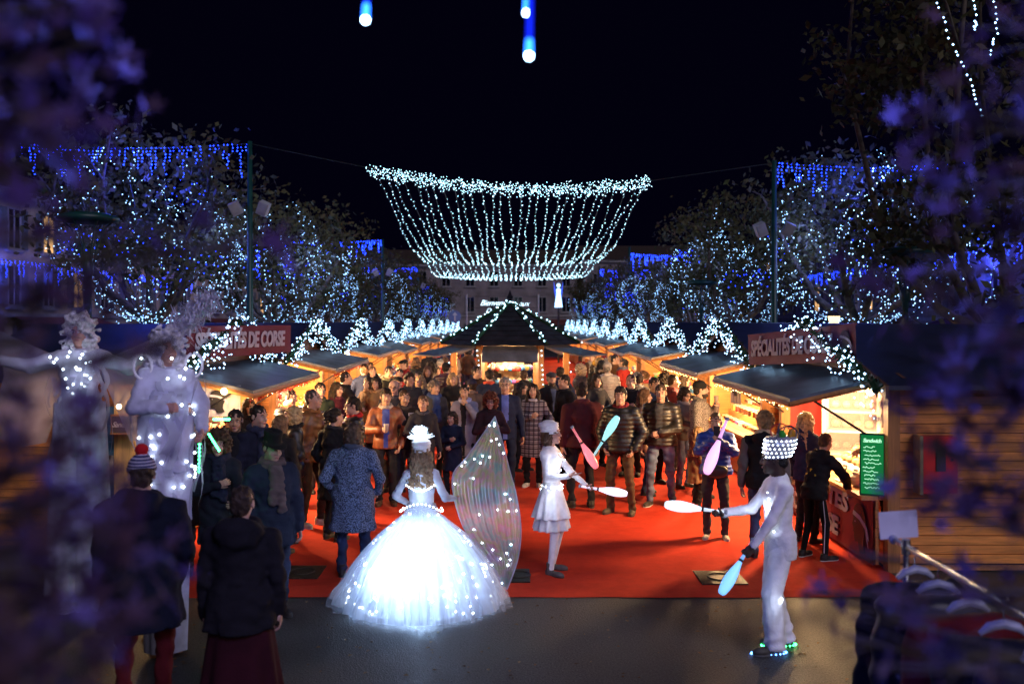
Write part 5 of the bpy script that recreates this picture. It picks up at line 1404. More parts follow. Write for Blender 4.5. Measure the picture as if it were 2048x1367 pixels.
# ------------------------------------------------------------------ hexagonal kiosk
KY, KA = 23.4, 1.42; AP = KA * math.sqrt(3) / 2
t = thing('kiosk', 'hexagonal timber kiosk with dark pointed roof in the middle of the alley', 'kiosk', (XX(1020, 23), KY, 0))
KT = t
hexp = lambda r_, k: Vector((r_ * math.cos(R(60 * k - 120)), r_ * math.sin(R(60 * k - 120)), 0))   # k=0,1 are the front posts
ROOFK = mat('kiosk_roof', (.016, .013, .018), .9, var=.35, scale=4, bump=.6, bscale=14, spec=.15)
for k in range(6):
    p = hexp(KA, k); b = MB(); b.box(p + Vector((0, 0, 1.06)), (.15, .15, 2.12), 0, Matrix.Rotation(R(60 * k - 120), 3, 'Z')); obj('post', b, POSTW, t)
    p, q = hexp(KA * 1.24, k), hexp(KA * 1.24, k + 1); ap = Vector((0, 0, 3.16)); z0 = Vector((0, 0, 2.12))
    b = MB(); n = 9
    for i in range(n):
        u0, u1 = i / n, (i + 1) / n; lift = Vector((0, 0, .012))
        a0, a1 = (p + z0).lerp(ap, u0), (q + z0).lerp(ap, u0); c0, c1 = (p + z0).lerp(ap, u1), (q + z0).lerp(ap, u1)
        b.add([a0 + lift, a1 + lift, c1, c0, a0, a1], [(0, 1, 2, 3), (4, 5, 1, 0)])
    obj('roof_panel', b, ROOFK, t)
    b = MB(); b.tube([p + z0 + Vector((0, 0, .04)), ap + Vector((0, 0, .03))], .04, 5); obj('hip_trim', b, PINE, t)
    rs = random.Random(k); b = MB()
    for i in range(26):
        u = i / 26; c = (p + z0).lerp(ap, u) + Vector((rs.uniform(-.07, .07), rs.uniform(-.07, .07), .07 + rs.uniform(-.03, .04))); b.octa(c, .02)
    for i in range(14):
        c = hexp(KA + .09, k) + Vector((rs.uniform(-.04, .04), rs.uniform(-.03, .03), .5 + i * .115)); b.octa(c, .017)
    stuff(obj('bulbs', b, LEDC, t))
    mid = (hexp(KA, k) + hexp(KA, k + 1)) / 2; nrm = mid.normalized(); tn = Vector((-nrm.y, nrm.x, 0))
    b = MB(); b.prism([(-KA * .45, .08), (KA * .45, .08), (KA * .45, .92), (-KA * .45, .92)], mid * .97, tn, (0, 0, 1), .05); obj('counter_panel', b, PLANKY, t)
    b = MB(); M = Matrix((tn, nrm, Vector((0, 0, 1)))).transposed(); b.box(mid * 1.0 + Vector((0, 0, .95)), (KA * .92, .42, .04), 0, M); obj('counter_top', b, PLANKY, t)
    out, z1 = (.22, 1.72) if k == 0 else ((1.15, 1.86) if k in (1, 5) else (.7, 1.8))
    h = KA * .47; a = [mid + tn * -h + Vector((0, 0, 2.08)), mid + tn * h + Vector((0, 0, 2.08)), mid + tn * h * 1.0 + nrm * out + Vector((0, 0, z1)), mid - tn * h + nrm * out + Vector((0, 0, z1))]
    b = MB(); b.add(a + [x + nrm * .01 + Vector((0, 0, .03)) for x in a], [(3, 2, 1, 0), (4, 5, 6, 7), (0, 1, 5, 4), (1, 2, 6, 5), (2, 3, 7, 6), (3, 0, 4, 7)]); obj('awning', b, AWN, t)
b = MB(); b.lathe([(.06, 3.12), (.05, 3.25), (.09, 3.3), (.05, 3.36), (0.0, 3.5)], 8); obj('finial', b, ROOFK, t)
b = MB(); b.lathe([(.35, 0), (.35, 2.1)], 6); obj('core_shelf', b, mat('core', (.5, .33, .16), .6, var=.3, scale=8), t)
lamp('kiosk_light', (0, -.75, 1.9), 190, (1, .72, .42), .12, t); lamp('kiosk_light', (-.75, .2, 1.9), 120, (1, .72, .42), .12, t); lamp('kiosk_light', (.75, .2, 1.9), 120, (1, .72, .42), .12, t)
rs = random.Random(31); KX = XX(1020, 23)
for k in (0, 1, 5):
    mid = (hexp(KA, k) + hexp(KA, k + 1)) / 2; nrm = mid.normalized(); tn = Vector((-nrm.y, nrm.x, 0))
    for i in range(8):
        p = mid * .99 + tn * (-.52 + .15 * i) + Vector((KX, KY, .97)); item(('toy', 'bauble', 'box')[i % 3], p, 'bright little gift on the kiosk counter', 'gifts on the kiosk counter', 'gift', cols[rs.randrange(7)])
    for i in range(7):
        for r_ in range(2):
            p = mid * .34 + tn * (-.3 + .1 * i) + Vector((KX, KY, 1.12 + .33 * r_)); item('bauble', p, 'bright bauble on the inner rack of the kiosk', 'baubles in the kiosk', 'bauble', cols[rs.randrange(7)], sc_=1.4)
# ------------------------------------------------------------------ the crowd
BLK = (.012, .012, .015); NAVY = (.012, .018, .045); DGREY = (.03, .03, .035); JEAN = (.06, .10, .20); DJEAN = (.025, .035, .075); BRN = (.03, .017, .009); DBRN = (.016, .010, .007); BLOND = (.32, .21, .10); GREYH = (.20, .19, .18)
def tr(c, k='plain'): return ('trousers', c, k)
def pp(px, ytop, H, yaw, label, **k):
    d = (CH - H) * F / (ytop - 642)
    return person(px, d, H, yaw, label, **k)
def phone(info, q, label, c=(.02, .02, .025), up=(0, 0, 1), back=None):
    p = info['hand%d' % q]; M = info['M'].to_3x3()
    f_ = M @ Vector((0, -1, 0))
    t = thing('phone', label, 'phone', p + f_ * .012 + Vector((0, 0, .055)), R(info['yaw']))
    b = MB(); b.box((0, 0, 0), (.078, .011, .155)); obj('case', b, mat('phone_case_%.2f' % c[0], c, .3, var=0), t)
    b = MB(); b.box((0, .0066, 0), (.07, .001, .142)); obj('screen', b, emit('phone_screen', (.5, .6, .8), .8), t)
    b = MB(); b.lathe([(.008, 0), (.008, .002)], 10, 0, Matrix.Rotation(R(90), 3, 'X')); obj('lens', b, DARKM, t, (-.022, -.0056, .055))
def cup(info, q, label, c=(.6, .55, .5)):
    p = info['hand%d' % q]
    t = thing('paper_cup', label, 'cup', p + Vector((0, 0, -.02)))
    b = MB(); b.lathe([(.027, 0), (.037, .1), (.039, .104), (.035, .1), (.026, .012)], 14); obj('wall', b, mat('cup_%.2f' % c[0], c, .6, var=.05), t, smooth=True)
def handbag(info, q, label, c=(.02, .012, .01), dz=-.22, size=(.3, .12, .24)):
    p = info['M'] @ Vector((q * .27 * info['s'], -.02, .80 * info['s']))
    t = thing('handbag', label, 'bag', p, R(info['yaw'] + 80), 'handbags in the crowd')
    B = SDF((-.25, -.15, -.2), (.25, .15, .2), .016); B.ell((0, 0, 0), (size[0] / 2, size[1] / 2, size[2] / 2), .02); B.ell((0, 0, -.04), (size[0] / 2 * 1.02, size[1] / 2 * 1.1, size[2] / 3), .05); B.wrinkle(.006, 40, 3)
    obj('bag_body', np_mesh('bag_body', [B.out() + (0,)], [cloth(c, 'leather')]), parent=t)
    b = MB(); b.tube([(-.1, 0, .08), (-.09, 0, .3), (0, 0, .42), (.09, 0, .3), (.1, 0, .08)], .009, 5); obj('strap', b, cloth(c, 'leather'), t)

# --- left side, near the Sandwich stall
person(545, 8.4, 1.66, 28, 'man in dark felt hat and long brown knitted scarf over navy coat', top=('coat', (.014, .02, .04), 'plain', .72), bot=tr(DJEAN, 'denim'), hat=('fedora', (.012, .012, .012)), hair=('short', BRN), scarf=(.10, .075, .075), arms=('pocket', 'down'), turn=12, nod=12, step=.25, seed=3)
pp(517, 812, 1.74, 40, 'smiling dark-haired man in navy jacket behind the felt hat man', top=('jacket', (.012, .014, .03), 'plain'), hair=('short', DBRN), scarf=(.025, .03, .06), turn=20, nod=5, arms=('down', 'pocket'))
pp(585, 812, 1.66, -70, 'short-haired blonde woman in black leather jacket in profile', top=('jacket', BLK, 'leather'), hair=('bob', (.42, .30, .15)), fem=True, arms=('bag', 'bag'), turn=-15)
i_ = pp(557, 832, 1.60, 165, 'light-brown-haired woman seen from behind next to the blonde woman', top=('jacket', (.02, .017, .017), 'plain'), hair=('bob', (.16, .09, .045)), fem=True)
i_ = pp(622, 780, 1.79, 60, 'grey-haired man in brown leather jacket turning towards a friend', top=('jacket', (.13, .06, .022), 'leather'), bot=tr((.03, .02, .015)), hair=('crop', (.06, .05, .045)), arms=('down', 'belly'), girth=1.1, turn=18, shoes=('shoe', (.4, .38, .35), (.5, .5, .5)))
pp(578, 778, 1.72, 60, 'man in black jacket with red collar at the Sandwich stall counter', top=('jacket', BLK, 'puffer'), collar=(.4, .05, .02), hair=('short', DBRN), turn=15, arms=('front', 'front'))
pp(705, 795, 1.68, -75, 'man with glasses and red scarf in black jacket giving thumbs up', top=('jacket', BLK, 'puffer'), collar=(.4, .02, .02), hair=('short', DBRN), arms=('front', ((.16, -.36, 1.1), (.6, .4, -1), 'grip', (-1, 0, 0))), glasses=True)
tw = person(706, 9.74, 1.61, 178, 'woman from behind in blue-grey tweed coat and jeans', top=('coat', (.075, .10, .17), 'tweed', .56), bot=tr((.02, .035, .09), 'denim'), hair=('bob', (.07, .045, .03)), fem=True, girth=1.28, arms=('bag', 'bag'), shoes=('boot', BLK, BLK))
i_ = pp(772, 778, 1.70, 8, 'young man in rust suede jacket with fleece collar over blue shirt', top=('jacket', (.24, .075, .03), 'leather', .86), inner=(.06, .09, .35), collar=(.5, .42, .34), hair=('quiff', DBRN), arms=('cup', 'pocket'), turn=10, bot=tr(BLK, 'denim'), shoes=('shoe', (.07, .03, .015), (.05, .03, .02)))
cup(i_, -1, 'paper cup held by the young man in rust jacket')
i_ = pp(808, 780, 1.66, 22, 'young woman in dark jacket filming with her pale phone', top=('jacket', (.03, .024, .024), 'plain', .82), hair=('bun', (.06, .03, .015)), fem=True, arms=('phonelow', 'phonelow'), nod=10, bot=tr((.02, .02, .03), 'denim'))
phone(i_, 1, 'pale phone held by the young woman in dark jacket', (.5, .45, .45))
handbag(i_, -1, 'brown handbag with clasp hanging by the young woman filming', (.09, .035, .02))
pp(788, 760, 1.76, 5, 'older balding man with glasses behind the filming woman', top=('jacket', (.02, .02, .03), 'plain'), hair=('bald', GREYH), glasses=True, turn=-10)
pp(868, 762, 1.68, 20, 'short-haired older woman in olive-grey coat with blue scarf', top=('coat', (.05, .05, .055), 'plain', .62), hair=('wavy', (.16, .13, .10)), fem=True, scarf=(.04, .07, .2), turn=20)
pp(930, 770, 1.66, -8, 'woman in open lilac-grey coat resting her hand on her cheek', top=('coat', (.20, .20, .30), 'plain', .55), inner=(.012, .012, .02), hair=('bun', DBRN), fem=True, arms=('down', 'face'), nod=8, bot=tr(BLK))
pp(980, 788, 1.60, 12, 'woman with curly auburn hair and glasses in dark coat', top=('coat', (.03, .014, .02), 'plain', .7), hair=('curly', (.13, .03, .012)), fem=True, glasses=True, arms=('chest', 'chest'), turn=-15, bot=tr(BLK))
pp(1010, 755, 1.80, 3, 'tall grey-haired man with glasses in navy blazer over blue shirt', top=('blazer', (.012, .018, .05), 'plain'), inner=(.09, .13, .45), hair=('short', GREYH), glasses=True, bot=tr(NAVY))
i_ = pp(1066, 768, 1.67, -12, 'dark-haired woman in grey plaid coat clutching her lapel', top=('coat', (.24, .22, .26), 'plaid', .52), hair=('long', DBRN), fem=True, arms=('chest', 'bag'), bot=tr(BLK), shoes=('shoe', (.6, .58, .55), (.6, .6, .6)), turn=8)
handbag(i_, 1, 'black handbag on the arm of the plaid coat woman', BLK)
pp(1103, 745, 1.76, 25, 'bearded man in tweed flat cap and dark jacket', top=('jacket', (.02, .018, .022), 'plain'), hat=('flatcap', (.05, .05, .06)), hair=('short', GREYH), beard=(.05, .035, .025), inner=(.05, .07, .15))
pp(1131, 750, 1.75, -60, 'dark-haired man in black jacket in profile beside the flat cap man', top=('jacket', BLK, 'plain'), hair=('short', DBRN), arms=('pocket', 'pocket'))
person(1163, 13.4, 1.80, 195, 'broad man from behind in maroon fleece over black trousers', top=('jacket', (.055, .012, .017), 'plain', .86), hair=('short', DBRN), girth=1.25, arms=('down', 'down'), stance=.15)
person(1243, 13.0, 1.77, -25, 'dark-haired man in black ribbed down jacket and brown cargo trousers', top=('jacket', (.014, .015, .016), 'puffer', .86), bot=tr((.085, .05, .03)), hair=('quiff', BLK), collar=(.2, .02, .03), arms=('pocket', 'pocket'), girth=1.05, stance=.13, shoes=('boot', (.06, .045, .03), (.04, .03, .03)))
i_ = person(1322, 13.6, 1.76, -18, 'man in shiny black down jacket and blue jeans holding a hand at his waist', top=('jacket', (.02, .017, .014), 'puffer', .88), bot=tr((.12, .16, .24), 'denim'), hair=('short', (.08, .05, .03)), inner=(.07, .07, .075), hood=True, arms=('down', 'belly'), girth=1.1, stance=.15, step=.2, shoes=('shoe', (.05, .045, .04), (.6, .58, .55)), turn=8)
pp(1290, 778, 1.64, 75, 'brown-haired woman with fur-edged hood behind the down jacket man', top=('jacket', (.20, .15, .13), 'plain'), hair=('long', (.10, .05, .025)), fem=True, collar=(.35, .27, .18), bot=tr(DJEAN, 'denim'))
pp(1306, 755, 1.76, 15, 'dark-haired man half hidden behind the fur hood woman', top=('jacket', NAVY, 'plain'), hair=('short', DBRN), skin='tan')
i_ = pp(1398, 764, 1.76, 75, 'bearded man in black beanie and grey wool coat drinking', top=('coat', (.17, .155, .15), 'tweed', .80), hat=('beanie', (.012, .012, .012)), hair=('short', DBRN), beard=(.03, .02, .015), arms=('down', 'drink'), bot=tr(BLK), turn=10)
cup(i_, 1, 'cup at the lips of the man in black beanie', (.3, .28, .25))
pp(1366, 775, 1.62, 35, 'dark-haired woman in grey sweater and jeans looking down', top=('jacket', (.13, .12, .12), 'plain'), hair=('bob', DBRN), fem=True, nod=22, bot=tr((.14, .17, .25), 'denim'), arms=('front', 'front'), glasses=True)
person(1392, 13.2, 1.16, 110, 'small child in tan coat with pink boots beside the phone woman', top=('coat', (.17, .10, .05), 'plain', .6), hair=('long', (.22, .13, .06)), fem=True, bot=tr(BLK), shoes=('boot', (.55, .12, .12), (.4, .1, .1)), headsc=1.3)
i_ = person(1432, 11.5, 1.56, -12, 'woman in bright blue jacket filming the juggler with a dark phone', top=('jacket', (.03, .07, .36), 'puffer', .9), bot=tr((.055, .05, .055)), hair=('bun', (.14, .08, .04)), fem=True, arms=('phone', 'phone'), girth=1.12, stance=.14, shoes=('shoe', (.5, .45, .4), (.55, .5, .48)))
phone(i_, -1, 'dark phone held up by the woman in blue jacket')
t = thing('waist_pouch', 'olive waist pouch worn over the blue jacket', 'bag', i_['M'] @ Vector((0, -.16, .86)), R(-12))
B = SDF((-.2, -.1, -.12), (.2, .1, .12), .014); B.ell((0, 0, 0), (.15, .045, .085), .02); B.wrinkle(.005, 40, 2); obj('pouch_body', np_mesh('pouch', [B.out() + (0,)], [cloth((.05, .045, .035), 'leather')]), parent=t)
b = MB(); b.tube([(-.14, .0, .05), (-.1, .02, .06), (.1, .02, .06), (.14, 0, .05)], .012, 5); obj('flap', b, cloth((.045, .04, .03), 'leather'), t)
person(1528, 10.55, 1.66, 160, 'curly blond man from behind in black body warmer with grey sleeves', top=('jacket', BLK, 'plain', .84), sleeves=(.13, .115, .11), hair=('wavy', (.34, .22, .09)), collar=(.55, .45, .3), hood=True, bot=tr((.05, .07, .15), 'denim'), girth=1.12, turn=35)
by = person(1628, 10.5, 1.44, 118, 'boy leaning on the food counter in black jacket with yellow print', top=('jacket', BLK, 'plain', .84), hair=('crop', (.07, .035, .018)), arms=('lean', 'lean'), lean=.30, bot=('tights', (.008, .008, .01), 'plain'), shoes=('shoe', BLK, (.5, .5, .5)), stance=.13)
s_ = by['s']
b = MB(); b.prism([(-.05, 0), (-.02, .07), (.01, .04), (.05, .09), (.04, .03), (.07, .0), (.03, -.01), (.02, -.05), (-.01, -.015)], (0, 0, 0), (1, 0, 0), (0, 0, 1), .004); b.box((0, 0, -.08), (.15, .004, .02))
o = obj('jacket_print', b, mat('print_yellow', (.7, .5, .03), .6, var=0), by['root']); o.location = (0, .128 * s_ - .30 * .3 * s_, 1.27 * s_); o.rotation_euler = (R(14), 0, 0)
for q in (-1, 1):
    b = MB(); b.tube([(q * .155 * s_, .0, .9 * s_), (q * .19 * s_, -.01, .55 * s_), (q * .18 * s_, .0, .12 * s_)], .006, 4); obj('side_stripe', b, WLET, by['root'])
person(1612, 11.3, 1.58, 120, 'woman with long pale blonde hair standing by the food stall', top=('jacket', (.02, .03, .08), 'plain'), hair=('long', (.6, .45, .25)), fem=True)
person(0, 11.1, 1.62, -78, 'white-haired stallholder smiling inside the red-walled food stall', x=RX + .50, z0=.08, top=('jacket', (.25, .18, .12), 'plain'), hair=('wavy', (.6, .55, .48)), fem=True, arms=('front', 'front'))
person(0, 14.2, 1.66, 80, 'stallholder in dark jumper behind the Sandwich stall counter', x=-LX - .75, z0=.08, top=('jacket', (.06, .03, .03), 'plain'), hair=('short', BRN), arms=('front', 'front'))
person(0, 18.6, 1.62, 70, 'stallholder in red jumper behind the ornament stall counter', x=-LX - .75, z0=.08, top=('jacket', (.3, .03, .03), 'plain'), hair=('bob', BRN), fem=True, arms=('front', 'front'))
person(0, 23.2, 1.66, 0, 'bald trader serving inside the hexagonal kiosk', x=KX - .42, z0=.0, top=('jacket', (.05, .05, .06), 'plain'), hair=('bald', GREYH))
# curly woman with the green light sticks
cw = person(437, 9.0, 1.62, 15, 'curly dark-haired woman in dark coat lit by green light sticks', top=('coat', (.012, .014, .025), 'plain', .6), hair=('curly', (.05, .025, .012)), fem=True, arms=('chest', 'front'), scarf=(.015, .018, .04))
person(470, 10.4, 1.70, 20, 'man in black coat behind the curly dark-haired woman', top=('coat', BLK, 'plain', .7), hair=('short', DBRN), skin='tan')
# --- around the kiosk and beyond
pp(1215, 726, 1.78, 180, 'man from behind in pale grey quilted jacket with hood up', top=('jacket', (.42, .38, .35), 'puffer'), hat=('beanie', (.42, .38, .35)), hair=('short', GREYH), bot=tr(BLK))
pp(1160, 731, 1.68, -60, 'woman with fluffy blonde hair in patterned dark jacket', top=('jacket', (.07, .06, .06), 'tweed'), hair=('curly', (.55, .42, .26)), fem=True)
pp(1190, 722, 1.70, 40, 'person in mustard knitted hat beyond the pale jacket man', top=('jacket', BLK, 'plain'), hat=('beanie', (.4, .22, .04)), hair=('long', BRN), fem=True)
pp(893, 726, 1.78, 170, 'man from behind in peaked cap and burgundy quilted jacket', top=('jacket', (.045, .02, .03), 'puffer'), hat=('cap', (.012, .012, .015)), hair=('short', DBRN), girth=1.1)
pp(978, 740, 1.74, 182, 'man from behind in navy sports jacket with red trim at kiosk', top=('jacket', (.014, .02, .05), 'plain'), collar=(.5, .08, .05), hair=('crop', DBRN))
pp(1048, 740, 1.66, 178, 'woman from behind with ponytail at the kiosk counter', top=('jacket', (.03, .025, .025), 'plain'), hair=('bun', (.05, .025, .012)), fem=True)
pp(1040, 764, 1.60, 60, 'short dark-haired woman behind the plaid coat woman', top=('jacket', BLK, 'plain'), hair=('bob', BLK), fem=True)
pp(943, 760, 1.62, 200, 'grey-beanie person from behind near the kiosk post', top=('jacket', (.10, .07, .06), 'plain'), hat=('beanie', (.03, .03, .06)), hair=('short', BRN))
pp(855, 733, 1.68, 15, 'long-haired brunette in dark coat walking from the far stalls', top=('coat', BLK, 'plain'), hair=('long', (.10, .055, .03)), fem=True)
pp(826, 742, 1.66, 70, 'dark-haired woman in black jacket in profile among the crowd', top=('jacket', BLK, 'plain'), hair=('long', BLK), fem=True, arms=('cup', 'down'))
pp(775, 733, 1.76, 60, 'man in olive jacket bending his head at the ornament stall', top=('jacket', (.05, .05, .03), 'plain'), hair=('crop', BLK), nod=25, skin='tan')
pp(738, 724, 1.72, 30, 'person in black jacket by the ornament stall post', top=('jacket', BLK, 'plain'), hair=('short', DBRN))
pp(735, 752, 1.50, -60, 'woman with cream scarf and white bobble hat by the ornaments', top=('jacket', (.18, .12, .08), 'plain'), hat=('pompom', (.6, .55, .5)), hair=('long', BRN), scarf=(.55, .48, .4), fem=True)
pp(800, 738, 1.60, -20, 'dark-haired youngster in red jacket near the third stall', top=('jacket', (.3, .02, .02), 'plain'), hair=('short', BLK))
pp(876, 734, 1.5, 5, 'child in bright red jacket near the peaked cap man', top=('jacket', (.4, .02, .02), 'plain'), hair=('bob', BRN), fem=True)
rs = random.Random(77)
names = {'dark jacket': (.014, .014, .018), 'grey coat': (.12, .115, .11), 'brown jacket': (.08, .04, .02), 'navy coat': (.014, .02, .05), 'red jacket': (.25, .02, .02), 'beige coat': (.28, .21, .14)}
for i in range(40):
    d = 17.5 + 22 * ((i + .5) / 40) ** 1.2; side = 1 if i % 2 else -1
    x = side * rs.uniform(1.7, 3.0) if d < 27 else rs.uniform(-3.0, 3.0)
    if any(math.hypot(x - a, d - b_) < .42 for a, b_ in PEOPLE): x += .35 * side
    if any(math.hypot(x - a, d - b_) < .42 for a, b_ in PEOPLE): continue
    nm = rs.choice(list(names)); fm = rs.random() < .5; H = rs.uniform(1.58, 1.82)
    where = 'beyond the kiosk' if d > 25 else 'between kiosk and stalls'
    fc = 'away' if rs.random() < .5 else 'this way'
    i_ = person(0, d, H, (180 if fc == 'away' else 0) + rs.uniform(-75, 75), 'passer-by in %s %s, facing %s' % (nm, where, fc), x=x, top=('coat' if 'coat' in nm else 'jacket', names[nm], 'plain'), hair=(rs.choice(['long', 'bob', 'bun', 'curly'] if fm else ['short', 'crop', 'wavy', 'short']), rs.choice([BLK, DBRN, BRN, (.1, .05, .025), GREYH, BLOND])), fem=fm, arms=(rs.choice(['down', 'pocket', 'cup']), rs.choice(['down', 'pocket'])), group='crowd in the alley', bot=tr(rs.choice([BLK, DJEAN, NAVY])), skin=rs.choice(['light', 'light', 'tan', 'pink']), step=rs.choice([0, .25]), hat=(rs.choice(['beanie', 'cap', 'flatcap']), rs.choice([BLK, (.2, .02, .03), (.1, .1, .12), (.3, .25, .2)])) if i % 5 == 2 else None, scarf=rs.choice([(.3, .05, .05), (.1, .1, .15), (.35, .3, .22)]) if i % 4 == 1 else None, girth=rs.uniform(.9, 1.22))
    if fm and i % 3 == 0: handbag(i_, rs.choice([-1, 1]), 'handbag carried by a %s passer-by %s' % (nm.split()[0], where), rs.choice([BLK, (.12, .05, .03), (.15, .02, .03)]))
for px, d, H, yaw, lab, tc_, hs, hc, fm in ((640, 14.6, 1.72, 30, 'man in dark green jacket behind the brown leather jacket man', (.02, .03, .02), 'short', DBRN, False), (672, 15.6, 1.66, 60, 'woman in wine-red coat before the ornament stall', (.07, .012, .02), 'long', BRN, True),
        (690, 17.2, 1.75, 120, 'man in black parka looking into the ornament stall', BLK, 'crop', BLK, False), (752, 16.6, 1.70, -30, 'woman in camel coat between ornament stall and older man', (.2, .12, .06), 'bob', DBRN, True), (818, 17.0, 1.74, 20, 'man in charcoal coat behind the filming woman', DGREY, 'wavy', BRN, False),
        (842, 18.6, 1.60, -40, 'teenager in navy jacket with fair hair in the crowd', NAVY, 'long', BLOND, True), (905, 17.8, 1.70, 10, 'woman in black coat with fair bob behind the lilac coat', BLK, 'bob', BLOND, True), (952, 19.0, 1.77, 30, 'man in dark brown coat close to the kiosk post', (.04, .022, .014), 'short', DBRN, False),
        (1120, 19.2, 1.74, 150, 'man in dark blue anorak beside the kiosk corner', (.012, .02, .06), 'short', DBRN, False), (1192, 17.2, 1.70, 20, 'woman in charcoal coat behind the broad maroon man', DGREY, 'long', DBRN, True), (1262, 16.2, 1.76, -20, 'man in black coat behind the ribbed down jacket', BLK, 'crop', BRN, False),
        (1278, 18.2, 1.66, 160, 'woman in grey hooded jacket seen from behind in the crowd', (.10, .10, .11), 'bun', DBRN, True), (1345, 16.8, 1.72, 90, 'man in maroon jacket facing the third stall', (.09, .015, .02), 'short', BRN, False), (1368, 18.4, 1.62, 100, 'woman in black quilted coat facing the third stall', BLK, 'bob', BRN, True),
        (402, 10.0, 1.66, 25, 'man in black coat beside the curly woman with light sticks', BLK, 'short', BLK, False), (462, 11.6, 1.58, 50, 'man in dark coat under the head-emblem flag', (.02, .018, .018), 'short', DBRN, False), (492, 12.6, 1.64, 60, 'woman in black jacket waiting at the Sandwich stall', BLK, 'long', DBRN, True), (665, 11.4, 1.62, 150, 'woman in dark jacket hidden behind the tweed coat woman', BLK, 'bun', DBRN, True),
        (845, 13.6, 1.60, 15, 'girl in dark coat beside the glowing crown', (.02, .02, .03), 'bun', (.09, .05, .03), True), (905, 14.2, 1.3, -10, 'child in navy coat before the lilac coat woman', NAVY, 'bob', BRN, True)):
    person(px, d, H, yaw, lab, top=('coat' if 'coat' in lab else 'jacket', tc_, 'plain'), hair=(hs, hc), fem=fm, arms=(rs.choice(['down', 'pocket', 'cup', 'chest']), rs.choice(['down', 'pocket', 'belly'])), headsc=1.15 if H < 1.4 else 1.0)
# --- couple in the foreground, seen from behind
STR = stripes('hat_stripes', (.015, .022, .10), (.40, .38, .46), 15)
person(283, 6.35, 1.76, 186, 'person from behind in striped bobble hat and hooded navy parka', top=('jacket', (.006, .008, .019), 'plain', .62), hat=('pompom', STR), hair=('short', BRN), hood=2, bot=tr((.08, .006, .008)), girth=1.3, arms=('pocket', 'down'))
person(482, 6.0, 1.62, 184, 'person from behind in dark fur-hooded jacket over long wine-red skirt', top=('jacket', (.010, .009, .012), 'plain', .78), hair=('crop', (.035, .02, .012)), hood=2, bot=('skirt', (.032, .004, .008), 'plain', .12), fem=True, girth=1.3, arms=('down', 'down'))

# ------------------------------------------------------------------ performers
WHC = (.90, .89, .92); STW = (.52, .52, .66)
LEDP = emit('led_costume', (.72, .86, 1.0), 16)
def dots(parent, pts, r_=.011, name='led_dots', m=None):
    b = MB(); [b.octa(p, r_) for p in pts]; return stuff(obj(name, b, m or LEDP, parent))
def glowplastic(name, c, st):
    m = mat(name, [.25 + .6 * x for x in c], .35, var=0)
    p = m.node_tree.nodes['Principled BSDF']; p.inputs['Emission Color'].default_value = c4(c)
    lw = m.node_tree.nodes.new('ShaderNodeLayerWeight'); lw.inputs[0].default_value = .35
    mr = m.node_tree.nodes.new('ShaderNodeMapRange'); mr.inputs[3].default_value = st; mr.inputs[4].default_value = st * .55
    m.node_tree.links.new(lw.outputs['Facing'], mr.inputs[0]); m.node_tree.links.new(mr.outputs[0], p.inputs['Emission Strength'])
    return m
def club(label, p0, p1, c, strength, size=.5):
    p0 = Vector(p0); p1 = Vector(p1); ax = (p1 - p0); mid = (p0 + p1) / 2; ax.normalize(); L = .52
    q = Vector((0, 0, 1)).rotation_difference(ax)
    t = thing('juggling_club', label, 'juggling club', mid - ax * L / 2, 0, 'glowing juggling clubs'); t.rotation_mode = 'QUATERNION'; t.rotation_quaternion = q
    key = 'club_%.2f%.2f%.2f' % c
    b = MB(); b.lathe([(.017, .215), (.024, .25), (.038, .31), (.046, .37), (.047, .41), (.042, .46), (.032, .505), (.02, .52), (0, .522)], 16); obj('bulb', b, glowplastic(key, c, strength * 1.05), t, smooth=True)
    b = MB(); b.lathe([(.0, 0), (.018, .002), (.021, .012), (.016, .024), (.0125, .03)], 12); obj('knob', b, WHITEP, t, smooth=True)
    b = MB(); b.lathe([(.0125, .03), (.0125, .15), (.016, .2)], 12); obj('handle', b, glowplastic(key + 'h', c, strength * .6), t, smooth=True)
    b = MB(); b.lathe([(.0175, .198), (.0185, .218)], 12); obj('band', b, BLACKP, t)
    return t
# juggling woman
jw = person(1103, 9.93, 1.60, 62, 'juggling woman in white skirt dress and toque with lights on her chest', top=('dress', WHC, 'plain', .84), bot=('tights', WHC, 'plain'), hair=('bob', (.10, .05, .03)), hat=('headband', WHC), fem=True, girth=.86, name='person',
            arms=(((.20, -.30, 1.20), (.4, .7, -1), 'open', (0, .2, 1)), ((.12, -.42, 1.02), (.3, .6, -1), 'grip', (0, .2, 1))), shoes=('boot', (.10, .09, .085), (.05, .05, .05)), turn=8, stance=.10, step=.1, skin='pink')
B = SDF((-.42, -.42, .44), (.42, .42, 1.1), .014)
B.skirt(1.02, .52, (.13, .105), (.235, .21), k=.01, waves=11, amp=.09, ph=1); B.clip(lambda X_, Y_, Z_: Z_ - 1.0 + 0 * X_ + 0 * Y_)
obj('skirt', np_mesh('skirt', [(B.out()[0] * jw['s'], B.out()[1], 0)], [cloth(WHC)]), parent=jw['root'])
B = SDF((-.42, -.42, .58), (.42, .42, 1.1), .014); B.skirt(1.03, .66, (.135, .11), (.242, .22), k=.01, waves=9, amp=.10, ph=3)
obj('skirt_tier', np_mesh('skirt_tier', [(B.out()[0] * jw['s'], B.out()[1], 0)], [cloth(WHC)]), parent=jw['root'])
rs = random.Random(8); js = jw['s']
pts = [Vector((.15 * math.sin(a) * .95, -.128 * math.cos(a), 1.0 + .015 * (k % 2) * 2 + rs.uniform(-.01, .01))) * js for k, a in enumerate(np.linspace(-2.4, 1.6, 16))]
pts += [Vector((rs.uniform(-.12, .08), -.142, rs.uniform(1.2, 1.42))) * js for k in range(10)]
dots(jw['root'], pts, .0085)
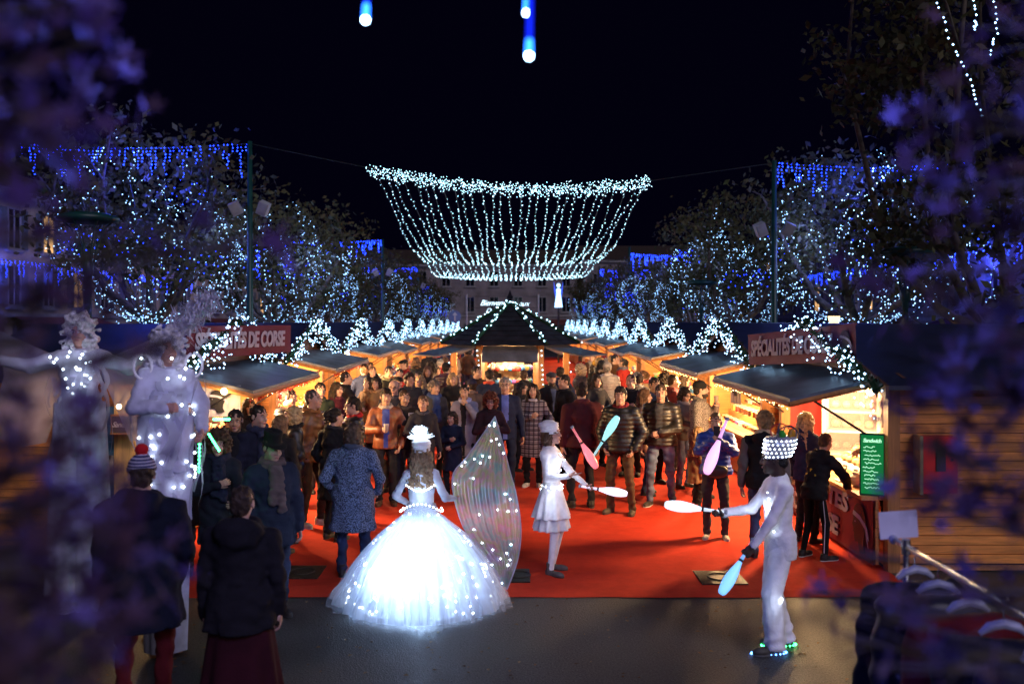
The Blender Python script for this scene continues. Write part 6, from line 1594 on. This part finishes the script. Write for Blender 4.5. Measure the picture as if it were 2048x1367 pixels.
club('red glowing juggling club in mid-air before the broad man', PX(1146, 857, 9.8), PX(1190, 930, 9.8), (1.0, .16, .18), 1.05)
club('cyan glowing juggling club in mid-air', PX(1191, 905, 9.9), PX(1230, 842, 9.9), (.30, .90, .95), 1.2)
lamp('costume_light', Vector((-.22, -.24, 1.25)) * js, 1.5, (.70, .80, 1.0), .05, jw['root']); lamp('costume_light', Vector((-.30, -.16, .95)) * js, 1.2, (.70, .80, 1.0), .05, jw['root'])
h = jw['hand1']
club('white glowing juggling club held by the juggling woman', h + Vector((-.12, .0, .015)), h + Vector((.38, -.05, -.06)), (.85, .78, 1.0), 1.5)
# juggling man in white
jm = person(1560, 7.6, 1.68, -84, 'dark-skinned juggler in white suit wearing a light-studded crown hat', top=('shirt', WHC, 'plain', .80), bot=('wide', WHC, 'plain'), hair=('crop', (.01, .008, .008)), skin='dark', girth=.92,
            arms=(((.17, -.42, 1.14), (.3, .8, -1), 'grip', (-.3, .1, 1)), ((.20, -.36, .88), (.4, 1, -.2), 'grip', (-1, 0, 0))), shoes=('shoe', (.04, .035, .03), (.1, .1, .1)), stance=.09, step=-.16, nod=4)
HMs = jm['HM'] @ Matrix.Rotation(R(-15), 4, 'X'); js = jm['s']
b = MB(); ring = []
for z, r_ in ((.018, .094), (.07, .106), (.13, .115), (.20, .110)):
    for k in range(28): a = 2 * math.pi * k / 28; ring.append((r_ * math.cos(a), .02 + r_ * 1.14 * math.sin(a), z + .03 * math.sin(a)))
b.add(ring, [(i * 28 + k, i * 28 + (k + 1) % 28, (i + 1) * 28 + (k + 1) % 28, (i + 1) * 28 + k) for i in range(3) for k in range(28)] + [tuple(84 + k for k in range(28))])
b.v = [tuple((HMs @ Vector(v)) * js) for v in b.v]; obj('hat', b, mat('hat_silver', (.45, .45, .52), .4, .3, var=.1), jm['root'], smooth=True)
pts = []
for i, (z, r_) in enumerate(((.035, .1), (.07, .109), (.105, .1145), (.14, .1175), (.175, .116))):
    for k in range(20): a = 2 * math.pi * (k + .5 * (i % 2)) / 20; pts.append((HMs @ Vector((r_ * math.cos(a), .02 + r_ * 1.14 * math.sin(a), z + .03 * math.sin(a)))) * js)
dots(jm['root'], pts, .0062)
for k, (a, c) in enumerate(((.3, (.05, .05, .08)), (1.5, (.6, .3, .02)), (2.6, (.05, .06, .1)), (3.8, (.5, .05, .05)), (5.0, (.05, .05, .08)))):
    b = MB(); P = [(HMs @ Vector((.06 * math.cos(a) + .095 * math.cos(u) * math.cos(a + 1.2), .05 + .07 * math.sin(a) + .085 * math.cos(u) * math.sin(a + 1.2)  , .235 + .07 * math.sin(u)))) * js for u in np.linspace(0, 6.283, 15)]
    b.tube(P, .006, 5); obj('wire_loop', b, mat('loop_%d' % k, c, .4, var=0), jm['root'])
b = MB(); b.ball((HMs @ Vector((.03, .02, .225))) * js, .035); obj('green_ball', b, mat('ball_green', (.05, .4, .03), .5, var=0), jm['root'])
b = MB(); b.ball((HMs @ Vector((.0, .10, .235))) * js, .045, 0, 8, 6, (.6, .8, 1.2)); obj('orange_leaf', b, mat('ball_orange', (.7, .35, .02), .5, var=0), jm['root'])
rs = random.Random(2)
dots(jm['root'], [Vector((rs.uniform(-.03, .16), -.135 + .02 * rs.random(), z)) * js for z in (1.05, 1.09, 1.16, 1.22, 1.27, 1.31, 1.36)], .010)
dots(jm['root'], [Vector((.10 + rs.uniform(-.02, .10), -.08 + rs.uniform(-.045, .03), .44 + rs.uniform(-.05, .05))) * js for k in range(9)], .011, 'knee_lights')
for q, m_, nm in ((1, emit('sole_blue', (.12, .35, 1), 9), 'sole_lights'), (-1, LEDG, 'sole_lights')):
    ay_ = .16 / 2 * q * -1
    pts = []
    for k in range(22):
        a = 2 * math.pi * k / 22; pts.append(Vector((q * .09 + .052 * math.cos(a), ay_ - .055 + .155 * math.sin(a), .016)) * js)
    dots(jm['root'], pts, .0085, nm, m_)
lamp('costume_light', Vector((.05, -.20, 1.2)) * js, 1.2, (.65, .78, 1.0), .05, jm['root']); lamp('costume_light', Vector((.3, -.14, .46)) * js, .5, (.65, .78, 1.0), .03, jm['root'])
lamp('hat_light', (HMs @ Vector((.0, -.2, .1))) * js, .8, (.8, .88, 1.0), .05, jm['root'])
h = jm['hand-1']
club('white glowing juggling club held out by the man in white', h + Vector((.10, 0, -.01)), h + Vector((-.42, .03, .05)), (.72, .85, 1.0), 1.6)
h = jm['hand1']
club('blue glowing juggling club pointing down from the hand of the man in white', h + Vector((.07, .03, .10)), h + Vector((-.22, -.10, -.30)), (.18, .5, 1.0), 1.4)
club('pink glowing juggling club in mid-air before the blue jacket woman', PX(1452, 843, 7.7), PX(1416, 938, 7.55), (1.0, .48, .95), 1.35)

# snow princess with the glowing gown
pr = person(843, 8.78, 1.555, 180, 'snow princess from behind in a huge glowing white gown with one wing raised', top=('dress', (.6, .62, .72), 'plain', .9), bot=('none', WHC, 'plain'), shoes=None, hair=('long', (.24, .15, .085)), hat=('headband', WHC), fem=True, girth=.90,
            arms=(((.34, -.08, 1.14), (.3, .6, -.6), 'relax', (0, 1, 0)), ((.17, -.24, 1.02), (.8, .5, 0), 'relax', (-1, 0, 0))))
GL_IN = sheer('gown_inner', (.88, .9, .95), .80, .75); GL_OUT = sheer('gown_tulle', (.85, .88, .97), .34, .65)
def gown(scale, amp, seed, m, name, hem=.02):
    rs = np.random.RandomState(seed); prof = [(.155, .97), (.19, .88), (.30, .80), (.46, .68), (.60, .54), (.71, .40), (.79, .26), (.835, .13), (.85, hem)]
    n = 180; vs = []; ph = rs.uniform(0, 6.28, 8)
    for i, (r_, z) in enumerate(prof):
        u = i / (len(prof) - 1)
        for j in range(n):
            a = 2 * math.pi * j / n
            w_ = sum(math.sin(a * f_ + p_) / 3 for f_, p_ in zip((7, 13, 22, 31), ph)) + (.5 * math.sin(a * 57 + ph[5]) if u > .8 else 0)
            rr = r_ * scale * (1 + amp * u * w_); vs.append((rr * math.cos(a), rr * math.sin(a) * .97, z + (.03 * w_ * u if u > .85 else 0)))
    b = MB(); b.add(vs, [(i * n + j, i * n + (j + 1) % n, (i + 1) * n + (j + 1) % n, (i + 1) * n + j) for i in range(len(prof) - 1) for j in range(n)])
    o = obj(name, b, m, pr['root'], smooth=True); return o
gown(.76, .10, 1, GL_IN, 'gown_skirt', .06); gown(.82, .12, 2, GL_OUT, 'tulle_layer', .03); gown(.87, .14, 5, GL_OUT, 'tulle_layer', .05); gown(.89, .16, 9, sheer('gown_mist', (.8, .86, 1.0), .16, .6), 'tulle_layer', .02)
rs = random.Random(15); pts = []
for k in range(150):
    u = rs.random() ** .7; a = rs.uniform(0, 6.28); z = .95 - .88 * u; r_ = np.interp(z, [.02, .13, .26, .40, .54, .68, .80, .88, .97], [.85, .835, .79, .71, .6, .46, .3, .19, .155]) * .84
    pts.append(Vector((r_ * math.cos(a), r_ * .97 * math.sin(a), z)))
dots(pr['root'], pts, .011)
pts = [Vector((-.13 + .26 * k / 11, .118 + .012 * math.sin(k / 11 * 3.14), 1.165 - .055 * math.sin(k / 11 * 3.14))) for k in range(12)] + [Vector((.2 * math.sin(a), .17 * math.cos(a), .95 + .05 * math.cos(a * 2))) for a in np.linspace(-2, 2, 22)]
dots(pr['root'], pts, .0085, 'neckline_lights')
for z, r_, e in ((.62, .12, 12), (.36, .25, 20), (.30, .3, 20), (.16, .3, 12)):
    lamp('gown_light', (.0 if z != .30 else .2, .25 if z < .5 else .05, z), e * 1.0, (.40, .63, 1.0), .12, pr['root'])
lamp('neckline_light', (0, .30, 1.12), 2.0, (.5, .7, 1.0), .08, pr['root'])
hb = pr['HM']; ps_ = pr['s']; b = MB()
for k in range(150):
    a = rs.uniform(0, 6.28); el_ = rs.uniform(.2, 1.5); d = Vector((math.cos(a) * math.cos(el_), math.sin(a) * math.cos(el_), math.sin(el_))); p = (hb @ (Vector((0, .03, .13)) + d * .03)) * ps_; tip = (hb @ (Vector((0, .03, .13)) + d * rs.uniform(.08, .17))) * ps_; e_ = d.cross(Vector((.3, .1, .9))).normalized() * .02
    b.add([p - e_, p + e_, tip + e_ * .8, tip - e_ * .8], [(0, 1, 2, 3)])
obj('crown_tulle', b, emit('crown_glow', (.62, .8, 1.0), 2.6, 'AUTO'), pr['root'])
# the raised wing: pleated sheer cloth between an inner and an outer edge
def wing(name, A_, B_, m, n=44, k=60, pleat=.018, parent=None, lights=32, seed=1):
    A_ = [PX(*p) for p in A_]; B_ = [PX(*p) for p in B_]
    def at(P, u):
        f_ = u * (len(P) - 1); i = min(int(f_), len(P) - 2); t_ = f_ - i
        p0, p1, p2, p3 = P[max(i - 1, 0)], P[i], P[i + 1], P[min(i + 2, len(P) - 1)]
        return .5 * ((2 * p1) + (p2 - p0) * t_ + (2 * p0 - 5 * p1 + 4 * p2 - p3) * t_ ** 2 + (3 * p1 - p0 - 3 * p2 + p3) * t_ ** 3)
    b = MB(); inv = parent_inv(parent); vs = []
    for i in range(k + 1):
        a, c = at(A_, i / k), at(B_, i / k)
        for j in range(n + 1):
            p = a.lerp(c, j / n); p.y += pleat * math.sin(j * 1.35 + i * .10) * min(1, i / 8) + .05 * math.sin(math.pi * j / n); vs.append(inv @ p)
    b.add(vs, [(i * (n + 1) + j, i * (n + 1) + j + 1, (i + 1) * (n + 1) + j + 1, (i + 1) * (n + 1) + j) for i in range(k) for j in range(n)])
    o = obj(name, b, m, parent, smooth=True)
    b = MB(); b.tube([inv @ at(B_, i / 30) for i in range(31)], .006, 5); b.tube([inv @ at(A_, i / 30) for i in range(31)], .005, 5); obj('wing_edge', b, cloth((.5, .5, .65)), parent)
    rs = random.Random(seed); pts = []
    for _ in range(lights):
        i, j = rs.randrange(4, k), rs.randrange(1, n); pts.append(Vector(vs[i * (n + 1) + j]) + Vector((0, .02, 0)))
    dots(parent, pts, .0095, 'wing_lights')
    return o
IRID = sheer('iridescent_sheer', (.6, .6, .8), .66, .6, True)
wing('wing', [(990, 832, 8.95), (962, 873, 8.94), (933, 914, 8.92), (904, 957, 8.9), (925, 1050, 8.75), (975, 1115, 8.6), (1006, 1172, 8.5)], [(990, 832, 8.95), (1004, 880, 8.98), (1018, 935, 9.0), (1034, 995, 8.95), (1042, 1060, 8.85), (1035, 1120, 8.7), (1014, 1178, 8.5)], IRID, parent=pr['root'])

# stilt walkers in white beside the Sandwich stall
def long_robe(parent, z_top, z_bot, r0, r1, seed, split=False):
    for q in ((-1, 1) if split else (0,)):
        b = MB(); n = 60; rs = np.random.RandomState(seed + q); ph = rs.uniform(0, 6.28, 4); vs = []
        for i in range(15):
            u = i / 14; r_ = r0 + (r1 - r0) * u
            for j in range(n):
                a = 2 * math.pi * j / n; w_ = 1 + (.04 + .07 * u) * (math.sin(a * 5 + ph[0]) + .6 * math.sin(a * 9 + ph[1] + u))
                vs.append((q * (.09 + .03 * u) + r_ * w_ * math.cos(a), r_ * .85 * w_ * math.sin(a), z_top + (z_bot - z_top) * u))
        b.add(vs, [(i * n + j, i * n + (j + 1) % n, (i + 1) * n + (j + 1) % n, (i + 1) * n + j) for i in range(14) for j in range(n)])
        obj('trouser_leg' if split else 'robe', b, cloth(STW), parent, smooth=True)
a1 = person(160, 8.6, 1.70, 12, 'stilt walker in white suit with curly white wig and gauze wings, arms spread', z0=1.0, top=('jacket', STW, 'plain', .80), bot=('none', STW, 'plain'), shoes=None, hair=('wig', (.7, .68, .74)), arms=('side', ((.62, -.05, 1.46), (0, .3, -1), 'relax', (0, 1, 0))), skin='pink')
long_robe(a1['root'], .95, -.97, .13, .17, 3, True)
for q in (-1, 1): b = MB(); b.tube([(q * .1, 0, -.998), (q * .1, 0, .1)], .03, 6); obj('stilt', b, PLANKY, a1['root'])
rs = random.Random(6)
dots(a1['root'], [Vector((rs.uniform(-.22, .22), -.165 - .02 * rs.random(), rs.uniform(.95, 1.42))) for _ in range(24)], .013)
GAUZE = sheer('gauze', (.6, .6, .75), .55, .5)
for q in (-1, 1):
    b = MB(); vs = []; n = 14
    for i in range(n + 1):
        for j in range(9):
            u, v = i / n, j / 8; a = R(-70 + 95 * v); L = u * (.95 + .2 * math.sin(v * 7))
            vs.append((q * (.1 + L * math.cos(a) * .85), .2 + .12 * u + .03 * math.sin(j * 2.2), 1.3 + L * math.sin(a) * .85))
    b.add(vs, [(i * 9 + j, i * 9 + j + 1, (i + 1) * 9 + j + 1, (i + 1) * 9 + j) for i in range(n) for j in range(8)]); obj('wing', b, GAUZE, a1['root'], smooth=True)
a2 = person(334, 7.5, 1.66, 35, 'stilt walker in white robe with tall feather headdress and trailing lights', z0=.92, top=('coat', STW, 'plain', .6), bot=('none', STW, 'plain'), shoes=None, hair=('wig', (.7, .68, .74)), arms=('cup', ((.22, -.26, .98), (.6, .6, 0), 'relax', (-1, 0, 0))), skin='pink', girth=.95)
long_robe(a2['root'], 1.02, -.88, .215, .15, 8)
for q in (-1, 1): b = MB(); b.tube([(q * .1, 0, -.918), (q * .1, 0, .1)], .03, 6); obj('stilt', b, PLANKY, a2['root'])
b = MB()
for k in range(900):
    u = rs.random(); p = Vector((.05 + .30 * u + rs.gauss(0, .045), -.0 + rs.gauss(0, .05), 1.66 + .32 * u + rs.gauss(0, .04))); d = Vector((rs.gauss(0, 1), rs.gauss(0, 1), rs.gauss(0, 1))).normalized(); e_ = d.cross(Vector((.2, .5, .8))).normalized() * .008
    b.add([p - e_, p + e_, p + d * .09], [(0, 1, 2)])
obj('feather_headdress', b, cloth((.7, .68, .76)), a2['root'])
for a_, z1_, sd_ in ((a1, .75, 1), (a2, .2, 2)):
    rq = random.Random(sd_)
    for k in range(22):
        a = rq.uniform(0, 6.28); r_ = rq.uniform(.19, .26); z = rq.uniform(1.0, 1.42); L = rq.uniform(.3, 1.0); w_ = rq.uniform(.015, .045); b = MB(); vs = []
        for i in range(9):
            u = i / 8; rr = r_ + .05 * math.sin(u * 5 + k); aa = a + .25 * math.sin(u * 4 + k * 2)
            for q in (-1, 1): vs.append((rr * math.sin(aa) + q * w_ * math.cos(aa), -rr * .85 * math.cos(aa) + q * w_ * math.sin(aa), z - L * u))
        b.add(vs, [(2 * i, 2 * i + 1, 2 * i + 3, 2 * i + 2) for i in range(8)]); obj('gauze_ribbon', b, GAUZE, a_['root'], smooth=True)
for sx in (-1, 1):
    b = MB(); b.tube([Vector((sx * (.2 + .07 * math.sin(u)), -.05, 1.42 + .10 * math.cos(u))) for u in np.linspace(0, 6, 14)], .012, 6); obj('collar_loop', b, cloth(WHC), a2['root'])
pts = [Vector((.22 * math.sin(a), -.21 * math.cos(a) * .9, z)) for a, z in [(rs.uniform(-1.7, 1.7), rs.uniform(.45, 1.5)) for _ in range(46)]]
dots(a2['root'], pts, .013)
# green light sticks
t = thing('light_sticks', 'string of short green light sticks hanging between stilt walker and curly woman', 'light sticks', PX(400, 890, 7.9))
for p0, p1 in (((366, 878), (344, 922)), ((380, 890), (364, 948)), ((399, 888), (398, 942)), ((418, 868), (438, 900)), ((428, 838), (458, 838))):
    o0 = PX(400, 890, 7.9); a, c = PX(*p0, 7.9) - o0, PX(*p1, 7.9) - o0; b = MB(); n = 8
    for i in range(n): b.octa(a.lerp(c, i / (n - 1)), .014)
    b.tube([a, c], .004, 4); obj('stick', b, LEDG, t)
b = MB(); o0 = PX(400, 890, 7.9); b.tube([PX(x, y, 7.9) - o0 for x, y in ((366, 876), (380, 888), (399, 886), (418, 866), (428, 838))], .003, 4); obj('cord', b, WIRE, t)
lamp('stick_light', (-.24, .0, .0), .35, (.1, 1, .3), .06, t)

# ------------------------------------------------------------------ clothes rack by the camera
t = thing('clothes_rack', 'chrome clothes rail with a paper card on its end', 'clothes rack', (2.1, 3.9, 0))
y1, y0 = 1.17, -1.4
b = MB(); b.tube([(0, y0, 1.5), (0, y1, 1.5)], .016, 10); obj('rail', b, STEEL, t, smooth=True)
for y in (y0 + .1, y1 - .14):
    b = MB(); b.tube([(0, y, .05), (0, y, 1.5)], .016, 8); obj('upright', b, STEEL, t, smooth=True)
    b = MB(); b.tube([(-.3, y, .03), (.3, y, .03)], .018, 8); obj('foot', b, STEEL, t)
    b = MB(); b.lathe([(.024, 1.46), (.026, 1.5), (.022, 1.54)], 10, 0, None, (0, y, 0)); obj('joint', b, STEEL, t)
b = MB(); b.ball((0, y1 + .02, 1.5), .026, 0, 10, 6); obj('end_cap', b, WHITEP, t)
b = MB(); b.box((0, 0, 0), (.21, .004, .15), 0, Matrix.Rotation(R(-4), 3, 'Y')); obj('paper_card', b, mat('card', (.6, .58, .62), .7, var=.08), t, (.03, y1 + .03, 1.58))
def hang_jacket(y, c, label, kind='plain', w_=1.0, rz=0):
    t = thing('hanging_jacket', label, 'jacket', (2.1, 3.9 + y, 0), R(rz), 'jackets on the rail')
    B = SDF((-.42, -.2, .45), (.42, .2, 1.45), .019)
    B.cone((-.19 * w_, 0, 1.29), (.19 * w_, 0, 1.29), .055, .055, .03); B.skirt(1.32, .58, (.21 * w_, .07), (.27 * w_, .10), k=.05, waves=6, amp=.06)
    for q in (-1, 1): B.cone((q * .23 * w_, 0, 1.27), (q * .31 * w_, -.02, .66), .065, .055, .03)
    B.wrinkle(.009, 30, int(y * 50) + 70); obj('cloth', np_mesh('cloth', [B.out() + (0,)], [cloth(c, kind)]), parent=t)
    b = MB(); b.tube([(-.10, 0, 1.365), (-.06, 0, 1.395), (0, 0, 1.41), (.06, 0, 1.395), (.10, 0, 1.365)], [.012, .02, .022, .02, .012], 8); obj('hanger', b, WHITEP, t)
    b = MB(); b.tube([(0, 0, 1.42), (0, 0, 1.47), (.02, 0, 1.5), (.012, 0, 1.522), (-.012, 0, 1.522)], .0035, 5); obj('hook', b, STEEL, t)
    return t
hang_jacket(.92, (.008, .008, .010), 'black jacket hanging first on the rail beside the paper card', 'plain', 1.0, 8)
for k, (y, c, lab) in enumerate(((.66, (.012, .012, .02), 'black jacket hanging second on the rail'), (.36, (.11, .008, .01), 'dark red jacket between black ones on the rail'), (.05, (.01, .01, .014), 'black jacket just behind the dark red one on the rail'), (-.25, (.012, .014, .03), 'navy jacket on the near half of the rail'), (-.6, (.01, .01, .012), 'black jacket at the near end of the rail'))):
    hang_jacket(y, c, lab, 'leather' if k == 0 else 'plain', 1.0, (-6, 5, -4, 7, 3)[k])

# ------------------------------------------------------------------ falling-light tubes and maple leaves close to the camera
t0 = thing('light_cable', 'dark overhead cable from which the blue light tubes hang', 'cable', (0, 2.2, 4.6))
b = MB(); b.tube([(-2.4, 0, .25), (-1.2, 0, .06), (0, 0, 0), (1.2, 0, .06), (2.6, 0, .25)], .006, 5); obj('wire', b, WIRE, t0)
M1 = emit('meteor_head', (.40, .68, 1.0), 40); M2 = emit('meteor_mid', (.02, .16, 1.0), 7); M3 = emit('meteor_tail', (.006, .02, 1.0), 1.5)
def meteor(px, py, d, dx, label):
    p = PX(px, py, d); top = p + Vector((dx, 0, .62))
    t = thing('light_tube', label, 'light tube', p, 0, 'blue falling-light tubes')
    b = MB(); b.ball((0, 0, 0), .0078, 0, 8, 6); obj('tip', b, M1, t)
    v = top - p; b = MB(); b.tube([v * .01, v * .06], [.0085, .007], 6); obj('bright_section', b, M2, t)
    b = MB(); b.tube([v * .062, v * .35, v], [.007, .006, .0045], 6); obj('tail_section', b, M3, t)
    b = MB(); b.tube([v, Vector((v.x, 2.2 - d, 4.62 - p.z))], .003, 4); obj('lead', b, WIRE, t)
    lamp('tube_light', v * .45 + Vector((0, -.03, 0)), 95, (.12, .14, 1.0), .05, t)
meteor(731, 40, 2.2, .035, 'blue falling-light tube hanging alone on the left of the pair')
meteor(1053, 26, 2.4, .01, 'shorter of two overlapping blue falling-light tubes')
meteor(1058, 112, 2.1, .012, 'lower of two overlapping blue falling-light tubes')

def maple_leaf():
    ang = [-150, -105, -52, 0, 52, 105, 150]; ln_ = [.45, .72, .95, 1.0, .95, .72, .45]; vs = [(0, 0, 0)]; fs = []
    out = []
    for i, (a, l) in enumerate(zip(ang, ln_)):
        a = R(a)
        if i:
            m_ = (R(ang[i - 1]) + a) / 2; out.append((math.sin(m_) * .26, math.cos(m_) * .26, .0))
        for da, rr in ((-.17, .58), (0, 1), (.17, .58)): out.append((math.sin(a + da) * l * rr, math.cos(a + da) * l * rr, -.13 * (l * rr) ** 2 * (1 if da == 0 else .7)))
    vs += out; fs = [(0, i, i + 1) for i in range(1, len(out))]
    b = MB(); b.add([(x * .058, y * .058, z * .058) for x, y, z in vs], fs); b.tube([(0, 0, 0), (0, -.03, .004), (0, -.05, .012)], .0009, 4); return b.mesh('leaf', leafmat('maple_leaves', (.07, .044, .072), .55, .3))
LEAF = maple_leaf()
def maple(name, label, base, clusters, seed):
    rs = random.Random(seed); base = Vector(base)
    t = thing(name, label, 'maple tree', base)
    b = MB(); b.tube([(0, 0, 0), (.03, .02, .9), (-.02, .05, 1.9), (0, 0, 3.0), (.03, 0, 4.2)], [.06, .05, .042, .03, .012], 8); obj('trunk', b, BARK, t, smooth=True)
    for (px, py, d, n, sg) in clusters:
        c = PX(px, py, d); rel = c - base; zt = max(.5, min(4.0, rel.z - .15 + rs.uniform(-.3, .1)))
        st = Vector((0, .02, zt)); mid = st.lerp(rel, .5) + Vector((0, rs.uniform(-.1, .1), rs.uniform(-.05, .12)))
        b = MB(); b.tube([st, mid, rel], [.012, .007, .003], 5)
        for k in range(4):
            q = rel + Vector((rs.gauss(0, 1), rs.gauss(0, 1), rs.gauss(0, 1))) * sg * d / F * .8; b.tube([mid.lerp(rel, .6 + .1 * k), q], [.003, .0015], 4)
        obj('branch', b, BARK, t)
        for k in range(n):
            p = rel + Vector((rs.gauss(0, sg * d / F), rs.gauss(0, .12), rs.gauss(0, sg * d / F)))
            o = obj('leaf', LEAF, parent=t, loc=p); o.rotation_euler = (rs.uniform(R(30), R(130)), rs.uniform(-.7, .7), rs.uniform(0, 6.28)); s_ = rs.uniform(.42, .9); o.scale = (s_,) * 3
    return t
CL = [(60, 60, 1.7, 15, 55), (150, 30, 1.6, 12, 45), (175, 130, 1.7, 8, 40), (40, 200, 1.5, 14, 55), (115, 220, 1.7, 12, 45), (60, 340, 1.6, 12, 55), (150, 330, 1.8, 6, 35), (25, 450, 1.5, 8, 45), (110, 470, 1.7, 4, 40), (205, 80, 1.8, 5, 25), (100, 640, 1.5, 6, 45), (35, 700, 1.3, 8, 50), (185, 590, 1.5, 4, 30), (30, 560, 1.4, 6, 40), (375, 490, 1.5, 2, 18), (500, 480, 1.6, 2, 22), (410, 450, 1.5, 1, 5), (355, 690, 1.5, 2, 18), (60, 950, 1.3, 10, 60), (150, 1010, 1.4, 7, 50), (50, 1120, 1.2, 10, 60), (190, 1130, 1.5, 4, 40), (80, 1280, 1.2, 10, 60), (170, 1250, 1.4, 6, 45), (265, 960, 1.6, 3, 30), (30, 850, 1.3, 7, 45), (110, 1080, 1.5, 9, 50), (120, 1180, 1.4, 9, 50), (60, 1030, 1.4, 8, 45), (130, 920, 1.6, 6, 40), (40, 1340, 1.3, 8, 50), (150, 1330, 1.5, 7, 40)]
CR = [(1990, 60, 1.8, 5, 40), (1850, 230, 1.7, 4, 40), (1960, 260, 1.6, 9, 50), (2030, 170, 1.5, 10, 55), (1900, 380, 1.8, 5, 45), (2000, 400, 1.6, 11, 55), (1960, 540, 1.6, 9, 55), (2030, 600, 1.4, 9, 50), (1845, 620, 1.7, 5, 45), (1930, 690, 1.5, 9, 50), (1870, 900, 1.5, 7, 45), (1960, 980, 1.5, 8, 50), (1860, 760, 1.6, 6, 40), (2020, 760, 1.4, 9, 50), (1790, 540, 1.8, 2, 25), (1880, 800, 1.6, 6, 45), (1980, 880, 1.4, 8, 50), (1900, 960, 1.5, 5, 40), (2020, 1020, 1.3, 6, 45), (1855, 1010, 1.6, 3, 25), (1700, 1110, 1.7, 1, 8), (1600, 1190, 1.8, 1, 8), (1690, 1205, 1.7, 2, 20), (1680, 1270, 1.6, 2, 25), (1840, 1230, 1.4, 4, 40), (1870, 1310, 1.4, 5, 45), (1980, 1180, 1.5, 4, 40), (1780, 1330, 1.5, 2, 25)]
def denser(cl, f_, lo):
    return [(a, b_, d * (.84 if a < 1000 else 1.02), max(n, int(round(n * (f_ if n > 3 and b_ > lo else 1.25 if n > 3 else 1)))), sg) for a, b_, d, n, sg in cl]
CL = denser(CL, 1.55, 800); CR = denser(CR, 1.5, 100)
maple('maple_tree', 'dark purple-leaved maple beside the camera on the stilt walkers side', (-1.75, 1.45, 0), CL, 41)
maple('maple_tree', 'dark purple-leaved maple beside the camera on the clothes rail side', (1.85, 1.5, 0), CR, 42)
